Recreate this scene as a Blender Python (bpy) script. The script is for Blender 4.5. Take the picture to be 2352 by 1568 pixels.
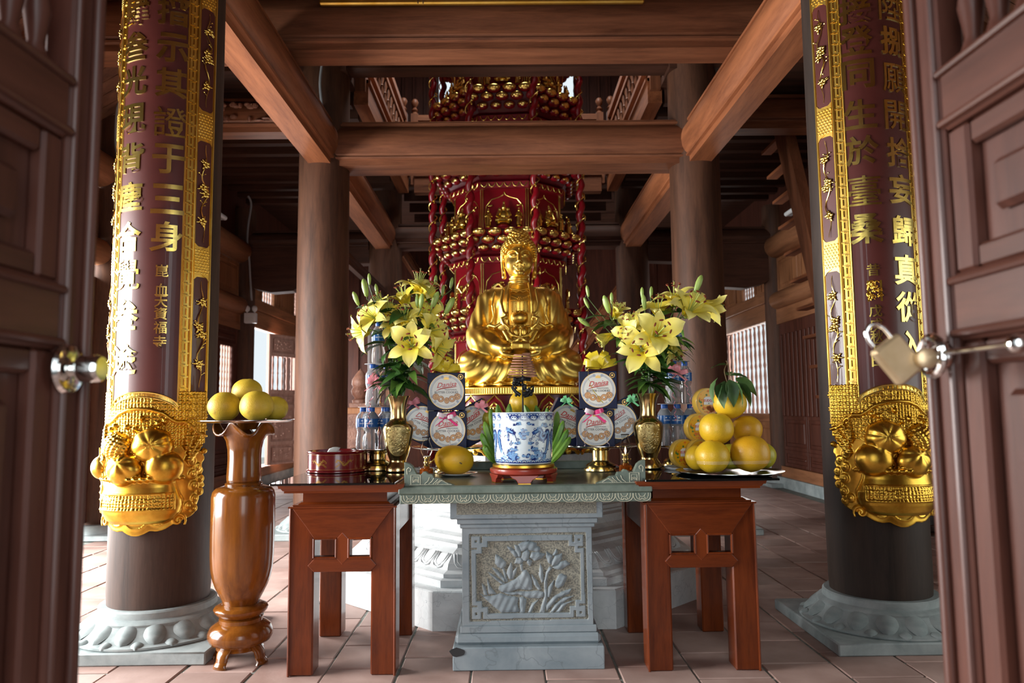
import bpy, bmesh, math, random
import numpy as np
from mathutils import Vector, Matrix, Euler
random.seed(7)
PI = math.pi
sc = bpy.context.scene
for o in list(bpy.data.objects):
    bpy.data.objects.remove(o)

# ---------------------------------------------------------------- camera
FPX = 1675.0                                  # focal length in pixels of the 2352 px wide frame
CAM = np.array([-0.04, 0.0, 1.094])
_y = np.array([(1165 - 1176) / FPX, -(937 - 784) / FPX, -1.0]); _y /= np.linalg.norm(_y)
_x = np.array([math.cos(math.radians(.6)), math.sin(math.radians(.6)), 0]); _x -= _y * _x.dot(_y); _x /= np.linalg.norm(_x)
_z = np.cross(_x, _y)
RWC = np.stack([_x, _y, _z], 1)               # world -> camera
cam_d = bpy.data.cameras.new('camera'); cam = bpy.data.objects.new('camera', cam_d)
sc.collection.objects.link(cam); sc.camera = cam
cam.matrix_world = Matrix.Translation(CAM.tolist()) @ Matrix(RWC.T.tolist()).to_4x4()
cam_d.sensor_width = 36; cam_d.lens = 36 * FPX / 2352; cam_d.clip_start = .02
cam_d.dof.use_dof = True; cam_d.dof.focus_distance = 3.5; cam_d.dof.aperture_fstop = 3.2

def P(px, py, Y):
    """the point at depth Y that the photograph shows at pixel (px, py)"""
    d = RWC.T @ np.array([(px - 1176) / FPX, -(py - 784) / FPX, -1.0])
    return CAM + d * (Y / d[1])

# ---------------------------------------------------------------- world, daylight, exposure
w = bpy.data.worlds.new('sky'); sc.world = w; w.use_nodes = True
nt = w.node_tree; nt.nodes.clear()
out = nt.nodes.new('ShaderNodeOutputWorld'); bg = nt.nodes.new('ShaderNodeBackground')
bg.inputs['Color'].default_value = (.86, .95, 1.0, 1); bg.inputs['Strength'].default_value = 1.1
nt.links.new(bg.outputs[0], out.inputs[0])
sc.view_settings.view_transform = 'Standard'; sc.view_settings.look = 'None'
sc.view_settings.exposure = -0.2; sc.view_settings.gamma = 1.0; sc.view_settings.use_curve_mapping = False

def area(name, loc, target, sx, sy, power, col):
    l = bpy.data.lights.new(name, 'AREA'); l.shape = 'RECTANGLE'; l.size = sx; l.size_y = sy
    l.energy = power; l.color = col
    o = bpy.data.objects.new(name, l); sc.collection.objects.link(o); o.location = loc
    o.rotation_euler = (Vector(target) - Vector(loc)).to_track_quat('-Z', 'Y').to_euler()
    return o
# daylight through the open front doors behind the camera and the open bays of the side walls
area('daylight_front_doors', (0, -.9, 1.6), (0, 5, 1.2), 1.5, 2.6, 50, (.92, .97, 1.0))
area('daylight_side_doors', (-5.4, 4.2, 1.75), (0, 4.6, 1.0), 6.4, 3.3, 2300, (.98, .98, .97))
area('daylight_right_front_bay', (3.9, 2.2, 1.3), (0, 2.6, 1.2), 2.2, 2.2, 28, (.96, 1.0, .90))
area('daylight_far_side_doors', (-4.6, 11.8, 1.5), (0, 9.5, 1.2), 2.6, 2.2, 300, (.97, .98, 1.0))
area('daylight_other_side', (4.3, 11.6, 1.6), (0, 9, 1.2), 2.6, 2.0, 80, (1.0, .97, .93))
area('upper_storey_fill', (0, 8.0, 7.6), (0, 8.1, 0), 1.6, 1.6, 230, (1.0, .98, .95))  # added lamp below the closed upper roof, brightens the tower from above

sc.cycles.max_bounces = 7; sc.cycles.diffuse_bounces = 3; sc.cycles.glossy_bounces = 3; sc.cycles.transmission_bounces = 7
sc.cycles.transparent_max_bounces = 6; sc.cycles.caustics_reflective = False; sc.cycles.caustics_refractive = False
sc.cycles.sample_clamp_indirect = 6.0; sc.cycles.adaptive_threshold = .05

# ---------------------------------------------------------------- object helpers
COL = sc.collection
def props(o, label=None, cat=None, group=None, kind=None):
    if label: o['label'] = label
    if cat: o['category'] = cat
    if group: o['group'] = group
    if kind: o['kind'] = kind
    return o
def thing(name, label, cat, loc=(0, 0, 0), rz=0, group=None, kind=None):
    o = bpy.data.objects.new(name, None); COL.objects.link(o)
    o.empty_display_size = .05; o.location = loc; o.rotation_euler = (0, 0, rz)
    return props(o, label, cat, group, kind)
def new_obj(name, me, parent=None, loc=None, rot=None, scl=None):
    o = bpy.data.objects.new(name, me); COL.objects.link(o)
    if parent: o.parent = parent
    if loc is not None: o.location = loc
    if rot is not None: o.rotation_euler = rot
    if scl is not None: o.scale = (scl,) * 3 if isinstance(scl, (int, float)) else scl
    return o
def copy_tree(o, parent=None):
    c = o.copy(); COL.objects.link(c)
    if parent: c.parent = parent
    for ch in list(o.children): copy_tree(ch, c)
    return c
def mats_of(me, mat):
    for m in (mat if isinstance(mat, (list, tuple)) else [mat]): me.materials.append(m)

def rotm(rx=0, ry=0, rz=0): return Euler((rx, ry, rz)).to_matrix()

class MB:
    def __init__(s): s.v = []; s.f = []; s.m = []
    def add(s, vs, fs, mi=0):
        n = len(s.v); s.v.extend([tuple(map(float, p)) for p in vs])
        s.f.extend([tuple(i + n for i in f) for f in fs]); s.m.extend([mi] * len(fs)); return s
    def box(s, x0, x1, y0, y1, z0, z1, mi=0, c=0):
        if x1 < x0: x0, x1 = x1, x0
        if y1 < y0: y0, y1 = y1, y0
        if z1 < z0: z0, z1 = z1, z0
        if c <= 0:
            vs = [(x, y, z) for z in (z0, z1) for y in (y0, y1) for x in (x0, x1)]
            fs = [(0, 2, 3, 1), (4, 5, 7, 6), (0, 1, 5, 4), (2, 6, 7, 3), (0, 4, 6, 2), (1, 3, 7, 5)]
            return s.add(vs, fs, mi)
        c = min(c, (x1 - x0) / 2.01, (y1 - y0) / 2.01, (z1 - z0) / 2.01)
        lo = (x0, y0, z0); hi = (x1, y1, z1); vs = []; idx = {}
        for sx in (0, 1):
            for sy in (0, 1):
                for sz in (0, 1):
                    sg = (sx, sy, sz)
                    for a in range(3):
                        p = []
                        for k in range(3):
                            base = hi[k] if sg[k] else lo[k]
                            if k != a: base += -c if sg[k] else c
                            p.append(base)
                        idx[sg, a] = len(vs); vs.append(p)
        fs = []
        for a in range(3):
            b, d = (a + 1) % 3, (a + 2) % 3
            for sa in (0, 1):
                q = []
                for sb, sd in ((0, 0), (1, 0), (1, 1), (0, 1)):
                    sg = [0, 0, 0]; sg[a] = sa; sg[b] = sb; sg[d] = sd; q.append(idx[tuple(sg), a])
                fs.append(tuple(q) if sa else tuple(q[::-1]))
            for sb in (0, 1):
                for sd in (0, 1):      # edge running along a, chamfer between faces b and d
                    q = []
                    for sa, ax in ((0, b), (1, b), (1, d), (0, d)):
                        sg = [0, 0, 0]; sg[a] = sa; sg[b] = sb; sg[d] = sd; q.append(idx[tuple(sg), ax])
                    fs.append(tuple(q) if (sb == sd) else tuple(q[::-1]))
        for sg in [(i, j, k) for i in (0, 1) for j in (0, 1) for k in (0, 1)]:
            q = (idx[sg, 0], idx[sg, 1], idx[sg, 2])
            fs.append(q if sum(sg) % 2 else q[::-1])
        return s.add(vs, fs, mi)
    def obox(s, a, b, wd, ht, mi=0, up=(0, 0, 1), prof=None, ends=None):
        """bar from a to b with a rectangular (or given) cross-section profile [(u,v)..]"""
        a = Vector(a); b = Vector(b); d = (b - a).normalized(); up = Vector(up)
        sd = d.cross(up)
        if sd.length < 1e-4: sd = d.cross(Vector((0, 1, 0)))
        sd.normalize(); u2 = sd.cross(d)
        pr = prof or [(-wd / 2, -ht / 2), (wd / 2, -ht / 2), (wd / 2, ht / 2), (-wd / 2, ht / 2)]
        n = len(pr)
        vs = [a + sd * p[0] + u2 * p[1] for p in pr] + [b + sd * p[0] + u2 * p[1] for p in pr]
        fs = [(i, (i + 1) % n, n + (i + 1) % n, n + i) for i in range(n)] + [tuple(range(n))[::-1], tuple(range(n, 2 * n))]
        return s.add(vs, fs, mi)
    def lathe(s, prof, c=(0, 0, 0), n=32, mi=0, rad=None, sq=1.0):
        vs = []; fs = []; k = len(prof)
        for i in range(n):
            a = 2 * PI * i / n
            for j, (r, z) in enumerate(prof):
                rr = r if rad is None else rad(r, z, a)
                vs.append((c[0] + rr * math.cos(a), c[1] + rr * math.sin(a) * sq, c[2] + z))
        for i in range(n):
            i2 = (i + 1) % n
            for j in range(k - 1):
                fs.append((i * k + j, i2 * k + j, i2 * k + j + 1, i * k + j + 1))
        if prof[0][0] > 1e-5: fs.append(tuple(i * k for i in range(n))[::-1])
        if prof[-1][0] > 1e-5: fs.append(tuple(i * k + k - 1 for i in range(n)))
        return s.add(vs, fs, mi)
    def tube(s, pts, r, n=8, mi=0, caps=True, flat=1.0):
        pts = [Vector(p) for p in pts]; k = len(pts)
        rs = r if isinstance(r, (list, tuple)) else [r] * k
        t0 = (pts[1] - pts[0]).normalized()
        nrm = t0.cross(Vector((0, 0, 1)))
        if nrm.length < .05: nrm = t0.cross(Vector((1, 0, 0)))
        nrm.normalize(); vs = []
        for i, p in enumerate(pts):
            t = (pts[min(i + 1, k - 1)] - pts[max(i - 1, 0)]).normalized()
            nrm = (nrm - t * nrm.dot(t))
            if nrm.length < 1e-6: nrm = t.orthogonal()
            nrm.normalize(); bi = t.cross(nrm)
            for j in range(n):
                a = 2 * PI * j / n
                vs.append(p + nrm * math.cos(a) * rs[i] + bi * math.sin(a) * rs[i] * flat)
        fs = [(i * n + j, i * n + (j + 1) % n, (i + 1) * n + (j + 1) % n, (i + 1) * n + j) for i in range(k - 1) for j in range(n)]
        if caps: fs += [tuple(range(n))[::-1], tuple((k - 1) * n + j for j in range(n))]
        return s.add(vs, fs, mi)
    def prism(s, poly, d0, d1, plane='xz', mi=0):
        """closed 2-D outline pushed from d0 to d1 along the third axis"""
        def pt(a, b, d): return {'xz': (a, d, b), 'xy': (a, b, d), 'yz': (d, a, b)}[plane]
        n = len(poly)
        vs = [pt(a, b, d0) for a, b in poly] + [pt(a, b, d1) for a, b in poly]
        fs = [(i, (i + 1) % n, n + (i + 1) % n, n + i) for i in range(n)] + [tuple(range(n))[::-1], tuple(range(n, 2 * n))]
        return s.add(vs, fs, mi)
    def ell(s, c, r, n=14, m=9, mi=0, rot=None):
        r = (r, r, r) if isinstance(r, (int, float)) else r
        vs = []; fs = []
        for j in range(1, m):
            t = PI * j / m
            for i in range(n):
                a = 2 * PI * i / n
                vs.append(Vector((r[0] * math.sin(t) * math.cos(a), r[1] * math.sin(t) * math.sin(a), -r[2] * math.cos(t))))
        vs.append(Vector((0, 0, -r[2]))); vs.append(Vector((0, 0, r[2])))
        if rot is not None: vs = [rot @ v for v in vs]
        vs = [v + Vector(c) for v in vs]
        for j in range(m - 2):
            for i in range(n):
                i2 = (i + 1) % n; fs.append((j * n + i, j * n + i2, (j + 1) * n + i2, (j + 1) * n + i))
        b = (m - 1) * n
        for i in range(n):
            i2 = (i + 1) % n; fs.append((b, i2, i)); fs.append((b + 1, (m - 2) * n + i, (m - 2) * n + i2))
        return s.add(vs, fs, mi)
    def grid(s, fn, nu, nv, mi=0, cu=False):
        vs = [fn(i / nu, j / nv) for i in range(nu + (0 if cu else 1)) for j in range(nv + 1)]
        fs = []; k = nv + 1; mu = nu if cu else nu + 1
        for i in range(nu):
            i2 = (i + 1) % mu
            for j in range(nv): fs.append((i * k + j, i2 * k + j, i2 * k + j + 1, i * k + j + 1))
        return s.add(vs, fs, mi)
    def xf(s, fn, start=0):
        s.v[start:] = [tuple(fn(p)) for p in s.v[start:]]; return s
    def mesh(s, name, mat, smooth=True, ang=38, off=None):
        me = bpy.data.meshes.new(name)
        vs = s.v if off is None else [(p[0] - off[0], p[1] - off[1], p[2] - off[2]) for p in s.v]
        me.from_pydata(vs, [], s.f); mats_of(me, mat)
        if any(s.m): me.polygons.foreach_set('material_index', s.m)
        bm = bmesh.new(); bm.from_mesh(me); bmesh.ops.recalc_face_normals(bm, faces=bm.faces); bm.to_mesh(me); bm.free()
        if smooth:
            me.polygons.foreach_set('use_smooth', [True] * len(me.polygons)); me.set_sharp_from_angle(angle=math.radians(ang))
        me.update(); return me
    def build(s, name, mat, parent=None, smooth=True, ang=38, world=True, bevel=0):
        """link as one mesh object; with world=True the vertices are world points and the parent is unrotated"""
        off = None; loc = None
        if parent is None:
            if world and s.v:
                a = np.array(s.v); off = ((a[:, 0].min() + a[:, 0].max()) / 2, (a[:, 1].min() + a[:, 1].max()) / 2, a[:, 2].min()); loc = off
        elif world:
            p = Vector((0, 0, 0)); q = parent
            while q: p += q.location; q = q.parent
            off = p
        o = new_obj(name, s.mesh(name, mat, smooth, ang, off), parent, loc)
        if bevel:
            b = o.modifiers.new('b', 'BEVEL'); b.width = bevel; b.segments = 2; b.limit_method = 'ANGLE'; b.angle_limit = math.radians(50)
        return o

def np_mesh(name, v, f, mat, smooth=True, mi=None):
    me = bpy.data.meshes.new(name); v = np.asarray(v, np.float32); f = np.asarray(f, np.int32)
    me.vertices.add(len(v)); me.vertices.foreach_set('co', v.ravel())
    k = f.shape[1]; me.loops.add(f.size); me.loops.foreach_set('vertex_index', f.ravel())
    me.polygons.add(len(f)); me.polygons.foreach_set('loop_start', np.arange(0, f.size, k, dtype=np.int32))
    mats_of(me, mat)
    if mi is not None: me.polygons.foreach_set('material_index', np.asarray(mi, np.int32))
    me.polygons.foreach_set('use_smooth', np.full(len(f), smooth)); me.update(calc_edges=True); me.validate()
    return me

# signed-distance modelling ------------------------------------------------
def nets(fn, lo, hi, h):
    lo = np.array(lo, float); n = np.ceil((np.array(hi) - lo) / h).astype(int) + 1
    ax = [lo[k] + h * np.arange(n[k]) for k in range(3)]
    X, Y, Z = np.meshgrid(*ax, indexing='ij'); D = fn(X.astype(np.float32), Y.astype(np.float32), Z.astype(np.float32))
    S = D < 0; nx, ny, nz = n - 1
    acc = np.zeros((nx, ny, nz, 3)); cnt = np.zeros((nx, ny, nz))
    corner = [(i, j, k) for i in (0, 1) for j in (0, 1) for k in (0, 1)]
    def sub(A, c): return A[c[0]:c[0] + nx, c[1]:c[1] + ny, c[2]:c[2] + nz]
    for a in range(3):
        for c in corner:
            if c[a]: continue
            e = list(c); e[a] = 1; d0 = sub(D, c); d1 = sub(D, e); m = (d0 < 0) != (d1 < 0)
            t = np.where(m, d0 / np.where(m, d0 - d1, 1), 0)
            for k in range(3): acc[..., k] += m * (c[k] + (t if k == a else 0))
            cnt += m
    act = cnt > 0; ids = -np.ones((nx, ny, nz), int); ids[act] = np.arange(act.sum())
    cell = np.argwhere(act); V = lo + h * (cell + acc[act] / cnt[act][:, None])
    F = []
    for a in range(3):
        b, d = (a + 1) % 3, (a + 2) % 3
        s0 = [slice(1, -1)] * 3; s0[a] = slice(0, -1); s1 = list(s0); s1[a] = slice(1, None)
        A = S[tuple(s0)]; B = S[tuple(s1)]; m = A != B; pos = np.argwhere(m)
        pos[:, b] += 1; pos[:, d] += 1; flip = A[m]
        def at(db, dd):
            q = pos.copy(); q[:, b] -= db; q[:, d] -= dd; return ids[q[:, 0], q[:, 1], q[:, 2]]
        q = np.stack([at(1, 1), at(0, 1), at(0, 0), at(1, 0)], 1); q[~flip] = q[~flip][:, ::-1]; F.append(q)
    return V, np.concatenate(F)
def smin(a, b, k):
    h = np.clip(.5 + .5 * (b - a) / k, 0, 1); return b + (a - b) * h - k * h * (1 - h)
def s_ell(X, Y, Z, c, r, rot=None):
    x, y, z = X - c[0], Y - c[1], Z - c[2]
    if rot is not None:
        m = np.array(rot); x, y, z = (m[0, 0] * x + m[1, 0] * y + m[2, 0] * z, m[0, 1] * x + m[1, 1] * y + m[2, 1] * z, m[0, 2] * x + m[1, 2] * y + m[2, 2] * z)
    k0 = np.sqrt((x / r[0]) ** 2 + (y / r[1]) ** 2 + (z / r[2]) ** 2); k1 = np.sqrt((x / r[0] ** 2) ** 2 + (y / r[1] ** 2) ** 2 + (z / r[2] ** 2) ** 2)
    return k0 * (k0 - 1) / np.maximum(k1, 1e-6)
def s_cap(X, Y, Z, a, b, ra, rb=None):
    rb = ra if rb is None else rb; a = np.array(a, float); b = np.array(b, float); d = b - a
    t = np.clip(((X - a[0]) * d[0] + (Y - a[1]) * d[1] + (Z - a[2]) * d[2]) / max(d.dot(d), 1e-9), 0, 1)
    return np.sqrt((X - a[0] - t * d[0]) ** 2 + (Y - a[1] - t * d[1]) ** 2 + (Z - a[2] - t * d[2]) ** 2) - (ra + (rb - ra) * t)
def s_path(X, Y, Z, pts, r):
    D = None
    for i in range(len(pts) - 1):
        ra, rb = (r, r) if not isinstance(r, (list, tuple)) else (r[i], r[i + 1])
        d = s_cap(X, Y, Z, pts[i], pts[i + 1], ra, rb); D = d if D is None else np.minimum(D, d)
    return D
def bez(p, n=12):
    """smooth points through a Catmull-Rom chain"""
    p = [Vector(q) for q in p]; o = []
    for i in range(len(p) - 1):
        a = p[max(i - 1, 0)]; b = p[i]; c = p[i + 1]; d = p[min(i + 2, len(p) - 1)]
        for k in range(n):
            t = k / n
            o.append(.5 * ((2 * b) + (c - a) * t + (2 * a - 5 * b + 4 * c - d) * t * t + (3 * b - a - 3 * c + d) * t ** 3))
    o.append(p[-1]); return o

def zp(px, py, Y): return float(P(px, py, Y)[2])
def xp(px, py, Y): return float(P(px, py, Y)[0])
# lettering ------------------------------------------------------------------
_FONT = {}
def text_mesh(s, size=1.0, depth=0.0, offset=0.0, shear=0.0, cuts=0, res=3, align='CENTER'):
    """verts, faces of a text laid in the xz plane, its front towards -y"""
    key = (s, depth, offset, shear, cuts, res, align)
    if key not in _FONT:
        cu = bpy.data.curves.new('lettering', 'FONT'); cu.body = s; cu.size = 1; cu.extrude = depth / 2; cu.offset = offset
        cu.shear = shear; cu.align_x = align; cu.resolution_u = res
        ob = bpy.data.objects.new('lettering', cu); COL.objects.link(ob)
        bpy.context.view_layer.update(); dg = bpy.context.evaluated_depsgraph_get()
        me = bpy.data.meshes.new_from_object(ob.evaluated_get(dg)); bpy.data.objects.remove(ob); bpy.data.curves.remove(cu)
        bm = bmesh.new(); bm.from_mesh(me); bpy.data.meshes.remove(me)
        if cuts:
            xs = [v.co.x for v in bm.verts]
            if xs:
                for k in range(1, cuts):
                    x = min(xs) + (max(xs) - min(xs)) * k / cuts
                    bmesh.ops.bisect_plane(bm, geom=bm.verts[:] + bm.edges[:] + bm.faces[:], plane_co=(x, 0, 0), plane_no=(1, 0, 0))
        bm.verts.index_update()
        _FONT[key] = ([tuple(v.co) for v in bm.verts], [tuple(v.index for v in f.verts) for f in bm.faces]); bm.free()
    v, f = _FONT[key]
    return [(x * size, -z * size, y * size) for x, y, z in v], f
# ---------------------------------------------------------------- materials
def _mat(name):
    m = bpy.data.materials.new(name); m.use_nodes = True; nt = m.node_tree
    return m, nt, nt.nodes['Principled BSDF']
def _n(nt, t, **kw):
    n = nt.nodes.new(t)
    for k, v in kw.items():
        if k in n.inputs: n.inputs[k].default_value = v
        else: setattr(n, k, v)
    return n
def _coords(nt, scale, coord='Object'):
    tc = _n(nt, 'ShaderNodeTexCoord'); mp = _n(nt, 'ShaderNodeMapping'); mp.inputs['Scale'].default_value = scale
    nt.links.new(tc.outputs[coord], mp.inputs['Vector']); return mp.outputs[0]
def _ramp(nt, fac, stops):
    r = _n(nt, 'ShaderNodeValToRGB'); e = r.color_ramp.elements
    while len(e) < len(stops): e.new(.5)
    for k, (p, c) in enumerate(stops): e[k].position = p; e[k].color = (*c, 1)
    nt.links.new(fac, r.inputs[0]); return r.outputs[0]
def _bump(nt, b, h, strength, dist):
    bp = _n(nt, 'ShaderNodeBump'); bp.inputs['Strength'].default_value = strength; bp.inputs['Distance'].default_value = dist
    nt.links.new(h, bp.inputs['Height']); nt.links.new(bp.outputs[0], b.inputs['Normal'])
def plain(name, col, rough=.5, metal=0, coat=0, spec=.5, emit=None, alpha=1, trans=0, ior=1.45, sss=0):
    m, nt, b = _mat(name); b.inputs['Base Color'].default_value = (*col, 1); b.inputs['Roughness'].default_value = rough
    b.inputs['Metallic'].default_value = metal; b.inputs['Coat Weight'].default_value = coat; b.inputs['Specular IOR Level'].default_value = spec
    b.inputs['Coat Roughness'].default_value = .08
    b.inputs['Transmission Weight'].default_value = trans; b.inputs['IOR'].default_value = ior; b.inputs['Alpha'].default_value = alpha
    if emit: b.inputs['Emission Color'].default_value = (*emit[0], 1); b.inputs['Emission Strength'].default_value = emit[1]
    return m
def wood(name, dark, light, axis='z', rough=.5, coat=0, grain=7.0, bump=.15, streak=None):
    m, nt, b = _mat(name); k = .55
    sc3 = {'x': (k, grain, grain), 'y': (grain, k, grain), 'z': (grain, grain, k)}[axis]
    v = _coords(nt, sc3)
    n1 = _n(nt, 'ShaderNodeTexNoise', Scale=2.2, Detail=6.0, Roughness=.62, Distortion=.6); nt.links.new(v, n1.inputs['Vector'])
    n2 = _n(nt, 'ShaderNodeTexNoise', Scale=14.0, Detail=4.0, Roughness=.7); nt.links.new(v, n2.inputs['Vector'])
    mx = _n(nt, 'ShaderNodeMath', operation='MULTIPLY_ADD'); mx.inputs[1].default_value = .35
    nt.links.new(n2.outputs[0], mx.inputs[0]); nt.links.new(n1.outputs[0], mx.inputs[2])
    mid = tuple((a + c) / 2 for a, c in zip(dark, light))
    stops = [(.42, dark), (.62, mid), (.84, light)] if not streak else [(.36, streak), (.47, dark), (.66, mid), (.86, light)]
    nt.links.new(_ramp(nt, mx.outputs[0], stops), b.inputs['Base Color'])
    b.inputs['Roughness'].default_value = rough; b.inputs['Coat Weight'].default_value = coat; b.inputs['Coat Roughness'].default_value = .12
    b.inputs['Specular IOR Level'].default_value = .3
    _bump(nt, b, mx.outputs[0], bump, .004); return m
def mottled(name, c1, c2, scale=6, rough=.7, detail=6, bump=0.0, dist=.003, metal=0, coat=0, p=(.35, .68), vein=None):
    m, nt, b = _mat(name); v = _coords(nt, (1, 1, 1))
    n1 = _n(nt, 'ShaderNodeTexNoise', Scale=scale, Detail=detail, Roughness=.6, Distortion=.3); nt.links.new(v, n1.inputs['Vector'])
    c = _ramp(nt, n1.outputs[0], [(p[0], c1), (p[1], c2)])
    if vein:
        vo = _n(nt, 'ShaderNodeTexVoronoi', feature='DISTANCE_TO_EDGE', Scale=vein[1]); 
        ns = _n(nt, 'ShaderNodeTexNoise', Scale=5.0, Detail=4.0); nt.links.new(v, ns.inputs['Vector'])
        ad = _n(nt, 'ShaderNodeVectorMath', operation='ADD'); sc_ = _n(nt, 'ShaderNodeVectorMath', operation='SCALE'); sc_.inputs['Scale'].default_value = .35
        nt.links.new(ns.outputs['Color'], sc_.inputs[0]); nt.links.new(v, ad.inputs[0]); nt.links.new(sc_.outputs[0], ad.inputs[1]); nt.links.new(ad.outputs[0], vo.inputs['Vector'])
        vr = _ramp(nt, vo.outputs['Distance'], [(0, (1, 1, 1)), (vein[2], (0, 0, 0))])
        mixn = _n(nt, 'ShaderNodeMix', data_type='RGBA'); nt.links.new(vr, mixn.inputs['Factor'])
        fm = _n(nt, 'ShaderNodeMath', operation='MULTIPLY'); fm.inputs[1].default_value = .55; nt.links.new(vr, fm.inputs[0]); nt.links.new(fm.outputs[0], mixn.inputs['Factor'])
        nt.links.new(c, mixn.inputs[6]); mixn.inputs[7].default_value = (*vein[0], 1); c = mixn.outputs[2]
    nt.links.new(c, b.inputs['Base Color']); b.inputs['Roughness'].default_value = rough; b.inputs['Metallic'].default_value = metal
    b.inputs['Coat Weight'].default_value = coat
    if bump:
        nb = _n(nt, 'ShaderNodeTexNoise', Scale=scale * 6, Detail=5.0); nt.links.new(v, nb.inputs['Vector']); _bump(nt, b, nb.outputs[0], bump, dist)
    return m

M = {}
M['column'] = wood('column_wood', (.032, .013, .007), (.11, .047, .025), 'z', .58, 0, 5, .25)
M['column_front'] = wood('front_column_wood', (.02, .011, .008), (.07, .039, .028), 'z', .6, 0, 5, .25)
M['column_dark'] = wood('dark_column_wood', (.012, .008, .0065), (.042, .026, .019), 'z', .6, 0, 5, .25)  # darkest tone of the column wood, used on the right front column
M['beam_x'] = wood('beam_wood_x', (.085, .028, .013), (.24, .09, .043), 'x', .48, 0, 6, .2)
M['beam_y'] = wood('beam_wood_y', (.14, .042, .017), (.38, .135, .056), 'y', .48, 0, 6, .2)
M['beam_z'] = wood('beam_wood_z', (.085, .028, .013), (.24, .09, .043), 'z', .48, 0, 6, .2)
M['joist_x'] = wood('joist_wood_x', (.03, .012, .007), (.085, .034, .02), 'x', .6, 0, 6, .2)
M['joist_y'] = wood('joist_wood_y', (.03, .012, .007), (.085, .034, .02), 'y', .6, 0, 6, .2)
M['board'] = wood('roof_board_wood', (.08, .035, .022), (.2, .09, .05), 'x', .6, 0, 6, .2)
M['wall_wood'] = wood('wall_panel_wood', (.16, .062, .024), (.37, .16, .07), 'z', .5, 0, 6, .15)
M['wall_wood_y'] = wood('wall_rail_wood', (.15, .06, .026), (.35, .15, .068), 'y', .5, 0, 6, .15)
M['wall_dark'] = wood('wall_dark_wood', (.04, .012, .007), (.11, .034, .02), 'z', .5, 0, 6, .15)
M['carved'] = mottled('carved_wood', (.13, .05, .03), (.3, .14, .09), 9, .5, 6, .5, .01)
M['pinkwood'] = wood('pale_red_wood', (.36, .19, .14), (.58, .36, .29), 'z', .5, 0, 6, .15)
M['door'] = wood('front_door_wood', (.03, .0085, .0055), (.08, .027, .0175), 'z', .42, .1, 4, .15)
M['door_x'] = wood('front_door_rail_wood', (.03, .009, .0055), (.08, .0275, .0175), 'y', .42, .1, 4, .15)
M['table'] = wood('table_wood', (.048, .0075, .002), (.175, .034, .0065), 'z', .27, .3, 5, .05)
M['table_x'] = wood('table_wood_x', (.048, .0075, .002), (.175, .034, .0065), 'x', .27, .3, 5, .05)
M['table_y'] = wood('table_wood_side', (.08, .016, .006), (.22, .05, .016), 'y', .35, .3, 5, .05)
M['vase_wood'] = wood('turned_vase_wood', (.085, .024, .004), (.27, .09, .012), 'z', .18, .45, 4, .03, streak=(.03, .008, .003))
M['tile'] = None
M['gold'] = mottled('gilding', (.84, .51, .08), (1, .7, .18), 5, .36, 4, 0, 0, 1.0)
M['gold_dark'] = mottled('old_gilding', (.5, .27, .03), (.85, .52, .08), 9, .3, 5, .12, .002, 1.0)
M['gold_bright'] = mottled('bright_gilding', (.85, .6, .13), (1, .78, .25), 8, .24, 4, .05, .002, 1.0)
M['brass'] = mottled('brass', (.6, .45, .18), (.84, .67, .33), 6, .2, 4, .04, .001, 1.0)
M['brass_relief'] = mottled('chased_brass', (.38, .29, .11), (.68, .53, .24), 40, .36, 6, .5, .003, 1.0)
M['steel'] = plain('polished_steel', (.72, .72, .7), .16, 1)
M['chrome'] = plain('chrome', (.8, .8, .78), .08, 1)
M['lacquer'] = plain('red_lacquer', (.26, .004, .012), .3, 0, .2)
M['lacquer_dark'] = plain('dark_red_lacquer', (.12, .004, .009), .32, 0, .15)
M['maroon'] = mottled('maroon_lacquer', (.075, .014, .011), (.1, .02, .016), 3, .42, 3, 0, 0, 0, .3)
M['stone'] = mottled('blue_grey_stone', (.17, .22, .25), (.31, .36, .385), 5, .55, 8, .1, .002, 0, 0, (.32, .7), ((.12, .15, .16), 5.0, .018))
M['stone_carved'] = mottled('carved_stone_ground', (.15, .155, .14), (.38, .37, .3), 170, .9, 3, .8, .003, 0, 0, (.38, .6))
M['stone_line'] = mottled('chiselled_line', (.46, .45, .33), (.66, .64, .5), 60, .85, 3, .2, .002)
M['stone_green'] = mottled('green_stone', (.085, .12, .095), (.165, .21, .17), 14, .45, 8, .12, .0015)
M['stone_top'] = mottled('worn_green_stone', (.06, .068, .05), (.14, .15, .11), 6, .3, 7, .03, .001)
M['stone_white'] = mottled('pale_stone', (.5, .53, .54), (.72, .74, .74), 8, .6, 8, .15, .002, 0, 0, (.3, .7), ((.3, .33, .35), 9.0, .015))
M['plinth'] = mottled('plinth_stone', (.2, .24, .24), (.36, .4, .4), 7, .65, 8, .25, .003)
M['chip'] = plain('chipped_stone', (.03, .03, .032), .9)
M['grout'] = mottled('grout', (.16, .17, .15), (.27, .28, .25), 20, .9)
M['glass_black'] = plain('black_glass', (.004, .006, .006), .03, 0, 0, .8)
M['porcelain'] = plain('white_porcelain', (.62, .72, .76), .12, 0, .5)
M['cobalt'] = mottled('cobalt_glaze', (.006, .022, .13), (.025, .08, .28), 40, .14, 3, 0, 0, 0, .5)
M['cobalt_light'] = plain('pale_cobalt_glaze', (.16, .32, .55), .14, 0, .5)
M['red_stand'] = plain('red_lacquer_stand', (.26, .03, .016), .3, 0, .3)
M['iron'] = plain('black_iron', (.018, .018, .02), .45, .6)
M['incense'] = mottled('incense_paste', (.22, .09, .05), (.36, .17, .1), 30, .8)
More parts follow.
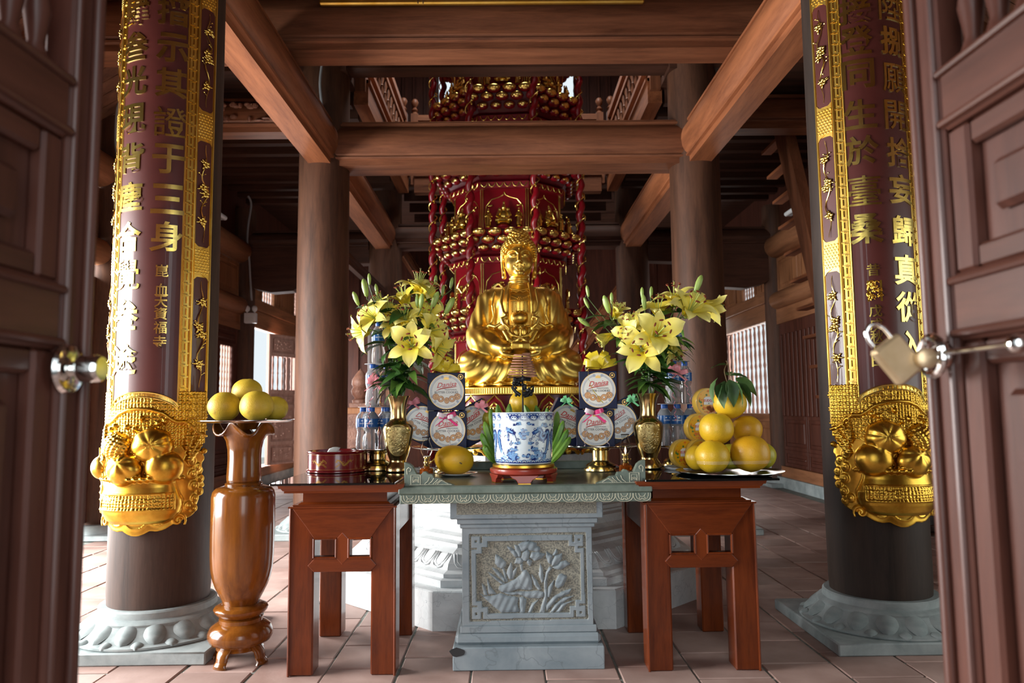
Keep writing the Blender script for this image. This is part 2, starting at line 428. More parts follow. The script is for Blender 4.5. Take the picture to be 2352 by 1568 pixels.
def peel(name, c1, c2, c3, rough=.42, coat=.1, sc_=3.5):
    m, nt, b = _mat(name); v = _coords(nt, (1, 1, 1))
    n1 = _n(nt, 'ShaderNodeTexNoise', Scale=sc_, Detail=5.0, Roughness=.55); nt.links.new(v, n1.inputs['Vector'])
    n2 = _n(nt, 'ShaderNodeTexNoise', Scale=38.0, Detail=4.0, Roughness=.6); nt.links.new(v, n2.inputs['Vector'])
    mx = _n(nt, 'ShaderNodeMath', operation='MULTIPLY_ADD'); mx.inputs[1].default_value = .3; nt.links.new(n2.outputs[0], mx.inputs[0]); nt.links.new(n1.outputs[0], mx.inputs[2])
    nt.links.new(_ramp(nt, mx.outputs[0], [(.42, c3), (.52, c1), (.85, c2)]), b.inputs['Base Color'])
    vo = _n(nt, 'ShaderNodeTexVoronoi', Scale=230.0); nt.links.new(v, vo.inputs['Vector']); _bump(nt, b, vo.outputs['Distance'], .22, .002)
    b.inputs['Roughness'].default_value = rough; b.inputs['Coat Weight'].default_value = coat; return m
M['pomelo'] = peel('pomelo_peel', (.62, .38, .012), (.72, .47, .02), (.5, .36, .015))
M['pomelo_green'] = peel('green_pomelo_peel', (.4, .36, .02), (.55, .44, .02), (.2, .26, .015))
M['pomelo_old'] = peel('speckled_pomelo_peel', (.56, .37, .025), (.64, .44, .04), (.33, .2, .02), .5, 0, 24)
M['pomelo_orange'] = peel('orange_pomelo_peel', (.6, .3, .008), (.7, .4, .015), (.5, .28, .01))
M['melon'] = peel('melon_peel', (.66, .34, .008), (.72, .42, .012), (.55, .27, .01), .45, .1)
M['stalk'] = plain('dry_stalk', (.12, .08, .03), .8)
def leafy(name, c1, c2, rough=.38):
    m, nt, b = _mat(name); v = _coords(nt, (1, 1, 1))
    n1 = _n(nt, 'ShaderNodeTexNoise', Scale=9.0, Detail=3.0); nt.links.new(v, n1.inputs['Vector'])
    nt.links.new(_ramp(nt, n1.outputs[0], [(.35, c1), (.68, c2)]), b.inputs['Base Color'])
    b.inputs['Roughness'].default_value = rough
    return m
M['leaf'] = leafy('lily_leaf', (.012, .05, .01), (.05, .13, .02))
M['leaf_light'] = leafy('young_lily_leaf', (.06, .15, .02), (.15, .27, .05))
M['stem'] = leafy('lily_stalk', (.06, .12, .03), (.13, .2, .06))
M['bud'] = leafy('lily_bud', (.2, .33, .06), (.42, .5, .14))
M['pomelo_leaf'] = leafy('pomelo_leaf', (.02, .06, .015), (.08, .16, .04), .5)
M['banana'] = leafy('green_banana', (.06, .16, .015), (.16, .3, .03), .4)
def petal_mat():
    m, nt, b = _mat('lily_petal'); 
    tc = _n(nt, 'ShaderNodeTexCoord'); sp = _n(nt, 'ShaderNodeSeparateXYZ'); nt.links.new(tc.outputs['UV'], sp.inputs[0])
    nt.links.new(_ramp(nt, sp.outputs[0], [(0, (.5, .52, .05)), (.14, (.88, .66, .02)), (.5, (.9, .75, .1)), (1, (.92, .84, .3))]), b.inputs['Base Color'])
    b.inputs['Roughness'].default_value = .5; b.inputs['Subsurface Weight'].default_value = .15; b.inputs['Subsurface Radius'].default_value = (.02, .015, .004); b.inputs['Subsurface Scale'].default_value = .3
    return m
M['petal'] = petal_mat()
M['anther'] = plain('lily_anther', (.2, .04, .01), .8)
M['filament'] = plain('lily_filament', (.45, .52, .12), .5)
M['navy'] = plain('navy_card', (.008, .012, .05), .4, 0, 0, .22)
M['cream'] = plain('cream_print', (.78, .75, .66), .25, 0, .3)
M['printgrey'] = plain('grey_print', (.4, .44, .52), .3)
M['printred'] = plain('red_print', (.62, .03, .03), .3)
M['printblack'] = plain('black_print', (.03, .028, .03), .3)
M['printgold'] = plain('gold_print', (.62, .36, .07), .3, .4)
M['cookie'] = mottled('biscuit_print', (.6, .27, .07), (.82, .48, .2), 60, .35, 3)
M['cookie_dark'] = plain('dark_biscuit_print', (.42, .17, .05), .35)
M['ribbon_pink'] = plain('pink_ribbon', (.72, .045, .2), .25, 0, .4)
M['ribbon_pale'] = plain('pale_pink_ribbon', (.85, .3, .35), .4, 0, .2)
M['ribbon_clear'] = plain('clear_ribbon', (.85, .7, .74), .15, 0, .5)
M['ribbon_yellow'] = plain('yellow_ribbon', (.78, .6, .04), .25, 0, .4)
M['ribbon_green'] = plain('green_ribbon', (.2, .62, .28), .35, 0, .3)
M['pet'] = plain('clear_plastic', (.93, .95, .98), .05, 0, 0, .6, None, 1, .8, 1.16)
M['water'] = plain('water', (.95, .98, 1), .0, 0, 0, .5, None, 1, 1.0, 1.33)
M['lampglass'] = plain('lamp_glass', (.98, .99, .98), .02, 0, 0, .5, None, 1, 1.0, 1.12)
M['cap_blue'] = plain('blue_cap', (.015, .1, .42), .35)
M['label_blue'] = plain('blue_label', (.012, .1, .33), .3, 0, .3)
M['white'] = plain('white_print', (.8, .82, .83), .4)
M['plate'] = plain('white_plate', (.68, .72, .74), .15, 0, .4)
M['plate_red'] = plain('red_plate_print', (.4, .02, .05), .2, 0, .4)
M['amber'] = plain('amber_oil', (.62, .13, .012), .05, 0, .3, .5, None, 1, .55, 1.4)
M['flame'] = plain('lamp_flame', (1, .6, .2), .5, 0, 0, .5, ((1, .55, .22), 14))
M['redbox'] = mottled('red_lacquer_box', (.17, .006, .01), (.24, .012, .014), 3, .22, 3, 0, 0, 0, .5)
M['goldpaint'] = plain('gold_paint', (.42, .2, .03), .35, .3)
M['paper'] = plain('paper', (.66, .68, .66), .7)
M['tin_yellow'] = plain('yellow_tin_print', (.78, .42, .015), .3, 0, .4)
M['tin_orange'] = plain('orange_print', (.72, .2, .02), .35)
M['tin_side'] = plain('yellow_tin_side', (.6, .38, .06), .3, 0, .3)
M['plastic_white'] = plain('white_plastic', (.7, .72, .72), .4)
M['cable'] = plain('grey_cable', (.3, .31, .32), .5)
M['tube'] = plain('fluorescent_tube', (.85, .87, .88), .3)
M['film'] = plain('clear_film', (1, 1, 1), .05, 0, 0, .6, None, .09)
M['padlock'] = mottled('brushed_padlock', (.5, .36, .2), (.62, .46, .28), 20, .38, 3, 0, 0, .7)
M['outside'] = mottled('outside_plaster', (.55, .55, .5), (.7, .7, .66), 4, .8)
M['foliage'] = leafy('garden_foliage', (.1, .25, .05), (.25, .45, .12), .6)

def tile_mat():
    m, nt, b = _mat('terracotta_tile')
    oi = _n(nt, 'ShaderNodeObjectInfo'); v = _coords(nt, (1, 1, 1))
    ad = _n(nt, 'ShaderNodeVectorMath', operation='ADD'); ml = _n(nt, 'ShaderNodeVectorMath', operation='SCALE'); ml.inputs['Scale'].default_value = 30
    nt.links.new(oi.outputs['Location'], ml.inputs[0]); nt.links.new(v, ad.inputs[0]); nt.links.new(ml.outputs[0], ad.inputs[1])
    n1 = _n(nt, 'ShaderNodeTexNoise', Scale=4.0, Detail=6.0); nt.links.new(ad.outputs[0], n1.inputs['Vector'])
    c = _ramp(nt, n1.outputs[0], [(.3, (.26, .158, .13)), (.7, (.43, .295, .255))])
    hv = _n(nt, 'ShaderNodeHueSaturation'); nt.links.new(c, hv.inputs['Color'])
    mr = _n(nt, 'ShaderNodeMapRange'); mr.inputs['To Min'].default_value = .82; mr.inputs['To Max'].default_value = 1.18
    nt.links.new(oi.outputs['Random'], mr.inputs['Value']); nt.links.new(mr.outputs[0], hv.inputs['Value'])
    nt.links.new(hv.outputs[0], b.inputs['Base Color']); b.inputs['Roughness'].default_value = .6
    n2 = _n(nt, 'ShaderNodeTexNoise', Scale=60.0, Detail=5.0); nt.links.new(ad.outputs[0], n2.inputs['Vector']); _bump(nt, b, n2.outputs[0], .25, .002)
    return m
M['tile'] = tile_mat()
# ---------------------------------------------------------------- the setting
def struct(name, mb, mat, parent=None, **kw):
    o = mb.build(name, mat, parent, **kw)
    if parent is None: o['kind'] = 'structure'
    return o
def structure_root(name, loc=(0, 0, 0)):
    o = bpy.data.objects.new(name, None); COL.objects.link(o); o.location = loc; o['kind'] = 'structure'; return o

# floor: grout bed with terracotta tiles, continuous lines in depth, staggered cross joints
floor = struct('floor', MB().box(-6, 6, -3, 15, -.2, -.006), M['grout'])
TP = .3065
tb = MB().box(-.149, .149, -.149, .149, -.02, 0, 0, .004); tile_me = tb.mesh('tile', M['tile'], False)
cand = []
for i in range(-12, 13):
    x = -.967 + TP * (i + 3) ; stag = (.5 if i % 2 else 0) + .04 * math.sin(i * 2.1)
    for j in range(0, 36):
        y = 2.13 + TP * (j + stag)
        if y < 2.55 or y > 12.4: continue
        cand.append((x, y))
cand = [c for c in cand if abs(c[0] + .04) / c[1] < .66 and abs(c[0]) < 3.55]
cand.sort(key=lambda c: (c[1]))
rt = random.Random(3)
for x, y in cand[:300]:
    t = new_obj('tile', tile_me, floor)
    t.location = Vector((x + rt.uniform(-.003, .003), y + rt.uniform(-.003, .003), rt.uniform(-.0025, .0015))) - floor.location
    t.rotation_euler = (rt.uniform(-.004, .004), rt.uniform(-.004, .004), rt.uniform(-.008, .008))
far = MB()
for x, y in cand[300:]:
    far.box(x - .1475, x + .1475, y - .1475, y + .1475, -.02, rt.uniform(-.002, .001), 0)
for i in range(-20, 21):
    for j in range(0, 46):
        x = -.967 + TP * i; y = -.8 + TP * j
        if abs(x) < 5.9 and ((abs(x + .04) / max(y, .1) >= .66) or y < 2.55 or abs(x) >= 3.55) and y < 12.5 and abs(x) < 3.6:
            far.box(x - .1475, x + .1475, y - .1475, y + .1475, -.02, 0, 0)
struct('far_tiles', far, M['tile'], floor)['kind'] = 'stuff'

# ---- columns: wooden shaft on a carved lotus plinth of stone
def lotus_plinth(parent, loc, half=.385):
    x, y = loc
    b = MB().box(x - half, x + half, y - half, y + half, 0, .055, 0, .006)
    b.lathe([(.372, .055), (.376, .06), (.376, .068), (.355, .072), (.345, .075), (.30, .12), (.29, .132), (.292, .142), (.282, .152), (.268, .155), (.264, .158), (.262, .185), (.255, .192), (.1, .192)], (x, y, 0), 48)
    base = b.build('plinth', M['plinth'], parent)
    n = 16
    for k in range(n):
        for small in (0, 1):
            a = 2 * PI * (k + .5 * small) / n
            L, W, H = ((.098, .05, .024), (.04, .026, .014))[small]; r0 = (.279, .342)[small]
            key = 'petal_me_%d' % small
            if key not in M:
                pb = MB()
                def pf(u, v):
                    s_ = (v - .5) * 2; wd_ = W * (math.sin(PI * min(1, u * .62 + .36)) ** .55 if u < .999 else .05); return (L * u, s_ * wd_, H * (1 - abs(s_) ** 2.2 * .85) * (1 - .55 * u ** 2.5) - .008 - .5 * H * (u > .999))
                pb.grid(pf, 6, 6); M[key] = pb.mesh('lotus_petal', M['plinth'], True, 60)
            o = new_obj('lotus_petal', M[key], parent)
            o.location = Vector((x + r0 * math.cos(a), y + r0 * math.sin(a), .132 if not small else .082)) - parent.location
            o.rotation_euler = Euler((0, math.radians(34 if not small else 12), a))
def column(x, y, label, top=5.0, r=.232, plinth=True, mat='column'):
    c = thing('timber_column', label, 'column', (x, y, 0), 0, 'round timber columns of the hall')
    z0 = .19 if plinth else .12
    MB().lathe([(r * .985, z0), (r, z0 + .06), (r * 1.01, 1.5), (r * .99, 3.2), (r * .95, top)], (x, y, 0), 40).build('shaft', M[mat], c)
    if plinth: lotus_plinth(c, (x, y))
    else: MB().box(x - .3, x + .3, y - .3, y + .3, 0, .05, 0, .006).lathe([(.27, .05), (.26, .09), (.24, .12), (.1, .12)], (x, y, 0), 32).build('plinth', M['plinth'], c)
    return c
CX, CY = 1.742, (3.66, 6.65, 10.1)
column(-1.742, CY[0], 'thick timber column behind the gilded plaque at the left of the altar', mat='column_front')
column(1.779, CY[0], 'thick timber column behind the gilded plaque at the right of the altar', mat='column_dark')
column(-1.725, CY[1], 'timber column behind the turned wooden vase, left end of the carved cross beam')
column(1.735, CY[1], 'timber column behind the pomelo pile, right end of the carved cross beam')
column(-1.73, CY[2], 'rear timber column seen above the left lily bouquet')
column(1.74, CY[2], 'rear timber column seen above the right lily bouquet')
column(-3.72, CY[1], 'dark wall column half hidden by the left gilded plaque', 3.9, .17, False)
column(-3.72, CY[2], 'dark wall column carrying the emergency light', 3.9, .17, False)
column(3.76, CY[1], 'dark wall column behind the right gilded plaque', 3.9, .17, False)
column(3.76, CY[2], 'dark wall column beside the bright lattice window', 3.9, .17, False)

# ---- beams with rounded flanks and a flat underside
def beam_prof(wb, wd, ht):
    """half-round flanks: flat bottom of width wb, widest wd, with a bead above the bottom edge; v=0 is the underside"""
    h = []
    for u, v in [(wb / 2, 0), (wb / 2, .05), (wb / 2 + .026, .056), (wb / 2 + .03, .072), (wb / 2 + .012, .08), (wb / 2 + .03, .1), (wd / 2 - .012, ht * .36), (wd / 2, ht * .5), (wd / 2 - .006, ht * .62), (wd / 2 - .025, ht * .74), (wd / 2 - .055, ht * .84), (wd / 2 - .085, ht * .89), (wd / 2 - .06, ht * .9), (wd / 2 - .06, ht * .95), (wd / 2 - .075, ht * .955), (wd / 2 - .075, ht)]: h.append((u, v))
    return h + [(-u, v) for u, v in h[::-1]]
def beam(name, a, b, label, wb=.2, wd=.34, ht=.43, mat='beam_y', group='timber beams between the columns'):
    m = MB().obox(a, b, 0, 0, 0, (0, 0, 1), beam_prof(wb, wd, ht)); o = m.build(name, M[mat], ang=24)
    props(o, label, 'beam', group); return o
beam('side_beam', (-1.735, 3.7, 3.32), (-1.72, 6.5, 3.32), 'long orange-brown beam running back from the left gilded plaque column')
beam('side_beam', (1.775, 3.7, 3.31), (1.74, 6.5, 3.31), 'long orange-brown beam running back from the right gilded plaque column')
beam('side_beam', (-1.72, 6.8, 3.31), (-1.73, 9.95, 3.29), 'shorter side beam ending at the rear column over the left lilies')
beam('side_beam', (1.73, 6.8, 3.31), (1.72, 9.95, 3.29), 'shorter side beam ending at the rear column over the right lilies')
beam('cross_beam', (-1.6, 6.65, 3.315), (1.6, 6.65, 3.315), 'orange-brown cross beam in front of the red tower', .3, .4, .42, 'beam_x')
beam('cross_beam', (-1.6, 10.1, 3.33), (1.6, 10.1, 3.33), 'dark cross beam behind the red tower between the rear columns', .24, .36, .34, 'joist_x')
beam('cross_beam', (-4.2, 5.27, 3.725), (4.2, 5.27, 3.725), 'uppermost long cross beam resting on the two side beams', .25, .34, .46, 'beam_x')
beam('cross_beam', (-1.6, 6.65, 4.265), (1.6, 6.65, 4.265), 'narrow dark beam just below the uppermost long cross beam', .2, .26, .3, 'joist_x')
beam('aisle_beam', (-3.7, 6.65, 3.66), (-1.95, 6.65, 3.66), 'carved aisle beam left of the second left column', .18, .26, .34, 'beam_x')
beam('aisle_beam', (1.95, 6.65, 3.66), (3.7, 6.65, 3.66), 'shadowed aisle beam right of the second right column', .18, .26, .34, 'beam_x')
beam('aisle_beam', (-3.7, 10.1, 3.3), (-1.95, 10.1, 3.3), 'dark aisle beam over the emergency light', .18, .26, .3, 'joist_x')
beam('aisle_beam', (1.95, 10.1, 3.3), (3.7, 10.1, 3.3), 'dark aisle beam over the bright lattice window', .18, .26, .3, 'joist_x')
beam('aisle_beam', (-1.72, 6.9, 2.62), (-1.73, 9.95, 2.62), 'thin tie rail below the left shorter side beam', .06, .08, .1, 'joist_y')
beam('slanted_strut', (-.45, 13.46, 1.4), (-2.0, 13.46, 3.9), 'pale slanted strut behind the left lilies', .14, .2, .2, 'beam_z')
beam('slanted_strut', (.95, 13.4, 1.5), (2.3, 13.4, 3.3), 'pale slanted strut behind the right lilies', .16, .22, .26, 'beam_y')
# curved brackets where the aisle beams meet the wall columns
for sx, lab in ((-1, 'dark curved bracket above the emergency light'), (1, 'dark curved bracket above the bright lattice window')):
    X0 = 3.74
    prof = [(X0 - 1.9, 3.3), (X0 - 1.9, 3.12), (X0 - 1.35, 3.1), (X0 - 1.15, 3.02), (X0 - .95, 2.86), (X0 - .75, 2.74), (X0 - .45, 2.72), (X0 - .2, 2.78), (X0, 2.9), (X0, 3.3)]
    o = MB().prism([(sx * a, b) for a, b in prof], 10.0, 10.2).build('curved_bracket', M['joist_x'], smooth=False); props(o, lab, 'bracket', 'curved brackets on the wall columns')
# carved relief on the left aisle beam
cb = MB(); rr = random.Random(5)
for k in range(46):
    x = -3.0 + rr.random() * 1.0; z = 3.74 + rr.random() * .2
    cb.ell((x, 6.51, z), (.02 + .03 * rr.random(), .02, .012 + .02 * rr.random()), 6, 4)
ab = bpy.data.objects['aisle_beam']; cb.build('carving', M['carved'], ab)

# ---- aisle roofs: sloping boards on purlins; gallery floor over the rear bays
def aisle_roof(sx, name):
    root = structure_root(name, (sx * 3, 5, 3.4))
    y = -1.0
    bme = None
    nb = 0
    while y < 6.6:
        x0, z0, x1, z1 = 4.5, 3.3, 1.3, 5.2
        b = MB().add([(sx * x0, y, z0), (sx * x1, y, z1), (sx * x1, y + .142, z1), (sx * x0, y + .142, z0), (sx * x0, y, z0 + .03), (sx * x1, y, z1 + .03), (sx * x1, y + .142, z1 + .03), (sx * x0, y + .142, z0 + .03)],
                     [(0, 1, 2, 3), (4, 7, 6, 5), (0, 4, 5, 1), (2, 6, 7, 3), (1, 5, 6, 2), (0, 3, 7, 4)])
        b.build('roof_board', M['board'], root, False); y += .15; nb += 1
    sl = MB().box(min(sx * 1.3, sx * 4.5), max(sx * 1.3, sx * 4.5), -3, 6.7, 5.3, 5.35); sl.build('roof_cover', M['joist_x'], root, False)
    return root
aisle_roof(-1, 'ceiling_left'); aisle_roof(1, 'ceiling_right')
for sx in (-1, 1):
    for k, (xx, zz) in enumerate(((3.9, 3.5), (3.05, 4.0), (2.25, 4.47))):
        if True:
            o = MB().tube([(sx * xx, -.9 if k else 2.0, zz), (sx * xx, 6.9 - .0 * k, zz)], .11, 14).build('roof_purlin', M['joist_y'])
            props(o, ['round eaves purlin under the %s roof boards', 'middle round purlin under the %s roof boards', 'upper round purlin under the %s roof boards'][k] % ('left aisle' if sx < 0 else 'right aisle'), 'beam', 'round purlins under the aisle roofs')
# flat soffit in front and gallery floor (open over the tower)
ceil = structure_root('ceiling_front', (0, 4, 5.2))
MB().box(-1.9, 1.9, -3, 6.9, 5.2, 5.3).build('soffit', M['joist_y'], ceil, False)
gal = structure_root('ceiling_gallery', (0, 8, 4.3))
g = MB()
for (a, b, c, d) in ((-4.6, -1.5, 6.5, 14), (1.5, 4.6, 6.5, 14), (-1.5, 1.5, 9.95, 14)): g.box(a, b, c, d, 4.22, 4.3)
g.build('gallery_floor', M['joist_x'], gal, False)
for sx in (-1, 1):
    for k in range(11):
        yy = 6.95 + k * .34
        MB().box(sx * 1.55, sx * 4.3, yy, yy + .1, 4.08, 4.22).build('joist', M['joist_x'], gal, False)
    for k in range(5):
        yy = 10.3 + k * .6
        MB().box(-1.5 + .0, 1.5, yy, yy + .1, 4.08, 4.22).build('joist', M['joist_x'], gal, False) if sx > 0 else None
# upper storey walls
uw = structure_root('wall_upper', (0, 13, 4.3))
up = MB().box(-4.6, -1.25, 13, 13.1, 4.3, 8).box(1.25, 4.6, 13, 13.1, 4.3, 8).box(-1.25, 1.25, 13, 13.1, 4.3, 6.3).box(-1.25, 1.25, 13, 13.1, 7.4, 8)
up.box(-4.6, -4.5, 6.5, 13, 4.3, 8).box(4.5, 4.6, 6.5, 13, 4.3, 8).box(-4.6, 4.6, 6.45, 6.55, 5.2, 8)
up.build('panelling', M['wall_dark'], uw, False)
for k in range(9):
    xx = -2.9 + .2 * k
    for s in (-1, 1): MB().box(s * xx - .02, s * xx + .02, 12.94, 13, 4.3, 7.6).build('batten', M['wall_dark'], uw, False)
ru = structure_root('ceiling_upper', (0, 9.5, 8)); MB().box(-4.7, 4.7, 6.4, 13.2, 8, 8.1).build('boarding', M['joist_x'], ru, False)

# balustrade round the gallery opening
def baluster_prof(h, r=.03):
    return [(r * .9, 0), (r * .9, .06 * h), (r * .5, .1 * h), (r * .55, .14 * h), (r, .3 * h), (r * .55, .46 * h), (r * .8, .5 * h), (r * .55, .54 * h), (r, .7 * h), (r * .55, .86 * h), (r * .5, .9 * h), (r * .9, .94 * h), (r * .9, h)]
def railing(a, b, label, n, edge=True):
    a = Vector(a); b = Vector(b); d = b - a; c = (a + b) / 2
    r = thing('gallery_railing', label, 'railing', tuple(c), 0, 'railings of the upper gallery')
    mat = M['beam_y'] if abs(d.y) > abs(d.x) else M['beam_x']
    MB().obox(a + Vector((0, 0, .86)), b + Vector((0, 0, .86)), .09, .08).build('handrail', mat, r, False)
    MB().obox(a + Vector((0, 0, .70)), b + Vector((0, 0, .70)), .06, .05).build('rail', mat, r, False)
    MB().obox(a + Vector((0, 0, .32)), b + Vector((0, 0, .32)), .06, .05).build('rail', mat, r, False)
    MB().obox(a + Vector((0, 0, .06)), b + Vector((0, 0, .06)), .08, .1).build('bottom_rail', mat, r, False)
    if edge:
        MB().obox(a + Vector((0, 0, -.09)), b + Vector((0, 0, -.09)), .14, .26).build('edge_beam', mat, r, False)
        MB().obox(a + Vector((0, 0, .02)), b + Vector((0, 0, .02)), .18, .03).build('edge_moulding', mat, r, False)
    bm = MB().lathe(baluster_prof(.38), (0, 0, 0), 8).mesh('baluster', M['beam_z'])
    for k in range(n):
        p = a + d * ((k + .5) / n); o = new_obj('baluster', bm, r); o.location = p + Vector((0, 0, .32)) - c
    pm = MB().box(-.05, .05, -.05, .05, -.1, .92).lathe([(.05, .92), (.03, .95), (.05, .98), (.03, 1.0), (.02, 1.02), (.045, 1.06), (.052, 1.1), (.03, 1.14), (0, 1.15)], (0, 0, 0), 12).mesh('newel_post', M['beam_z'])
    for p in (a, b):
        o = new_obj('newel_post', pm, r); o.location = p - c
    return r
railing((-1.45, 6.95, 4.3), (-1.45, 9.9, 4.3), 'carved gallery railing running back over the left lilies', 14)
railing((1.45, 6.95, 4.3), (1.45, 9.9, 4.3), 'carved gallery railing running back over the right lilies', 14)
railing((-1.3, 9.95, 4.3), (1.3, 9.95, 4.3), 'gallery railing crossing behind the upper tiers of the tower', 12)

# ---- side walls between the wall columns
def lattice(parent, x, y0, y1, z0, z1, n, mat, r=.022):
    bm = MB().lathe([(r * q, (z1 - z0) * t) for q, t in ((1, 0), (1, .03), (.55, .07), (.95, .16), (.6, .25), (1, .29), (.6, .33), (.95, .42), (.55, .5), (1, .54), (.6, .58), (.95, .67), (.6, .75), (1, .79), (.6, .83), (.95, .91), (.55, .96), (1, 1))], (0, 0, 0), 9).mesh('turned_bar', mat)
    for k in range(n):
        o = new_obj('turned_bar', bm, parent); o.location = Vector((x, y0 + (y1 - y0) * (k + .5) / n, z0)) - parent.location
def panel(parent, x, y0, y1, z0, z1, mat, sx, name='panel', fr=.05, dep=.03):
    """framed panel in a wall plane x=const, its face towards the hall (-sx)"""
    f = -sx
    b = MB().box(x - .015, x + .015, y0 + fr, y1 - fr, z0 + fr, z1 - fr)
    b.box(x - .012 * f, x + f * .028, y0 + fr + .04, y1 - fr - .04, z0 + fr + .04, z1 - fr - .04, 0, .012)
    b.build(name, mat, parent, False)
    b = MB().box(x - dep, x + dep, y0, y0 + fr, z0, z1, 0, .004).box(x - dep, x + dep, y1 - fr, y1, z0, z1, 0, .004).box(x - dep, x + dep, y0 + fr, y1 - fr, z0, z0 + fr, 0, .004).box(x - dep, x + dep, y0 + fr, y1 - fr, z1 - fr, z1, 0, .004)
    b.build(name + '_frame', mat, parent, False)
def log(parent, x, y0, y1, z, r, mat, name='rail_log'):
    MB().tube([(x, y0, z), (x, y0 + .06, z), (x, y1 - .06, z), (x, y1, z)], [r * .8, r, r, r * .8], 16).build(name, mat, parent)
def side_wall(sx):
    X = sx * 3.74
    root = structure_root('wall_left' if sx < 0 else 'wall_right', (X, 8, 0))
    W, WY, WD = M['wall_wood'], M['wall_wood_y'], M['wall_dark']
    # bay 2 (6.65-10.1): logs, panels, closed leaves
    for (z, r) in ((3.27, .155), (2.52, .12)): log(root, X * .985, 6.85, 9.95, z, r, WY)
    log(root, X * .985, 3.8, 6.5, 3.27, .155, WY); log(root, X * .985, 3.8, 6.5, 2.52, .12, WY)
    for k in range(4):
        panel(root, X, 6.85 + k * .775, 6.85 + (k + 1) * .775, 2.64, 3.12, W if k > 1 else WD, sx)
        panel(root, X, 3.8 + k * .68, 3.8 + (k + 1) * .68, 2.64, 3.12, WD, sx)
    MB().box(X - .06, X + .06, 6.8, 9.95, 2.2, 2.46).build('door_head', WY, root, False)
    MB().box(X - .08, X + .08, 6.8, 9.95, 0, .28).build('door_sill', WY, root, False)
    for k in range(4):
        y0 = 6.85 + k * .775; y1 = y0 + .765
        d = structure_root('door_%d' % (3 + k + (4 if sx > 0 else 0)), (X, (y0 + y1) / 2, .28))
        if sx < 0:
            panel(d, X, y0, y1, 1.95, 2.2, WD, sx); panel(d, X, y0, y1, .98, 1.2, WD, sx); panel(d, X, y0, y1, .5, .98, WD, sx); panel(d, X, y0, y1, .28, .5, WD, sx)
            MB().box(X - .03, X + .03, y0, y0 + .16, 1.2, 1.95).build('stile', WD, d, False); MB().box(X - .03, X + .03, y1 - .16, y1, 1.2, 1.95).build('stile', WD, d, False)
            lattice(d, X, y0 + .16, y1 - .16, 1.2, 1.95, 5, M['pinkwood'], .02)
        else:
            MB().box(X - .03, X + .03, y0, y1, 2.05, 2.34).build('head_board', WD, d, False)
            for q in range(6):
                yy = y0 + .02 + q * .128; MB().box(X - .05, X + .02, yy, yy + .075, .95, 2.05, 0, .006).build('upright_slat', WD, d, False)
            panel(d, X, y0, y1, .5, .95, WD, sx); panel(d, X, y0, y1, .28, .5, WD, sx)
            MB().box(X - .02 + .03, X + .05, y0, y1, .95, 2.05).build('backing', M['joist_y'], d, False)
    # bay 3 (10.1-13.4)
    log(root, X * .985, 10.3, 13.4, 3.42, .13, WY)
    MB().box(X - .07, X + .07, 10.25, 13.4, 2.56, 2.72, 0, .01).build('rail', WY, root, False)
    MB().box(X - .05, X + .05, 10.25, 13.4, 2.3, 2.56, 0, .01).build('head_board', WY, root, False)
    MB().box(X - .05, X + .05, 10.25, 13.4, 3.26, 3.34, 0, .01).build('rail', WY, root, False)
    segs = ((10.28, 10.62, 'p'), (10.62, 10.86, 'p'), (10.86, 11.5, 'l'), (11.5, 11.8, 'p'), (11.8, 12.5, 'p'), (12.5, 13.2, 'l'))
    for (a, b, kind) in segs:
        if kind == 'p': panel(root, X, a, b, 2.72, 3.26, W, sx, 'panel', .03)
        else:
            lattice(root, X, a + .03, b - .03, 2.72, 3.26, 5, M['pinkwood'], .02)
            MB().box(X - .03, X + .03, a, a + .03, 2.72, 3.26).box(X - .03, X + .03, b - .03, b, 2.72, 3.26).build('stile', W, root, False)
    if sx > 0:
        lattice(root, X, 10.36, 13.2, .98, 2.28, 15, M['pinkwood'], .025)
        MB().box(X - .07, X + .07, 10.25, 13.4, .86, .98, 0, .01).build('sill', WY, root, False)
        for k in range(4): panel(root, X, 10.28 + k * .78, 11.06 + k * .78, .3, .86, W, sx)
    else:
        MB().box(X - .1, X + .1, 10.25, 13.4, .1, .27, 0, .01).build('sill', WY, root, False)
    # low stone footing and the wall above the eaves log
    MB().box(X - .12, X + .12, 6.6, 13.6, 0, .14).build('footing', M['plinth'], root, False)
    MB().box(X + sx * .05, X + sx * .1, -1, 6.5, 3.35, 5.3).box(X + sx * .05, X + sx * .1, 6.5, 13.6, 3.38, 4.3).build('upper_boarding', WD, root, False)
    MB().box(X - .05, X + .05, -1.2, .9, 0, 3.4).box(X - .05, X + .05, .9, 3.7, 2.4, 3.4).box(X - .05, X + .05, 3.5, 3.8, 0, 3.4).build('boarding', WD, root, False)
    if sx > 0: MB().box(X - .05, X + .05, 3.7, 6.5, 0, 3.4).build('boarding', WD, root, False)
    return root
wl = side_wall(-1); wr = side_wall(1)
# nearer left bay: one shut dark leaf beside the wall column, the rest of the bay stands open
d = structure_root('door_13', (-3.74, 6.2, .14))
for (a, b) in ((1.95, 2.3), (1.2, 1.95), (.98, 1.2), (.5, .98), (.14, .5)): panel(d, -3.74, 5.95, 6.5, a, b, M['wall_dark'], -1)
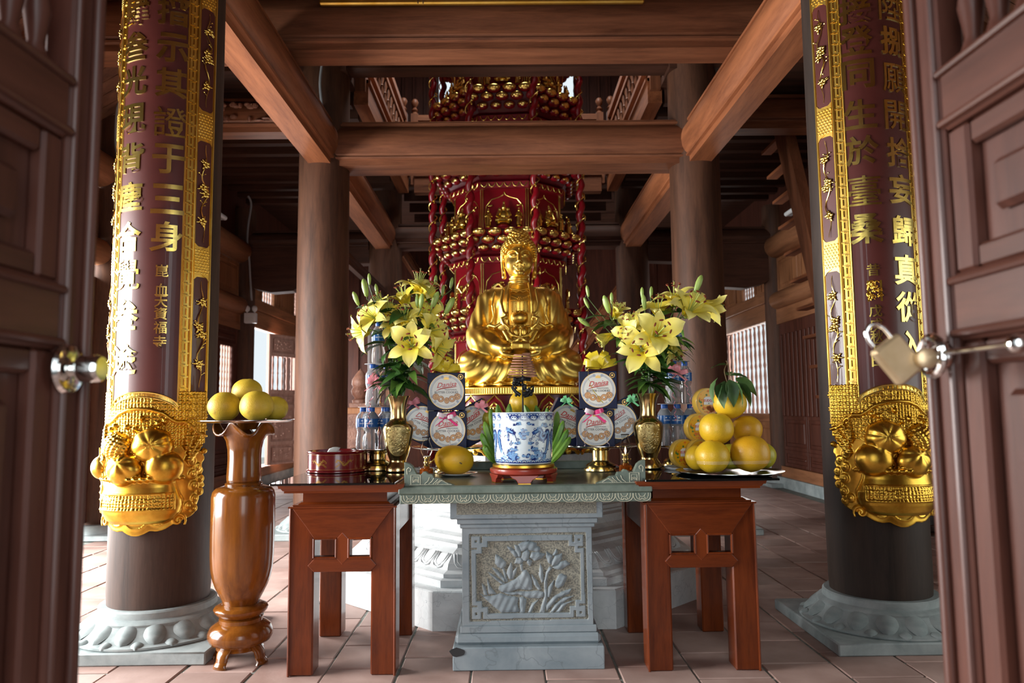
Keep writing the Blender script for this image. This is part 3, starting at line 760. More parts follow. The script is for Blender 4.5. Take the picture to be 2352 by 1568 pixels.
# open leaf in the far left bay with carved panels, standing across the opening
def carved_leaf():
    root = structure_root('door_12', (-3.62, 11.6, .28)); wdt = .62
    A = Vector((-3.66, 11.05, 0)); dirv = Vector((.44, .9, 0)).normalized(); nrm = Vector((dirv.y, -dirv.x, 0))
    Mx = Matrix(((dirv.x, -nrm.x, 0), (dirv.y, -nrm.y, 0), (0, 0, 1)))
    def put(mb, name, mat, **kw): mb.xf(lambda p: A + Mx @ Vector(p)); return mb.build(name, mat, root, **kw)
    PW = M['pinkwood']
    put(MB().box(0, .06, -.03, .03, .28, 2.26, 0, .006), 'stile', PW, smooth=False); put(MB().box(wdt - .06, wdt, -.03, .03, .28, 2.26, 0, .006), 'stile', PW, smooth=False)
    zs = [.28, .6, 1.16, 1.38, 1.95, 2.26]
    for z in zs: put(MB().box(.06, wdt - .06, -.03, .03, z - (.0 if z < .3 else .03), z + (.0 if z > 2.2 else .03), 0, .005), 'rail', PW, smooth=False)
    rr = random.Random(11)
    for k, (a, b) in enumerate(zip(zs[:-1], zs[1:])):
        a += .03; b -= .03
        if k == 3:
            bm = MB().lathe([(.018 * q, (b - a) * t) for q, t in ((1, 0), (.6, .08), (1, .25), (.6, .45), (1, .5), (.6, .55), (1, .75), (.6, .92), (1, 1))], (0, 0, 0), 8).mesh('turned_bar', PW)
            for q in range(5):
                o = new_obj('turned_bar', bm, root); o.location = A + Mx @ Vector((.06 + (wdt - .12) * (q + .5) / 5, 0, a)) - root.location
        else:
            put(MB().box(.06, wdt - .06, -.01, .012, a, b), 'panel', PW, smooth=False)
            c = MB().box(.1, wdt - .1, -.022, -.01, a + .035, b - .035, 0, .008)
            for q in range(26 if k == 1 else 18):
                u = .13 + (wdt - .26) * rr.random(); z = a + .06 + (b - a - .12) * rr.random()
                c.ell((u, -.026, z), (.012 + .02 * rr.random(), .01, .008 + .014 * rr.random()), 6, 4)
            put(c, 'carved_panel', PW)
carved_leaf()
# front wall with the doorway the camera looks through
wf = structure_root('wall_front', (0, .4, 0))
for sx in (-1, 1):
    for k in range(4):
        x0 = .84 + k * .74
        MB().box(sx * x0, sx * (x0 + .7), .38, .42, 0, 3.4).build('panel', M['wall_dark'], wf, False)
        MB().box(sx * (x0 + .7), sx * (x0 + .74), .36, .44, 0, 3.4).build('stile', M['wall_dark'], wf, False)
MB().box(-3.8, 3.8, .36, .44, 2.95, 5.2).build('head_wall', M['wall_dark'], wf, False)
# back wall
wb = structure_root('wall_back', (0, 13.6, 0))
for k in range(12):
    x0 = -4.2 + k * .7
    MB().box(x0, x0 + .64, 13.6, 13.66, 0, 4.3).build('panel', M['wall_dark'], wb, False)
    MB().box(x0 + .64, x0 + .7, 13.56, 13.66, 0, 4.3).build('stile', M['wall_dark'], wb, False)
MB().box(-4.2, 4.2, 13.54, 13.66, 1.0, 1.15).box(-4.2, 4.2, 13.54, 13.66, 2.5, 2.65).build('rail', M['wall_dark'], wb, False)
# the garden wall and hedge outside the far left door
o = MB().box(-7.6, -7.4, 8, 19, -.2, 1.1).build('wall_outside', M['outside'], smooth=False); o['kind'] = 'structure'
gm = MB(); rr = random.Random(9)
for k in range(60): gm.ell((-8.5 + rr.random() * .2, 9 + rr.random() * 9, 1.0 + rr.random() * 1.6), .25 + .3 * rr.random(), 7, 5)
o = gm.build('garden_foliage', M['foliage']); props(o, 'sunlit garden foliage outside the far left doorway', 'foliage', kind='stuff')
o = MB().box(-9, -4.0, -3, 19, -.3, -.1).build('ground', M['outside'], smooth=False); o['kind'] = 'structure'

# ---- front door leaves at the camera's sides
def front_leaf(sx, X):
    root = structure_root('door_1' if sx < 0 else 'door_2', (X, 1.0, 0)); DW, DX = M['door'], M['door_x']
    f = -sx                                           # the hall side of the leaf faces the axis
    def bx(a, b, z0, z1, t0, t1, name, mat, c=.006): MB().box(X + f * t0, X + f * t1, a, b, z0, z1, 0, c).build(name, mat, root, False)
    bx(1.175, 1.25, .05, 2.9, -.05, 0, 'stile', DW)
    MB().tube([(X + f * .004, 1.238, .05), (X + f * .004, 1.238, 2.9)], .011, 10).build('edge_bead', DW, root)
    MB().tube([(X + f * .002, 1.186, .05), (X + f * .002, 1.186, 2.9)], .006, 8).build('edge_bead', DW, root)
    bx(.45, .53, .05, 2.9, -.05, 0, 'stile', DW)
    rails = ((.05, .16), (1.195, 1.305), (1.545, 1.655), (2.3, 2.4), (2.8, 2.9))
    for (a, b) in rails:
        bx(.53, 1.175, a, b, -.05, .0, 'rail', DX)
        MB().tube([(X + f * .002, .53, b - .012), (X + f * .002, 1.175, b - .012)], .007, 8).tube([(X + f * .002, .53, a + .012), (X + f * .002, 1.175, a + .012)], .007, 8).build('rail_bead', DX, root)
    for k, (a, b) in enumerate(zip(rails[:-1], rails[1:])):
        z0, z1 = a[1], b[0]
        if k == 2:
            bm = MB().lathe([(.02 * q, (z1 - z0) * t) for q, t in ((1, 0), (.6, .04), (1, .12), (.6, .2), (.9, .24), (.6, .28), (1, .4), (.6, .5), (1, .55), (.6, .6), (1, .75), (.6, .86), (.9, .9), (1, 1))], (0, 0, 0), 10).mesh('turned_bar', DW)
            for q in range(10):
                o = new_obj('turned_bar', bm, root); o.location = Vector((X - f * .025, .56 + q * .062, z0)) - root.location
        else:
            bx(.53, 1.175, z0, z1, -.04, -.03, 'panel_ground', DW, .001)
            bx(.53, .57, z0, z1, -.035, -.008, 'panel_moulding', DW); bx(1.125, 1.175, z0, z1, -.035, -.008, 'panel_moulding', DW)
            bx(.57, 1.125, z0, z0 + .04, -.035, -.012, 'panel_moulding', DX); bx(.57, 1.125, z1 - .04, z1, -.035, -.012, 'panel_moulding', DX)
            bx(.62, 1.085, z0 + .08, z1 - .08, -.032, -.012, 'raised_panel', DW, .018)
    return root
dl = front_leaf(-1, -.76); dr = front_leaf(1, .69)
# door fittings
k = dl
b = MB().lathe([(.028, 0), (.04, .002), (.042, .006), (.038, .012), (.026, .014)], (0, 0, 0), 24); b.xf(lambda p: (-.76 + p[2], 1.19 + p[0], 1.165 + p[1])); b.build('knob_rose', M['chrome'], k)
b = MB().lathe([(.012, .012), (.012, .022), (.021, .026), (.022, .03), (.022, .058), (.019, .062), (0, .062)], (0, 0, 0), 24); b.xf(lambda p: (-.76 + p[2], 1.19 + p[0], 1.165 + p[1])); b.build('door_knob', M['chrome'], k)['label'] = 'chrome door knob'
k = dr
def ringm(cx, cy, cz, R, r, ax): 
    pts = [(cx + (R * math.cos(t) if ax != 'x' else 0), cy + (R * math.cos(t) if ax == 'x' else 0), cz + R * math.sin(t)) for t in [2 * PI * q / 32 for q in range(33)]]
    return MB().tube(pts, r, 8, caps=False)
ringm(.655, 1.185, 1.172, .031, .007, 'x').build('pull_ring', M['chrome'], k)['label'] = 'chrome pull ring'
MB().ell((.672, 1.185, 1.172), (.018, .024, .024)).build('rose', M['chrome'], k)
MB().tube([(.655, 1.2, 1.174), (.655, .985, 1.174)], .0045, 10).build('bolt_rod', M['chrome'], k)['label'] = 'sliding chrome bolt'
MB().ell((.655, .985, 1.174), .014).build('ball_end', M['chrome'], k)
k = thing('padlock', 'blurred open brass padlock hanging before the right gilded plaque', 'padlock', (.575, 1.16, 1.14))
R = Matrix.Rotation(math.radians(-38), 3, 'Y')
b = MB().box(-.026, .026, -.011, .011, -.034, .034, 0, .004); b.xf(lambda p: Vector((.585, 1.16, 1.165)) + R @ Vector(p)); b.build('body', M['padlock'], k, False)
b = MB().tube([(.016, 0, .03), (.016, 0, .052), (.011, 0, .064), (0, 0, .069), (-.011, 0, .064), (-.016, 0, .052), (-.016, 0, .04)], .004, 10); b.xf(lambda p: Vector((.585, 1.16, 1.165)) + R @ Vector(p)); b.build('shackle', M['chrome'], k)
b = MB().lathe([(.016, 0), (.016, .012), (.01, .016), (0, .016)], (0, 0, 0), 20); b.xf(lambda p: (.62 + p[0], 1.148 - p[2], 1.165 + p[1])); b.build('core', M['padlock'], k)
# ---------------------------------------------------------------- side tables
def side_table(x0, x1, sx, label):
    """sx: -1 left table, +1 right table; x0..x1 outer leg faces"""
    t = thing('side_table', label, 'table', ((x0 + x1) / 2, 3.45, 0), 0, 'red-brown side tables flanking the stone altar')
    T, TX, TY = M['table'], M['table_x'], M['table_y']
    W = .105; F0, F1 = 3.13, 3.235; B0, B1 = 3.65, 3.755
    for (a, b) in ((x0, x0 + W), (x1 - W, x1)):
        MB().box(a, b, F0, F1, 0, .685, 0, .006).build('leg', T, t, False)
        MB().box(a, b, B0, B1, 0, .685, 0, .006).build('leg', T, t, False)
    xa, xb = x0 + W, x1 - W; xm = (xa + xb) / 2
    def bead(pts): return MB().tube(pts, .006, 6)
    MB().prism([(x0 + .012, .683), (x1 - .012, .683), (xb + .03, .60), (xb, .557), (xa, .557), (xa - .03, .60)], F0 - .006, F1 - .03).build('top_rail', TX, t, False, bevel=.003)
    MB().prism([(xa - .026, .447), (xa, .475), (xb, .475), (xb + .026, .447), (xb, .42), (xa, .42)], F0 - .006, F1 - .03).build('lower_rail', TX, t, False, bevel=.004)
    MB().prism([(xm, .447), (xm + .026, .475), (xm + .026, .557), (xm, .585), (xm - .026, .557), (xm - .026, .475)], F0 - .007, F1 - .03).build('mullion', T, t, False, bevel=.004)
    for (a, b) in ((xa, xm - .026), (xm + .026, xb)):
        f = MB()
        for (p, q) in (((a, .557), (b, .557)), ((a, .478), (b, .478)), ((a, .478), (a, .557)), ((b, .478), (b, .557))): f.tube([(p[0], F0 - .004, p[1]), (q[0], F0 - .004, q[1])], .0055, 6)
        f.build('opening_bead', T, t)
    for xx in (x0 + .005, x1 - .005): MB().tube([(xx, F0 - .001, 0), (xx, F0 - .001, .683)], .0055, 6).build('edge_bead', T, t)
    for (a, b) in ((x0 + .012, x0 + W - .03), (x1 - W + .03, x1 - .012)):
        MB().box(a, b, F1, B0, .56, .68).build('side_rail', TY, t, False)
    MB().box(x0 + .02, x1 - .02, B0 + .02, B1 - .02, .57, .68).build('back_rail', TX, t, False)
    # moulded frieze, neck and cornice (set slightly wider than the frame)
    y0, y1 = 3.125, 3.77
    def ring(prof, name):
        b = MB()
        for k, (e0, z0, e1, z1) in enumerate(prof):
            v = []
            for e, z in ((e0, z0), (e1, z1)): v += [(x0 - e, y0 - e, z), (x1 + e, y0 - e, z), (x1 + e, y1 + e, z), (x0 - e, y1 + e, z)]
            b.add(v, [(0, 1, 5, 4), (1, 2, 6, 5), (2, 3, 7, 6), (3, 0, 4, 7), (4, 5, 6, 7), (3, 2, 1, 0)])
        b.build(name, TX, t, False)
    ring([(.004, .683, .004, .690), (-.012, .690, -.012, .696), (-.028, .696, -.04, .704)], 'base_moulding')
    ring([(-.045, .704, -.045, .748)], 'neck')
    ring([(.018, .748, .018, .757), (.022, .757, .03, .768), (.036, .768, .04, .783)], 'cornice')
    g = MB().box(x0 - .065 if sx < 0 else x0 - .005, x1 + .005 if sx < 0 else x1 + .085, 3.06, 3.9, .7832, .7925, 0, .002).build('glass_sheet', M['glass_black'], smooth=False)
    props(g, ('black glass sheet on the side table under the red lacquer box', 'black glass sheet on the side table under the pomelo pile')[sx > 0], 'glass sheet', 'black glass sheets on the side tables')
    return t
side_table(-.961, -.512, -1, 'glossy red-brown wooden side table beside the turned wooden vase')
side_table(.535, 1.004, 1, 'glossy red-brown wooden side table under the pomelos')
ZG = .7925                                                   # top of the glass
ZS = .770                                                    # top of the stone altar

# ---------------------------------------------------------------- stone altar
alt = thing('stone_altar', 'carved stone altar table with a lotus relief on its pedestal', 'altar', (.033, 3.5, 0))
sl = MB().box(-.5, .566, 3.1, 3.96, .738, ZS, 0, .004)
sl.build('slab', M['stone_green'], alt, False)
MB().box(-.484, .55, 3.125, 3.95, ZS, ZS + .0015).build('worn_top', M['stone_top'], alt, False)
MB().box(-.495, .561, 3.108, 3.95, .698, .738, 0, .003).build('carved_edge', M['stone_green'], alt, False)
n = 14; wd = 1.05 / n
lm = MB()
def arc(cx, cz, r, a0, a1, k=8): return [(cx + r * math.cos(math.radians(a0 + (a1 - a0) * i / k)), 0, cz + r * math.sin(math.radians(a0 + (a1 - a0) * i / k))) for i in range(k + 1)]
for pts in ([(-.036, 0, .034), (-.036, 0, .018), (-.028, 0, .007), (-.016, 0, .001), (0, 0, .0), (.016, 0, .001), (.028, 0, .007), (.036, 0, .018), (.036, 0, .034)],
            [(-.026, 0, .036), (-.026, 0, .024), (-.02, 0, .012), (-.008, 0, .007), (0, 0, .012), (.008, 0, .007), (.02, 0, .012), (.026, 0, .024), (.026, 0, .036)],
            arc(0, .034, .014, 180, 360), arc(-.008, .014, .005, 90, 360), arc(.008, .014, .005, 90, -180)):
    lm.tube(pts, .0011, 4)
lme = lm.mesh('petal_line', M['stone_line'])
for k in range(n):
    o = new_obj('petal_line', lme, alt); o.location = Vector((-.489 + wd * (k + .5), 3.1075, .6985)) - alt.location
MB().box(-.42, .49, 3.9, 3.955, ZS, .812, 0, .004).build('back_ledge', M['stone_green'], alt, False)
# corner ornaments, cloud-shaped with chiselled lines
for sx in (-1, 1):
    xc = -.478 if sx < 0 else .544
    pr = [(0, 0), (.215, 0), (.185, .012), (.165, .02), (.15, .031), (.125, .034), (.118, .048), (.1, .05), (.09, .06), (.078, .058), (.07, .047), (.052, .05), (.045, .062), (.035, .082), (.02, .094), (0, .1)]
    poly = [(xc - sx * a, ZS + b) for a, b in pr]
    o = MB().prism(poly, 3.128, 3.165).build('corner_ornament', M['stone_green'], alt, False, bevel=.002)
    L = MB()
    def ln(pts, r=.0013): L.tube([(xc - sx * a, 3.127, ZS + b) for a, b in pts], r, 4)
    for s_ in (.0, .008): ln([(.028 + s_, .006 + s_), (.028 + s_, .046 - s_), (.068 - s_, .046 - s_), (.068 - s_, .006 + s_)])
    ln([(.02, .005), (.2, .005)])
    for r_ in (.006, .011): ln([(.05 + r_ * math.cos(t), .016 + r_ * math.sin(t)) for t in np.linspace(0, PI, 8)])
    for q in range(4): ln([(.085 + q * .018, .008), (.1 + q * .018, .02), (.106 + q * .018, .036 - q * .004)])
    ln([(.13, .008), (.15, .022), (.165, .02), (.185, .008)])
    ln([(.012, .05), (.01, .07), (.018, .078), (.027, .072), (.025, .062), (.018, .062)])
    L.build('chiselled_lines', M['stone_line'], o if False else alt)
# stepped pedestal
def block(x0, x1, y0, y1, z0, z1, name='course', c=.004): MB().box(x0, x1, y0, y1, z0, z1, 0, c).build(name, M['stone'], alt, False)
xl, xr = -.262, .335
block(xl - .028, xr + .033, 3.19, 3.8, .62, .698)
block(xl + .0, xr + .012, 3.205, 3.785, .596, .62); block(xl + .012, xr, 3.212, 3.775, .578, .596)
block(xl + .02, xr - .012, 3.236, 3.76, .168, .578, 'dado')
block(xl + .012, xr, 3.212, 3.775, .138, .168); block(xl - .008, xr + .014, 3.196, 3.79, .095, .138, 'course', .012)
block(xl - .017, xr + .024, 3.165, 3.81, 0, .095, 'foot')
MB().box(xl, xr + .005, 3.1885, 3.2, .64, .69).build('stippled_band', M['stone_carved'], alt, False)
cm = MB(); rr = random.Random(4); pts = [(xl - .016 + .045 * math.cos(t) * (.6 + .4 * rr.random()) + .02, .083 + .02 * math.sin(t) * (.7 + .3 * rr.random()) - .006) for t in np.linspace(0, 2 * PI, 12)[:-1]]
cm.prism(pts, 3.163, 3.17).build('chipped_corner', M['chip'], alt, False)
# lotus relief on the dado as a height field
def relief():
    RX0, RX1, RZ0, RZ1 = -.242, .323, .168, .578; nx, nz = 250, 182
    cx = np.linspace(27, 2010, nx); cy = np.linspace(1470, 60, nz)          # drawing units of the panel
    U, V = np.meshgrid(cx, cy, indexing='ij'); H = np.zeros_like(U); Gd = np.zeros(U.shape, bool)
    def inside(poly):
        m = np.zeros(U.shape, bool); p = poly
        for i in range(len(p)):
            (ax, ay), (bx, by) = p[i], p[(i + 1) % len(p)]
            if ay == by: continue
            c = ((ay > V) != (by > V)) & (U < (bx - ax) * (V - ay) / (by - ay) + ax); m ^= c
        return m
    def edist(poly):
        D = np.full(U.shape, 1e9)
        for i in range(len(poly)):
            (ax, ay), (bx, by) = poly[i], poly[(i + 1) % len(poly)]; dx, dy = bx - ax, by - ay
            t = np.clip(((U - ax) * dx + (V - ay) * dy) / (dx * dx + dy * dy + 1e-9), 0, 1); D = np.minimum(D, np.hypot(U - ax - t * dx, V - ay - t * dy))
        return D
    def step(x0, y0, x1, y1, s): return [(x0 + 2 * s, y0), (x1 - 2 * s, y0), (x1 - 2 * s, y0 + s), (x1 - s, y0 + s), (x1 - s, y0 + 2 * s), (x1, y0 + 2 * s), (x1, y1 - 2 * s), (x1 - s, y1 - 2 * s), (x1 - s, y1 - s), (x1 - 2 * s, y1 - s), (x1 - 2 * s, y1), (x0 + 2 * s, y1), (x0 + 2 * s, y1 - s), (x0 + s, y1 - s), (x0 + s, y1 - 2 * s), (x0, y1 - 2 * s), (x0, y0 + 2 * s), (x0 + s, y0 + 2 * s), (x0 + s, y0 + s), (x0 + 2 * s, y0 + s)]
    inner = step(238, 258, 1822, 1308, 88); m = inside(inner); H[m] = -.011; Gd |= m
    # groove round the panel and the corner keys
    outer = [(150, 170), (1890, 160), (1905, 1385), (155, 1400)]; d = edist(outer); g = d < 18; H[g] = -.006; Gd |= g
    for (kx, ky, sx, sy) in ((150, 170, 1, 1), (1890, 165, -1, 1), (1900, 1390, -1, -1), (155, 1395, 1, -1)):
        for (a, b, c, e) in ((155, 10, 185, 115), (10, 180, 100, 210), (70, 70, 100, 105)):
            xs = sorted((kx + sx * a, kx + sx * c)); ys = sorted((ky + sy * b, ky + sy * e)); g = (U > xs[0]) & (U < xs[1]) & (V > ys[0]) & (V < ys[1]); H[g] = -.006; Gd |= g
    S = [[(470, 640), (540, 670), (620, 740), (710, 840), (670, 860), (560, 760)], [(410, 710), (480, 740), (600, 830), (690, 890), (620, 890), (500, 800)], [(770, 570), (790, 640), (780, 820), (740, 820), (695, 740), (720, 660)],
         [(865, 640), (845, 720), (790, 830), (775, 780), (800, 690)], [(320, 870), (375, 930), (410, 1050), (350, 1040)], [(400, 790), (450, 920), (540, 1030), (420, 1030)], [(1210, 590), (1245, 660), (1262, 850), (1230, 880), (1185, 760), (1195, 680)],
         [(1070, 740), (1150, 830), (1225, 970), (1180, 985), (1105, 890)], [(1420, 830), (1395, 950), (1345, 1090), (1305, 1080), (1330, 930)], [(1690, 960), (1640, 1040), (1480, 1100), (1330, 1250), (1300, 1290), (1280, 1200), (1400, 1080), (1530, 1010)],
         [(1720, 1070), (1600, 1130), (1480, 1220), (1400, 1300), (1350, 1300), (1420, 1190), (1560, 1090)], [(1740, 1130), (1620, 1180), (1500, 1300), (1430, 1300), (1520, 1180)], [(1180, 1120), (1130, 1180), (1070, 1300), (1015, 1300), (1080, 1165)], [(1000, 1110), (965, 1300), (895, 1300), (890, 1080), (950, 1080)],
         [(280, 1010), (360, 1060), (470, 1060), (600, 1020), (720, 1060), (830, 1070), (880, 1090), (860, 1180), (890, 1290), (620, 1300), (500, 1210), (420, 1140)],
         [(580, 920), (640, 890), (720, 870), (840, 810), (920, 740), (940, 690), (1000, 690), (1040, 740), (1080, 830), (1080, 970), (1040, 980), (880, 960), (760, 1000), (640, 1010), (575, 970)],
         [(640, 1010), (760, 1005), (900, 1000), (1000, 1000), (1170, 990), (1260, 1010), (1260, 1080), (1190, 1100), (1020, 1090), (960, 1070), (880, 1040), (760, 1050)],
         [(905, 590), (950, 590), (945, 700), (915, 700)], [(1350, 640), (1395, 660), (1335, 740), (1310, 860), (1315, 1080), (1270, 1300), (1190, 1300), (1262, 1080), (1265, 860), (1290, 730)],
         [(540, 450), (600, 490), (690, 570), (695, 620), (640, 675), (570, 640), (520, 580), (525, 500)], [(630, 660), (665, 660), (720, 850), (690, 860)], [(1490, 760), (1540, 745), (1620, 790), (1600, 850), (1560, 920), (1480, 960), (1430, 930), (1440, 850)],
         [(1400, 470), (1460, 380), (1485, 440), (1430, 495)], [(1305, 420), (1350, 450), (1400, 480), (1390, 560), (1375, 620), (1330, 580), (1300, 500)], [(1520, 570), (1600, 555), (1670, 610), (1600, 650), (1530, 690), (1430, 680), (1400, 650)], [(1380, 560), (1440, 480), (1550, 450), (1540, 540), (1480, 610), (1390, 640)],
         [(880, 310), (950, 275), (1040, 262), (1110, 280), (1160, 300), (1160, 340), (1190, 350), (1220, 380), (1200, 430), (1040, 400), (900, 420)], [(705, 345), (760, 350), (830, 400), (900, 490), (830, 500), (770, 430)], [(820, 320), (880, 330), (915, 400), (925, 490), (890, 500), (840, 420)],
         [(1050, 500), (1080, 430), (1190, 430), (1290, 460), (1240, 520), (1130, 560)], [(820, 590), (850, 510), (930, 510), (960, 560), (920, 600)], [(1010, 510), (1090, 560), (1060, 640), (1010, 590)], [(940, 440), (1020, 380), (1055, 440), (1040, 510), (1000, 560), (950, 550), (925, 500)]]
    for k, s in enumerate(S):
        m = inside(s); d = edist(s); hh = -.009 + .0085 * np.clip(d / 45, 0, 1) ** .5 + .0012 * np.sin(U * .06 + V * .03 + k)
        H[m] = hh[m]; e = (d < 9) & ~m; H[e] = np.minimum(H[e], -.011); Gd[m] = False
    xs = RX0 + (RX1 - RX0) * np.linspace(0, 1, nx); zs = RZ0 + (RZ1 - RZ0) * np.linspace(0, 1, nz)
    XX, ZZ = np.meshgrid(xs, zs, indexing='ij'); YY = 3.222 - H; YY[[0, -1], :] = 3.237
    off = np.array(alt.location); v = np.stack([XX, YY, ZZ], -1).reshape(-1, 3) - off
    i, j = np.meshgrid(np.arange(nx - 1), np.arange(nz - 1), indexing='ij'); a = i * nz + j
    f = np.stack([a, a + nz, a + nz + 1, a + 1], -1).reshape(-1, 4); mi = Gd[:-1, :-1].reshape(-1).astype(int)
    o = new_obj('lotus_relief', np_mesh('lotus_relief', v, f, [M['stone'], M['stone_carved']], True, mi), alt)
    return o
relief()

# ---------------------------------------------------------------- octagonal stone pedestal behind the altar
ped = thing('stone_pedestal', 'pale octagonal stone pedestal behind the altar carrying the gilded seat', 'pedestal', (.035, 4.82, 0))
def octa(prof, c, mat, name, parent, rot=PI / 8):
    b = MB(); k = len(prof); vs = []; f = []
    for i in range(8):
        a = rot + i * PI / 4 - PI / 2
        for (ap, z) in prof: r = ap / math.cos(PI / 8); vs.append((c[0] + r * math.cos(a), c[1] + r * math.sin(a), z))
    for i in range(8):
        for j in range(k - 1): f.append((i * k + j, ((i + 1) % 8) * k + j, ((i + 1) % 8) * k + j + 1, i * k + j + 1))
    f.append(tuple(i * k for i in range(8))[::-1]); f.append(tuple(i * k + k - 1 for i in range(8)))
    return b.add(vs, f).build(name, mat, parent, False)
pc = (.035, 4.82)
octa([(1.1, 0), (1.1, .185), (1.09, .19)], pc, M['stone_white'], 'block', ped)
octa([(1.02, .19), (1.02, .225), (.99, .232), (.99, .25), (.95, .262)], pc, M['stone_white'], 'step', ped)
octa([(.95, .262), (.94, .29), (.9, .33), (.84, .355), (.84, .372), (.8, .38)], pc, M['stone_white'], 'petal_course', ped)
octa([(.79, .38), (.79, .4), (.74, .41), (.71, .43), (.7, .47), (.66, .478), (.66, .49)], pc, M['stone_white'], 'step', ped)
octa([(.63, .49), (.63, .51), (.6, .515), (.6, .53), (.56, .54), (.56, .655), (.6, .66), (.6, .672)], pc, M['stone_white'], 'waist', ped)
octa([(.58, .672), (.58, .69), (.54, .7), (.54, .716), (.52, .72), (.5, .73), (.5, .815)], pc, M['stone_white'], 'top_slab', ped)
pl = MB()
for pts in ([(-.05, 0, .088), (-.045, 0, .03), (-.03, 0, .008), (0, 0, 0), (.03, 0, .008), (.045, 0, .03), (.05, 0, .088)], [(-.034, 0, .088), (-.03, 0, .04), (-.015, 0, .02), (.0, 0, .014), (.015, 0, .02), (.03, 0, .04), (.034, 0, .088)]): pl.tube(pts, .004, 5)
plm = pl.mesh('carved_petal', M['stone_white'])
for fce in (-2, -1, 0, 1, 2):
    a = -PI / 2 + fce * PI / 4; tx = Vector((-math.sin(a), math.cos(a), 0)); nr = Vector((math.cos(a), math.sin(a), 0)); side = 2 * .9 * math.tan(PI / 8)
    for k in range(7):
        o = new_obj('carved_petal', plm, ped); u = (k - 3) * side / 7.2
        o.location = Vector((0, 0, .268)) + nr * .955 + tx * u; o.rotation_euler = Euler((math.radians(-40), 0, a + PI / 2))
    cv = MB(); rr = random.Random(20 + fce); s2 = 2 * .56 * math.tan(PI / 8)
    for k in range(30):
        u = (rr.random() - .5) * s2 * .8; z = .56 + .075 * rr.random(); p = nr * .562 + tx * u; r_ = .008 + .014 * rr.random()
        cv.tube([(p.x + tx.x * r_ * math.cos(t) , p.y + tx.y * r_ * math.cos(t), z + r_ * .8 * math.sin(t)) for t in np.linspace(0, 5, 8)], .003, 4)
    cv.build('carving', M['stone_white'], ped, world=False)

# ---------------------------------------------------------------- turned wooden vase
YV = 3.34; VX = xp(557, 1250, YV)
wv = thing('wooden_floor_vase', 'tall turned wooden floor vase with a ruffled mouth left of the altar', 'vase', (VX, YV, 0))
mpx = YV / FPX * 1.0
def zv(y): return zp(557, y, YV)
body = [(33, 1103), (36, 1106), (41, 1109), (40, 1113), (50, 1116), (60, 1120), (66, 1127), (68.5, 1138), (68.5, 1180), (68.5, 1230), (68, 1270), (66.5, 1300), (63, 1322), (56, 1343), (47, 1362), (41, 1374), (38, 1383), (30, 1387)]
MB().lathe([(r * mpx, zv(y)) for r, y in body], (VX, YV, 0), 48).build('body', M['vase_wood'], wv)
ring = [(34, 1382), (44, 1384), (55, 1389), (58, 1394), (56, 1400), (50, 1407), (46, 1410), (40, 1413), (46, 1416), (46, 1424), (54, 1428), (64, 1436), (69, 1447), (69, 1458), (64, 1468), (52, 1474), (47, 1480), (50, 1484), (40, 1488)]
MB().lathe([(r * mpx, zv(y)) for r, y in ring], (VX, YV, 0), 48).build('base', M['vase_wood'], wv)
zb = zv(1486)
for k in range(4):
    a = math.radians(-112 + 90 * k); c, s = math.cos(a), math.sin(a); b = MB()
    q = [(.075, zb + .03), (.105, zb + .0), (.112, zb - .03), (.108, .03), (.122, .012), (.12, 0)]
    b.grid(lambda u, v: (lambda j, t: (VX + (q[j][0] * (1 - t) + q[min(j + 1, 5)][0] * t + .016 * math.cos(2 * PI * u)) * c - (.036 - .008 * math.sin(v * PI)) * math.sin(2 * PI * u) * s,
                                       YV + (q[j][0] * (1 - t) + q[min(j + 1, 5)][0] * t + .016 * math.cos(2 * PI * u)) * s + (.036 - .008 * math.sin(v * PI)) * math.sin(2 * PI * u) * c,
                                       q[j][1] * (1 - t) + q[min(j + 1, 5)][1] * t))(min(int(v * 5), 4), v * 5 - min(int(v * 5), 4)), 14, 10, cu=True)
    b.build('foot', M['vase_wood'], wv)
neck = [(33, 1105), (33.5, 1090), (32.5, 1070), (32, 1050), (33, 1030), (37, 1010), (44, 995), (53, 984), (62, 975)]
def lip(u, v):
    a = 2 * PI * u; j = v * (len(neck) - 1); i = min(int(j), len(neck) - 2); t = j - i
    r = (neck[i][0] * (1 - t) + neck[i + 1][0] * t) * mpx; z = zv(neck[i][1] * (1 - t) + neck[i + 1][1] * t)
    wv_ = max(0, (v - .55) / .45) ** 2; z += wv_ * (.030 * math.cos(5 * a + 2.2) - .012); r *= 1 + wv_ * .10 * math.cos(5 * a + .4)
    return (VX + r * math.cos(a), YV + r * math.sin(a), z)
nb = MB().grid(lip, 60, 24, cu=True); o = nb.build('mouth', M['vase_wood'], wv)
so = o.modifiers.new('s', 'SOLIDIFY'); so.thickness = .008; so.offset = -1
ZT = zp(562, 968, YV)
# (a thin disc of wood inside the mouth carries the tray)
MB().lathe([(.05, ZT - .035), (.062, ZT - .004), (0, ZT - .004)], (VX, YV, 0), 24).build('inner_rest', M['vase_wood'], wv)

def tray(name, c, r, z, label, mat='steel', cat='tray', group=None, rim=.008):
    o = MB().lathe([(0, z), (r * .8, z), (r * .93, z + rim * .3), (r, z + rim), (r * 1.0, z + rim - .002), (r * .93, z - .003), (r * .8, z - .004), (0, z - .004)], (c[0], c[1], 0), 56).build(name, M[mat])
    return props(o, label, cat, group)
tray('steel_tray', (VX + .008, YV), .208, ZT, 'thin steel tray on the turned wooden vase')

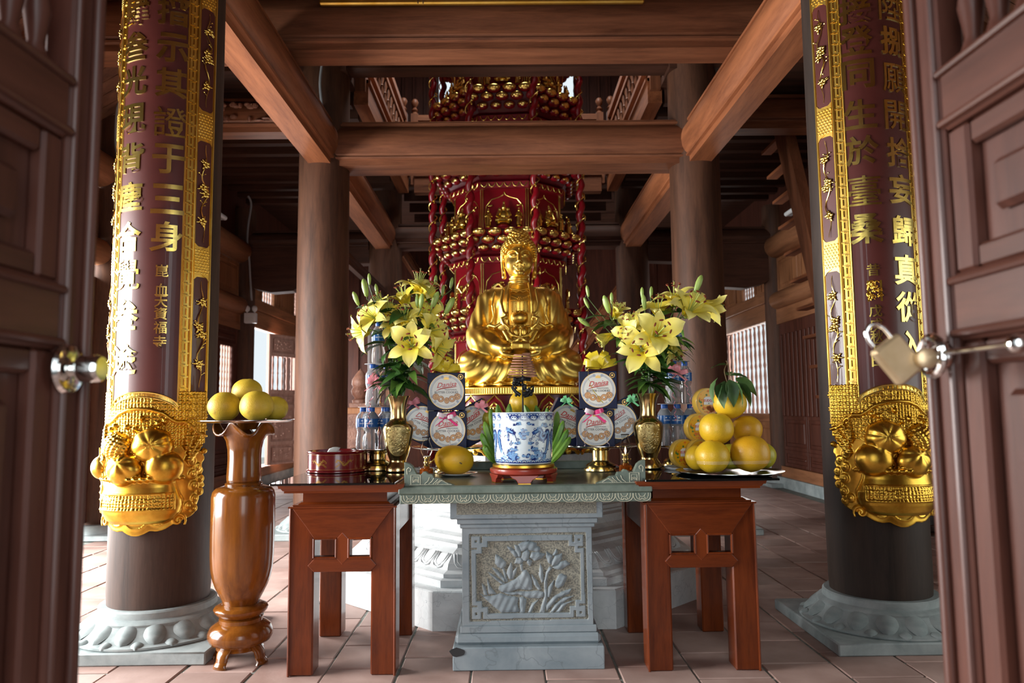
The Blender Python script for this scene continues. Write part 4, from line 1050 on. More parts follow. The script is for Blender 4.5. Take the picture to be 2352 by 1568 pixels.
# ---------------------------------------------------------------- fruit
def fruit(name, c, r, label, mat, group, squash=.95, seed=0, cat='fruit', stem=True, tilt=(0, 0)):
    rr = random.Random(seed); ph = [rr.random() * 6 for _ in range(6)]
    t = thing(name, label, cat, (c[0], c[1], c[2] - r * squash), rr.random() * 6, group)
    b = MB()
    def f(u, v):
        a = 2 * PI * u; th = PI * v; q = 1 + .018 * math.sin(3 * a + ph[0]) * math.sin(th) + .014 * math.sin(2 * a + ph[1]) + .01 * math.cos(5 * th + ph[2])
        s = math.sin(th); z = -math.cos(th)
        dimp = 1 - .06 * math.exp(-((th - PI) / .22) ** 2)
        return Vector((r * q * s * math.cos(a), r * q * s * math.sin(a), r * squash * z * q * dimp))
    b.grid(f, 32, 20, cu=True); R = rotm(tilt[0], tilt[1], 0)
    b.xf(lambda p: R @ Vector(p) + Vector((0, 0, r * squash)))
    b.build('peel', mat, t, world=False, ang=80)
    if stem:
        p = R @ Vector((0, 0, r * squash * .93)) + Vector((0, 0, r * squash))
        MB().ell(p, (r * .06, r * .06, r * .04), 8, 5).build('stalk_scar', M['stalk'], t, world=False)
    return t
gp = 'speckled pomelos on the steel tray of the wooden vase'
rp = .0725
for (px, py, Y, r, lab, sd) in ((515, 934, 3.30, .0725, 'leftmost speckled pomelo on the wooden vase tray', 1), (589, 935, 3.26, .0745, 'front striped pomelo in the middle of the wooden vase tray', 2), (630, 936, 3.39, .062, 'rightmost smaller pomelo on the wooden vase tray', 3), (568, 900, 3.40, .068, 'uppermost pomelo of the pile on the wooden vase tray', 4)):
    p = P(px, py, Y)
    if sd < 4: p[2] = ZT + r * .93 + .001
    fruit('pomelo', p, r, lab, M['pomelo_old'], gp, .93, sd)
# ---------------------------------------------------------------- gilded couplet plaques on the front columns
_CACHE = {}
def plaque(cx, cy, flip, label, cols, small, pxs):
    R0 = .249
    root = thing('couplet_plaque', label, 'plaque', (cx, cy, .5), 0, 'gilded couplet plaques on the front columns')
    loc = np.array([cx, cy, .5])
    def wrap(u, w, v):
        th = u / R0; return ((R0 + w) * math.sin(th), -(R0 + w) * math.cos(th), v - .5)
    def wrapm(mb): mb.xf(lambda p: wrap(p[0], p[1], p[2])); return mb
    rad = math.radians
    ZB, ZT_ = 1.0, 3.95
    def sheet(a0, a1, z0, z1, w0, w1, na, nz, name, mat, z0f=None):
        b = MB(); n = na
        def pt(i, j, w): 
            a = rad(a0 + (a1 - a0) * i / na); zl = z0 if z0f is None else z0f(a * R0); return wrap(a * R0, w, zl + (z1 - zl) * j / nz)
        vs = [pt(i, j, w1) for i in range(na + 1) for j in range(nz + 1)] + [pt(i, j, w0) for i in range(na + 1) for j in range(nz + 1)]
        k = nz + 1; N = (na + 1) * k; f = []
        for i in range(na):
            for j in range(nz): a = i * k + j; f.append((a, a + k, a + k + 1, a + 1)); f.append((N + a, N + a + 1, N + a + k + 1, N + a + k))
        for i in range(na): f.append((i * k, N + i * k, N + (i + 1) * k, (i + 1) * k)); f.append((i * k + nz, (i + 1) * k + nz, N + (i + 1) * k + nz, N + i * k + nz))
        for j in range(nz): f.append((j, j + 1, N + j + 1, N + j)); q = na * k + j; f.append((q, N + q, N + q + 1, q + 1))
        return b.add(vs, f).build(name, mat, root, world=False)
    sheet(-70, 70, 1.0, ZT_, -.012, .004, 48, 1, 'backing_board', M['gold'])
    arch = lambda u: 1.105 + .085 * max(0, 1 - (u / .165) ** 2) ** .5
    sheet(-35.5, 35.5, 1.0, ZT_, 0, .007, 30, 1, 'text_panel', M['maroon'], arch)
    # borders
    for s in (-1, 1):
        for a in (36.3, 47.6, 68.8):
            u = rad(a) * R0 * s
            b = MB().tube([(u, .007, z) for z in np.linspace(1.13 if a < 48 else 1.0, ZT_, 6)], .0042 if a < 60 else .005, 6); wrapm(b).build('border_bead', M['gold'], root, world=False)
        fr = MB(); z = 1.15; uc = rad(42) * R0 * s; hw = .0165; k = 0
        while z < ZT_ - .06:
            h = .05
            for (a, b2) in (((-1, 0), (-1, 1)), ((1, 0), (1, 1)), ((-1, 0), (.2, 0)), ((-.2, 1), (1, 1)), ((0, .25), (0, .85))):
                fr.tube([(uc + hw * a[0], .0065, z + h * a[1]), (uc + hw * b2[0], .0065, z + h * b2[1])], .0026, 5)
            z += h + .006; k += 1
        wrapm(fr).build('key_fret', M['gold_bright'], root, world=False)['kind'] = 'stuff'
        # flower strips: maroon grounds with plum branches between diaper blocks
        ends = [1.185, 1.745, 1.895, 2.425, 2.58, 3.11, 3.265, 3.8]
        for q in range(0, 8, 2):
            z0, z1 = ends[q], ends[q + 1]
            sheet(*sorted((49.5 * s, 67 * s)), z0, z1, 0, .0055, 8, 1, 'strip_ground', M['maroon'])
            rr = random.Random(int(q * 10 + s * 3 + cx * 7)); b = MB(); uc = rad(58.3) * R0 * s
            ph = rr.random() * 6; pts = []
            for z in np.linspace(z0 + .02, z1 - .02, 26):
                t = (z - z0) / (z1 - z0); pts.append((uc + .017 * math.sin(z * 34 + ph) * math.sin(PI * t), .010 + .004 * math.sin(z * 50), z))
            b.tube(pts, [.0012 + .0022 * math.sin(PI * i / 25) for i in range(26)], 6)
            for (zc, du) in ((.24, -.006), (.5, .006), (.56, -.008), (.78, .004)):
                c = Vector((uc + du * s, .016, z0 + (z1 - z0) * zc)); r = .0108
                for j in range(5):
                    a = 2 * PI * j / 5 + zc; b.ell(c + Vector((r * 1.1 * math.cos(a), 0, r * 1.1 * math.sin(a))), (r * .75, .004, r * .75), 8, 5)
                b.ell(c + Vector((0, .004, 0)), .004, 6, 4)
                for j in range(5):
                    a = rr.random() * 6; L = Vector((math.cos(a), 0, math.sin(a))); b.ell(c + L * .021 - Vector((0, .004, 0)), (.011, .003, .0045), 8, 5, rot=Matrix.Rotation(-a, 3, 'Y'))
            for j in range(8):
                i = rr.randrange(3, 23); p = Vector(pts[i]); d = Vector((rr.choice((-1, 1)) * .016, .002, .012)); b.tube([p, p + d * .6, p + d], [.0016, .0013, .001], 5); b.ell(p + d, .004, 6, 4)
            wrapm(b).build('plum_branch', M['gold_bright'], root, world=False)
        for q in range(1, 7, 2):
            z0, z1 = ends[q], ends[q + 1]; b = MB()
            ul, ur = rad(49.3) * R0, rad(67.3) * R0
            poly = [(ul, z0 - .014), (ul + .012, z0 - .002), ((ul + ur) / 2, z0 + .012), (ur - .012, z0 - .002), (ur, z0 - .018), (ur, z1 + .018), (ur - .012, z1 + .002), ((ul + ur) / 2, z1 - .012), (ul + .012, z1 + .002), (ul, z1 + .014)]
            b.prism([(s * a, c) for a, c in poly], .004, .0085)
            for i in range(5):
                for j in range(9):
                    u = ul + (ur - ul) * (i + .5 + .5 * (j % 2) - .25) / 5; z = z0 + .02 + (z1 - z0 - .04) * j / 8; b.ell((s * u, .0085, z), (.0055, .004, .006), 7, 4)
            wrapm(b).build('diaper_block', M['gold'], root, world=False)
    # arched key-fret band below the text
    b = MB(); us = np.linspace(-.162, .162, 31)
    for dz in (0, .024): b.tube([(u, .009, arch(u) - dz - .004) for u in us], .0042, 6)
    for i in range(0, 30, 2):
        u = us[i]; u2 = us[i + 1]; za, zb_ = arch(u) - .008, arch(u2) - .008
        b.tube([(u, .008, za), (u, .008, za - .016)], .0022, 5); b.tube([(u, .008, za - .008 * (i % 4 // 2 + .5)), (u2, .008, zb_ - .008 * (i % 4 // 2 + .5))], .0022, 5)
    wrapm(b).build('arch_fret', M['gold_bright'], root, world=False)
    # characters
    def put(ch, u, z, size, wx, name='character', off=.022):
        v, f = text_mesh(ch, 1, .05, .004 if ch in '覺開願證臺陞' else off, 0, 7)
        xs = [p[0] for p in v]; zs = [p[2] for p in v]
        if not xs: return
        mx, mz = (min(xs) + max(xs)) / 2, (min(zs) + max(zs)) / 2; ex = max(max(xs) - min(xs), .6); ez = max(max(zs) - min(zs), .35)
        b = MB().add([wrap(u + (p[0] - mx) / ex * wx, .0095 - (p[1]) * .07, z + (p[2] - mz) / max(ez, .8) * size) for p in v], f)
        b.build(name, M['gold_bright'], root, world=False, ang=30)
    for (txt, u, ys) in cols:
        for ch, y in zip(txt, ys): put(ch, u, zp(pxs[0] + (1 if u > 0 else -1) * 30, y, cy - .24), .146, .142)
    for (txt, u, ys) in small:
        for ch, y in zip(txt, ys): put(ch, u, zp(pxs[0], y, cy - .24), .058, .055, 'small_character', .012)
    # carved basket of fruit closing the foot of the board (modelled flat, then bent round the column)
    def cu(x):
        px = 230 + x / 4.125; s_ = max(-.999, min(.999, (px - 378) / 117)); return R0 * (math.radians(25) + math.asin(s_))
    def cz(y): return 1.094 - (860 + y / 4.125 - 943) * .00206
    def F(U, W, V):
        A = np.abs(U)
        outline = None
        # ground sheet, scalloped outline towards the bottom
        half = np.interp(V, [.52, .56, .6, .64, .68, .74, .80, .86, .92, .97, 1.2], [.06, .13, .22, .268, .255, .292, .278, .292, .27, .298, .305])
        half = half + .008 * np.sin(V * 95)
        bottom = .545 + .035 * np.clip(A / .14, 0, 1) ** 2 - .016 * np.abs(np.cos(U * 26)) 
        g = np.maximum(np.maximum(np.abs(W - .004) - .006, A - half), np.maximum(bottom - V, V - np.where(A < .162, 1.105 + .085 * np.sqrt(np.maximum(0, 1 - (U / .165) ** 2)) - .03, 1.19)))
        # swastika-like diaper relief
        q = 2 * PI / .03; pat = np.sign(np.sin((U + V) * q)) * np.sign(np.sin((U - V) * q)) * .0022 * (V > .93)
        D = g - pat
        # cloud line over the fruit
        pth = [(x, y) for x, y in ((0, 1.108), (.05, 1.104), (.10, 1.085), (.13, 1.06), (.155, 1.045), (.19, 1.045), (.22, 1.025), (.25, .99), (.30, .975))]
        cl = None
        for i in range(len(pth) - 1):
            c = s_cap(A, W, V, (pth[i][0], .012, pth[i][1]), (pth[i + 1][0], .012, pth[i + 1][1]), .0065); cl = c if cl is None else np.minimum(cl, c)
        D = smin(D, cl, .004)
        def E(x, y, r, rw=None, k=.004, w=.012, rz=None): return s_ell(U, W, V, (cu(x), w, cz(y)), (r, rw or r * .62, rz or r))
        # custard apple (upper left): knobbly
        u0, v0 = cu(270), cz(650); kn = .0045 * np.sin((U - u0) * 260 + (V - v0) * 120) * np.sin((V - v0) * 260 - (U - u0) * 60)
        D = smin(D, E(262, 660, .066, .058, w=.016) - kn, .004)
        # citron (upper right): fingers folding round the middle
        u1, v1 = cu(520), cz(640); an = np.arctan2(U - u1, V - v1)
        D = smin(D, E(520, 650, .078, .06, w=.018) - .0045 * np.abs(np.cos(an * 3.5)), .004)
        D = smin(D, E(505, 590, .020, .02, w=.05), .004)
        # lower row: pomegranate, ribbed melon, peach
        D = smin(D, E(95, 865, .056, .048, w=.016), .004); D = smin(D, E(330, 868, .072, .062, w=.022) - .005 * np.abs(np.cos(np.arctan2(U - cu(330), V - cz(800)) * 3)), .004)
        D = smin(D, E(615, 855, .076, .064, w=.022), .004)
        D = smin(D, s_cap(U, W, V, (cu(600), .06, cz(690)), (cu(560), .06, cz(770)), .004, .012), .01)
        for k in range(4): D = smin(D, s_cap(U, W, V, (cu(80), .02, cz(770)), (cu(80) - .03 + .018 * k, .03, cz(690) + .006 * (k % 2)), .008, .003), .004)
        for (x, y) in ((230, 470), (320, 480), (430, 400), (560, 450), (610, 430), (380, 500), (200, 500)):
            D = smin(D, E(x, y, .012, .014, w=.014), .004); D = np.minimum(D, s_cap(U, W, V, (cu(x), .012, cz(y)), (cu(x) + .012, .01, cz(y + 110)), .0028))
        # leaves at both sides
        for sgn in (-1, 1):
            for (a, b, c, d, r) in ((.2, .93, .235, 1.01, .016), (.215, .9, .262, .975, .015), (.21, .87, .27, .93, .016), (.2, .955, .205, 1.03, .012)):
                D = smin(D, s_cap(U, W, V, (sgn * a, .014, b), (sgn * c, .016, d), r, .004) - .002 * np.sin(V * 400), .004)
            D = smin(D, s_ell(U, W, V, (sgn * .285, .014, .905), (.014, .016, .014)), .004)
        # rope rim of the basket and its bowl
        rope = s_ell(U, W, V, (0, .012, .789), (.2, .062, .017)); D = smin(D, rope - .003 * np.sin(U * 260 + V * 180), .003)
        bw = np.interp(V, [.585, .60, .63, .66, .69, .72, .75, .78], [.13, .158, .182, .192, .19, .175, .165, .16]); bd = np.interp(V, [.585, .60, .63, .66, .69, .72, .75, .78], [.03, .043, .055, .06, .058, .05, .04, .036])
        e = np.clip(A / bw, 0, 1.5); bowl = np.maximum(W - bd * np.sqrt(np.maximum(0, 1 - e ** 4)) - .0, np.maximum(np.abs(V - .683) - .098, A - bw))
        belt = np.maximum(np.abs(V - .685) - .032, A - .145); bowl = np.where((belt < 0), bowl + .003 - .0022 * np.sign(np.sin((U + V) * 230)) * np.sign(np.sin((U - V) * 230)), bowl); bowl = np.where(np.abs(belt - .002) < .004, bowl - .004, bowl)
        D = smin(D, np.maximum(bowl, -W - .004), .003)
        # side clouds and scrolls
        for sgn in (-1, 1):
            for (a, b, r) in ((.225, .86, .022), (.255, .83, .02), (.232, .80, .02), (.27, .775, .02), (.24, .745, .022), (.268, .715, .02), (.245, .685, .018), (.215, .655, .02), (.24, .64, .018)):
                ring = np.sqrt((U - sgn * a) ** 2 + (V - b) ** 2); D = smin(D, np.sqrt((ring - r * .72) ** 2 + (W - .013) ** 2) - .0062, .004); D = smin(D, s_ell(U, W, V, (sgn * a, .012, b), (r * .45, .012, r * .45)), .004)
            sc_ = []
            for t in np.linspace(0, 4.6 * PI / 2, 16): rr_ = .034 * (1 - t / 9.5); sc_.append((sgn * (.172 + rr_ * math.cos(t - .6)), .014, .592 + rr_ * math.sin(t - .6)))
            D = smin(D, s_path(U, W, V, sc_, .006), .003)
        # skirt waves
        for (a, r) in ((0, .05), (-.09, .036), (.09, .036)):
            ring = np.sqrt((U - a) ** 2 + (V - .61) ** 2); D = smin(D, np.maximum(np.sqrt((ring - r) ** 2 + (W - .011) ** 2) - .003, V - .6), .003)
        return D
    if 'basket' not in _CACHE: _CACHE['basket'] = nets(F, (-.325, -.008, .515), (.325, .10, 1.2), .0042)
    V_, F_ = _CACHE['basket']; V_ = V_.copy(); F_ = F_.copy()
    if flip: V_[:, 0] *= -1; F_ = F_[:, ::-1]
    th = V_[:, 0] / R0; w_ = V_[:, 1] + .002
    Wd = np.stack([(R0 + w_) * np.sin(th), -(R0 + w_) * np.cos(th), V_[:, 2] - .5], 1)
    new_obj('fruit_basket_carving', np_mesh('fruit_basket_carving', Wd, F_[:, ::-1], M['gold_dark']), root)
    return root
pl1 = plaque(-1.742, 3.66, False, 'curved maroon and gold plaque with ten large characters on the left front column',
       [('肆叁光現背塵合覺叁途', -.093, (25, 105, 185, 272, 362, 452, 543, 630, 722, 825)), ('搢示其證于三身', .088, (25, 110, 190, 280, 365, 457, 543))],
       [('崑血天資福寺', .075, (622, 665, 692, 720, 752, 785))], (380,))
pl2 = plaque(1.779, 3.66, True, 'curved maroon and gold plaque with a square seal on the right front column',
       [('接登同生於臺桑', -.088, (22, 93, 170, 262, 345, 437, 525)), ('陞捌願開捨妄歸真從入', .093, (15, 95, 180, 265, 350, 435, 530, 620, 705, 795))],
       [('昔', -.07, (620,)), ('戊戌秋月日', -.07, (714, 745, 772, 800, 828))], (2010,))
# square seal carving on the right plaque
sb = MB(); rr = random.Random(8); zc = zp(2005, 668, 3.42)
sb.box(-.032, .032, .006, .008, -.05, .05)
for k in range(40): 
    u, v = (rr.random() - .5) * .052, (rr.random() - .5) * .085; sb.tube([(u + .009 * math.cos(t), .011, v + .007 * math.sin(t)) for t in np.linspace(0, 4, 7)], .0024, 5)
def _w(p):
    th = (p[0] - .068) / .249; return ((.249 + p[1]) * math.sin(th), -(.249 + p[1]) * math.cos(th), p[2] + zc - .5)
sb.xf(_w); sb.build('seal', M['gold_dark'], pl2, world=False)
# ---------------------------------------------------------------- gilded seated statue
BS = 1.03; BX, BY, BZ = .045, 4.62, 1.222
bud = thing('seated_statue', 'large gilded seated statue with curled hair on the lotus seat', 'statue', (BX, BY, BZ))
def F_body(X, Y, Z):
    A = np.abs(X); S = np.where(X < 0, -1.0, 1.0)
    D = s_ell(X, Y, Z, (0, -.02, .055), (.385, .235, .105))
    D = smin(D, s_cap(A, Y, Z, (.10, .02, .12), (.285, -.08, .12), .10, .088), .03)
    D = smin(D, s_cap(A, Y, Z, (.30, -.10, .095), (.03, -.2, .085), .085, .07), .03)
    D = smin(D, s_ell(A, Y, Z, (.285, -.1, .145), (.105, .1, .075)), .03)
    r = np.hypot(A - .36, Z - .21); m = np.clip((.2 - Z) / .05, 0, 1) * np.clip((A - .03) / .05, 0, 1) * np.clip((-.02 - Y) / .05, 0, 1)
    D = D - m * .0055 * np.sin(r * 88)
    D = smin(D, s_ell(X, Y, Z, (0, .03, .36), (.19, .125, .235)), .03); D = smin(D, s_ell(X, Y, Z, (0, .0, .49), (.15, .11, .12)), .03)
    D = smin(D, s_cap(X, Y, Z, (-.155, .03, .535), (.155, .03, .535), .072), .03); D = smin(D, s_cap(X, Y, Z, (0, .02, .55), (0, .015, .64), .10, .062), .03)
    arm = s_cap(A, Y, Z, (.205, .03, .515), (.262, -.01, .32), .072, .084); arm = smin(arm, s_cap(A, Y, Z, (.262, -.03, .28), (.10, -.19, .215), .08, .05), .03)
    arm = smin(arm, s_ell(A, Y, Z, (.225, -.09, .265), (.098, .1, .085)), .03)
    fm = np.clip((Z - .34) / .04, 0, 1) * np.clip((A - .08) / .05, 0, 1)
    arm = arm - fm * .0038 * np.sin(A * 105 - Z * 14)
    fm2 = np.clip((.34 - Z) / .04, 0, 1); arm = arm - fm2 * .0035 * np.sin(np.hypot(A - .1, Z - .38) * 90)
    D = smin(D, arm, .022)
    P3 = lambda pts, r, k: smin(D, s_path(A, Y, Z, pts, r), k)
    D = P3([(.115, -.15, .372), (.155, -.145, .35), (.19, -.125, .362), (.225, -.105, .342), (.262, -.085, .352), (.29, -.05, .335), (.325, 0, .31)], .010, .01)
    D = P3([(.06, -.06, .615), (.07, -.095, .56), (.076, -.122, .5), (.078, -.13, .42), (.072, -.15, .34), (.06, -.17, .27)], .0095, .006)
    D = P3([(.105, -.09, .57), (.118, -.125, .49), (.105, -.14, .435), (.088, -.145, .42), (.085, -.15, .405), (.115, -.155, .395), (.1, -.165, .36), (.075, -.165, .34)], .011, .01)
    D = P3([(.16, -.075, .56), (.175, -.105, .48), (.165, -.115, .42), (.18, -.115, .38)], .007, .014)
    D = smin(D, s_path(X, Y, Z, [(-.1, -.165, .32), (-.07, -.18, .27), (-.03, -.19, .248), (0, -.192, .244), (.03, -.19, .248), (.07, -.18, .27), (.1, -.165, .32)], .014), .012)
    D = smin(D, s_path(X, Y, Z, [(-.075, -.165, .325), (-.045, -.178, .295), (0, -.184, .283), (.045, -.178, .295), (.075, -.165, .325)], .009), .008)
    D = smin(D, s_ell(X, Y, Z, (0, -.105, .405), (.052, .035, .036)), .01)                       # tunic fold over the girdle
    D = smin(D, s_path(X, Y, Z, [(-.07, -.12, .352), (0, -.135, .35), (.07, -.12, .352)], .008), .006)
    for a, b in ((.03, .36), (.045, .335), (.028, .318)): D = smin(D, s_cap(A, Y, Z, (.004, -.145, .348), (a, -.142, b), .005, .009), .006)
    D = smin(D, s_ell(A, Y, Z, (.026, -.15, .315), (.022, .022, .034)), .008)
    # hands in the wide cuffs
    hand = s_ell(X, Y, Z, (0, -.205, .235), (.058, .04, .03))
    for k in range(4): hand = smin(hand, s_cap(A, Y, Z, (.05, -.225, .243 - .012 * k), (.008, -.238, .238 - .012 * k), .009), .004)
    hand = smin(hand, s_cap(A, Y, Z, (.04, -.22, .258), (.006, -.225, .275), .009, .008), .006); D = smin(D, hand, .008)
    cuff = [(.118 * math.cos(t), -.215 - .03 * abs(math.sin(t)) * (math.sin(t) < 0), .2 + .03 * math.sin(t)) for t in np.linspace(0, 2 * PI, 22)]
    D = np.maximum(D, -s_ell(X, Y, Z, (0, -.25, .198), (.1, .05, .016)))
    D = smin(D, s_path(X, Y, Z, cuff, .0125), .008)
    # hem waves along the foot
    D = smin(D, s_ell(X, Y, Z, (0, -.03, .012), (.375, .25, .02)) - .006 * np.sin(A * 62), .008)
    return np.maximum(D, -Z)
v, f = nets(F_body, (-.42, -.31, -.012), (.42, .26, .655), .0052)
new_obj('body', np_mesh('body', v * np.array([.985, 1.0, 1.065]), f[:, ::-1], M['gold']), bud)
def F_head(X, Y, Z):
    A = np.abs(X)
    D = s_ell(X, Y, Z, (0, -.005, .778), (.094, .098, .11)); D = smin(D, s_ell(X, Y, Z, (0, -.03, .725), (.083, .074, .072)), .03)
    D = smin(D, s_ell(A, Y, Z, (.045, -.068, .728), (.035, .03, .035)), .02); D = smin(D, s_ell(X, Y, Z, (0, -.088, .674), (.028, .02, .018)), .02)
    nk = s_cap(X, Y, Z, (0, .01, .585), (0, .01, .70), .068, .062) - .003 * np.sin(Z * 270); D = smin(D, nk, .012)
    D = smin(D, s_cap(A, Y, Z, (0, -.104, .79), (0, -.122, .742), .009, .0135), .008); D = smin(D, s_ell(A, Y, Z, (.0125, -.11, .736), (.009, .011, .008)), .004)
    D = smin(D, s_path(A, Y, Z, [(.01, -.106, .792), (.02, -.105, .803), (.04, -.1, .809), (.062, -.086, .804), (.075, -.07, .794)], .0038), .006)
    D = np.maximum(D, -(s_ell(A, Y, Z, (.038, -.112, .788), (.026, .014, .010))))
    D = smin(D, s_ell(A, Y, Z, (.038, -.083, .781), (.027, .0185, .0125)), .004)
    D = smin(D, s_path(A, Y, Z, [(.013, -.102, .776), (.025, -.1045, .7715), (.038, -.1045, .7705), (.052, -.098, .774), (.064, -.088, .781)], .0027), .002)
    D = smin(D, s_path(A, Y, Z, [(.0, -.1125, .701), (.008, -.113, .7035), (.018, -.109, .701), (.029, -.1, .6995)], [.0048, .005, .004, .002]), .003)
    D = smin(D, s_path(A, Y, Z, [(.0, -.1115, .6905), (.01, -.11, .6915), (.02, -.105, .695)], [.0058, .0052, .003]), .003)
    D = smin(D, s_path(A, Y, Z, [(.003, -.119, .717), (.012, -.1165, .714), (.022, -.112, .708), (.03, -.105, .707), (.034, -.102, .714), (.029, -.106, .719)], .0032), .002)
    D = smin(D, s_path(A, Y, Z, [(0, -.103, .683), (.006, -.103, .679), (.004, -.101, .672)], .0025), .002)
    D = smin(D, s_ell(X, Y, Z, (0, -.106, .817), (.0055, .005, .0055)), .002)
    D = smin(D, s_path(A, Y, Z, [(.096, -.002, .805), (.108, .008, .797), (.109, .012, .76), (.105, .008, .72), (.1, -.002, .69), (.098, -.008, .664)], [.009, .014, .011, .012, .014, .015]), .006)
    D = np.maximum(D, -s_ell(A, Y, Z, (.104, -.022, .685), (.006, .014, .016)))
    hair = s_ell(X, Y, Z, (0, .008, .815), (.108, .112, .093)); hair = np.maximum(hair, .846 - .55 * np.maximum(0, Y + .075) - 1.2 * np.maximum(A - .06, 0) - Z); D = np.minimum(D, hair)
    return smin(D, s_ell(X, Y, Z, (0, .012, .895), (.066, .068, .056)), .012)
v, f = nets(F_head, (-.135, -.14, .575), (.135, .14, .965), .0027)
new_obj('head', np_mesh('head', v * np.array([.985, 1.0, 1.065]), f[:, ::-1], M['gold']), bud)
cur = MB(); ga = PI * (3 - 5 ** .5)
for (c, r, n, zmin) in (((0, .008, .815), (.11, .114, .095), 330, -9), ((0, .012, .895), (.068, .07, .058), 120, .885)):
    for i in range(n):
        z = 1 - 2 * (i + .5) / n; q = math.sqrt(1 - z * z); a = i * ga; p = Vector((c[0] + r[0] * q * math.cos(a), c[1] + r[1] * q * math.sin(a), c[2] + r[2] * z))
        if p.z < zmin or p.z < .85 - .55 * max(0, p.y + .075) - 1.2 * max(abs(p.x) - .06, 0): continue
        if zmin < 0 and ((p.x / .06) ** 2 + ((p.y - .012) / .062) ** 2 < 1 and p.z > .87): continue
        cur.ell((p.x * .985, p.y, p.z * 1.065), (.0122, .0122, .0122), 8, 6)
cur.ell((0, -.055, .964), (.017, .008, .014), 10, 6)
cur.build('hair_curls', M['gold'], bud, world=False)['kind'] = 'stuff'
nk = MB()
def bead(x, y, z, r=.004): nk.ell((x * .985, y, z * 1.065), r, 6, 4)
for i in range(22):
    t = (i / 21 - .5) * 2; bead(.062 * t, -.108 + .02 * t * t - .004, .582 - .012 * (1 - t * t), .0042); bead(.062 * t, -.115 + .02 * t * t, .562 + .004 * math.cos(t * 9), .0032)
for i in range(15):
    t = (i / 14 - .5) * 2; bead(.06 * t, -.122 + .012 * t * t, .535 - .02 * (1 - abs(t)) , .0035); bead(.06 * t, -.124 + .012 * t * t, .505 + .008 * abs(t), .0045)
for k in range(5):
    for i in range(7): bead((-.05 + .025 * k), -.122 + .5 * (-.05 + .025 * k) ** 2 * 8, .495 - .009 * i, .004 if i < 6 else .0065)
for q in range(6): nk.ell((.011 * math.cos(q * PI / 3), -.124, .55 + .011 * math.sin(q * PI / 3)), .005, 6, 4)
nk.build('necklace', M['gold'], bud, world=False)['kind'] = 'stuff'

# ---------------------------------------------------------------- lotus seat under the statue
seat = thing('lotus_throne', 'red and gold lotus seat beneath the gilded seated statue', 'seat', (BX, BY, .815))
def plan(a, rx=.43, ry=.33): return Vector((rx * math.cos(a), ry * math.sin(a), 0))
def ringw(prof, name, mat, n=72):
    b = MB(); b.grid(lambda u, v: (lambda p, q: (p.x, p.y, q))(plan(2 * PI * u, *(prof[min(int(v * (len(prof) - 1) + .5), len(prof) - 1)][:2])), prof[min(int(v * (len(prof) - 1) + .5), len(prof) - 1)][2] - .815), n, len(prof) - 1, cu=True)
    k = len(prof); b.f.append(tuple(i * k + k - 1 for i in range(n))); b.m.append(0)
    return b.build(name, mat, seat, world=False)
ringw([(.40, .30, .97), (.42, .315, 1.0), (.41, .31, 1.17)], 'core', M['lacquer_dark'])
ringw([(.425, .325, 1.172), (.437, .335, 1.176), (.437, .335, 1.216), (.425, .325, 1.2215)], 'fringe_band', M['gold'])
fr = MB()
for i in range(180):
    p = plan(2 * PI * i / 180, .439, .337); fr.tube([(p.x, p.y, .366), (p.x, p.y, .398)], .0042, 5)
fr.build('fringe', M['gold_bright'], seat, world=False)['kind'] = 'stuff'
def throne_petal():
    pr = []
    L = [(-.07, 0), (-.072, .05), (-.062, .1), (-.04, .135), (-.015, .152), (0, .165)]
    out_ = L + [(-a, b) for a, b in L[::-1][1:]]
    b = MB(); k = len(out_)
    vs = [(x, -.012 - .02 * math.sin(min(z / .165, 1) * PI), z) for x, z in out_] + [(0, -.045, .05), (0, -.04, .1)]
    b.add(vs, [(i, i + 1, k) if out_[i][1] < .07 else (i, i + 1, k + 1) for i in range(k - 1)] + [(k - 1, 0, k), (0, 0, 0)][:1])
    b.tube([(x * .99, -.016 - .022 * math.sin(min(z / .165, 1) * PI), z) for x, z in out_], .0045, 6, 1)
    b.tube([(x * .72, -.03 - .018 * math.sin(min(z / .13, 1) * PI), z * .8) for x, z in out_], .006, 6, 1)
    for s in (-1, 1):
        b.tube([(s * (.012 + .022 * math.cos(t) * (1 - t / 8)), -.046, .06 + .022 * math.sin(t) * (1 - t / 8)) for t in np.linspace(0, 5, 12)], .0042, 6, 1)
        b.tube([(s * (.006 + .013 * math.cos(t) * (1 - t / 8)), -.046, .1 + .013 * math.sin(t)) for t in np.linspace(0, 5, 9)], .0038, 6, 1)
        b.tube([(s * .004, -.045, .03), (s * .025, -.042, .02), (s * .045, -.035, .03)], .004, 6, 1)
    b.ell((0, -.047, .08), (.008, .006, .01), 8, 5, 1)
    return b.mesh('petal', [M['lacquer'], M['gold_bright']])
tpm = throne_petal()
for i in range(18):
    a = -PI / 2 + (i - 8.5 + .5) * 2 * PI / 18; p = plan(a, .425, .325); n_ = Vector((math.cos(a) / .425, math.sin(a) / .325, 0)).normalized()
    o = new_obj('petal', tpm, seat, (p.x, p.y, .158), (math.radians(8), 0, math.atan2(n_.y, n_.x) + PI / 2), (1.08, 1.08, 1.22))
bpm = MB().add([(-.05, 0, 0), (.05, 0, 0), (.045, -.01, .09), (0, -.03, .17), (-.045, -.01, .09), (0, -.04, .07)], [(0, 1, 5), (1, 2, 5), (2, 3, 5), (3, 4, 5), (4, 0, 5)]).mesh('back_petal', M['lacquer'], True, 70)
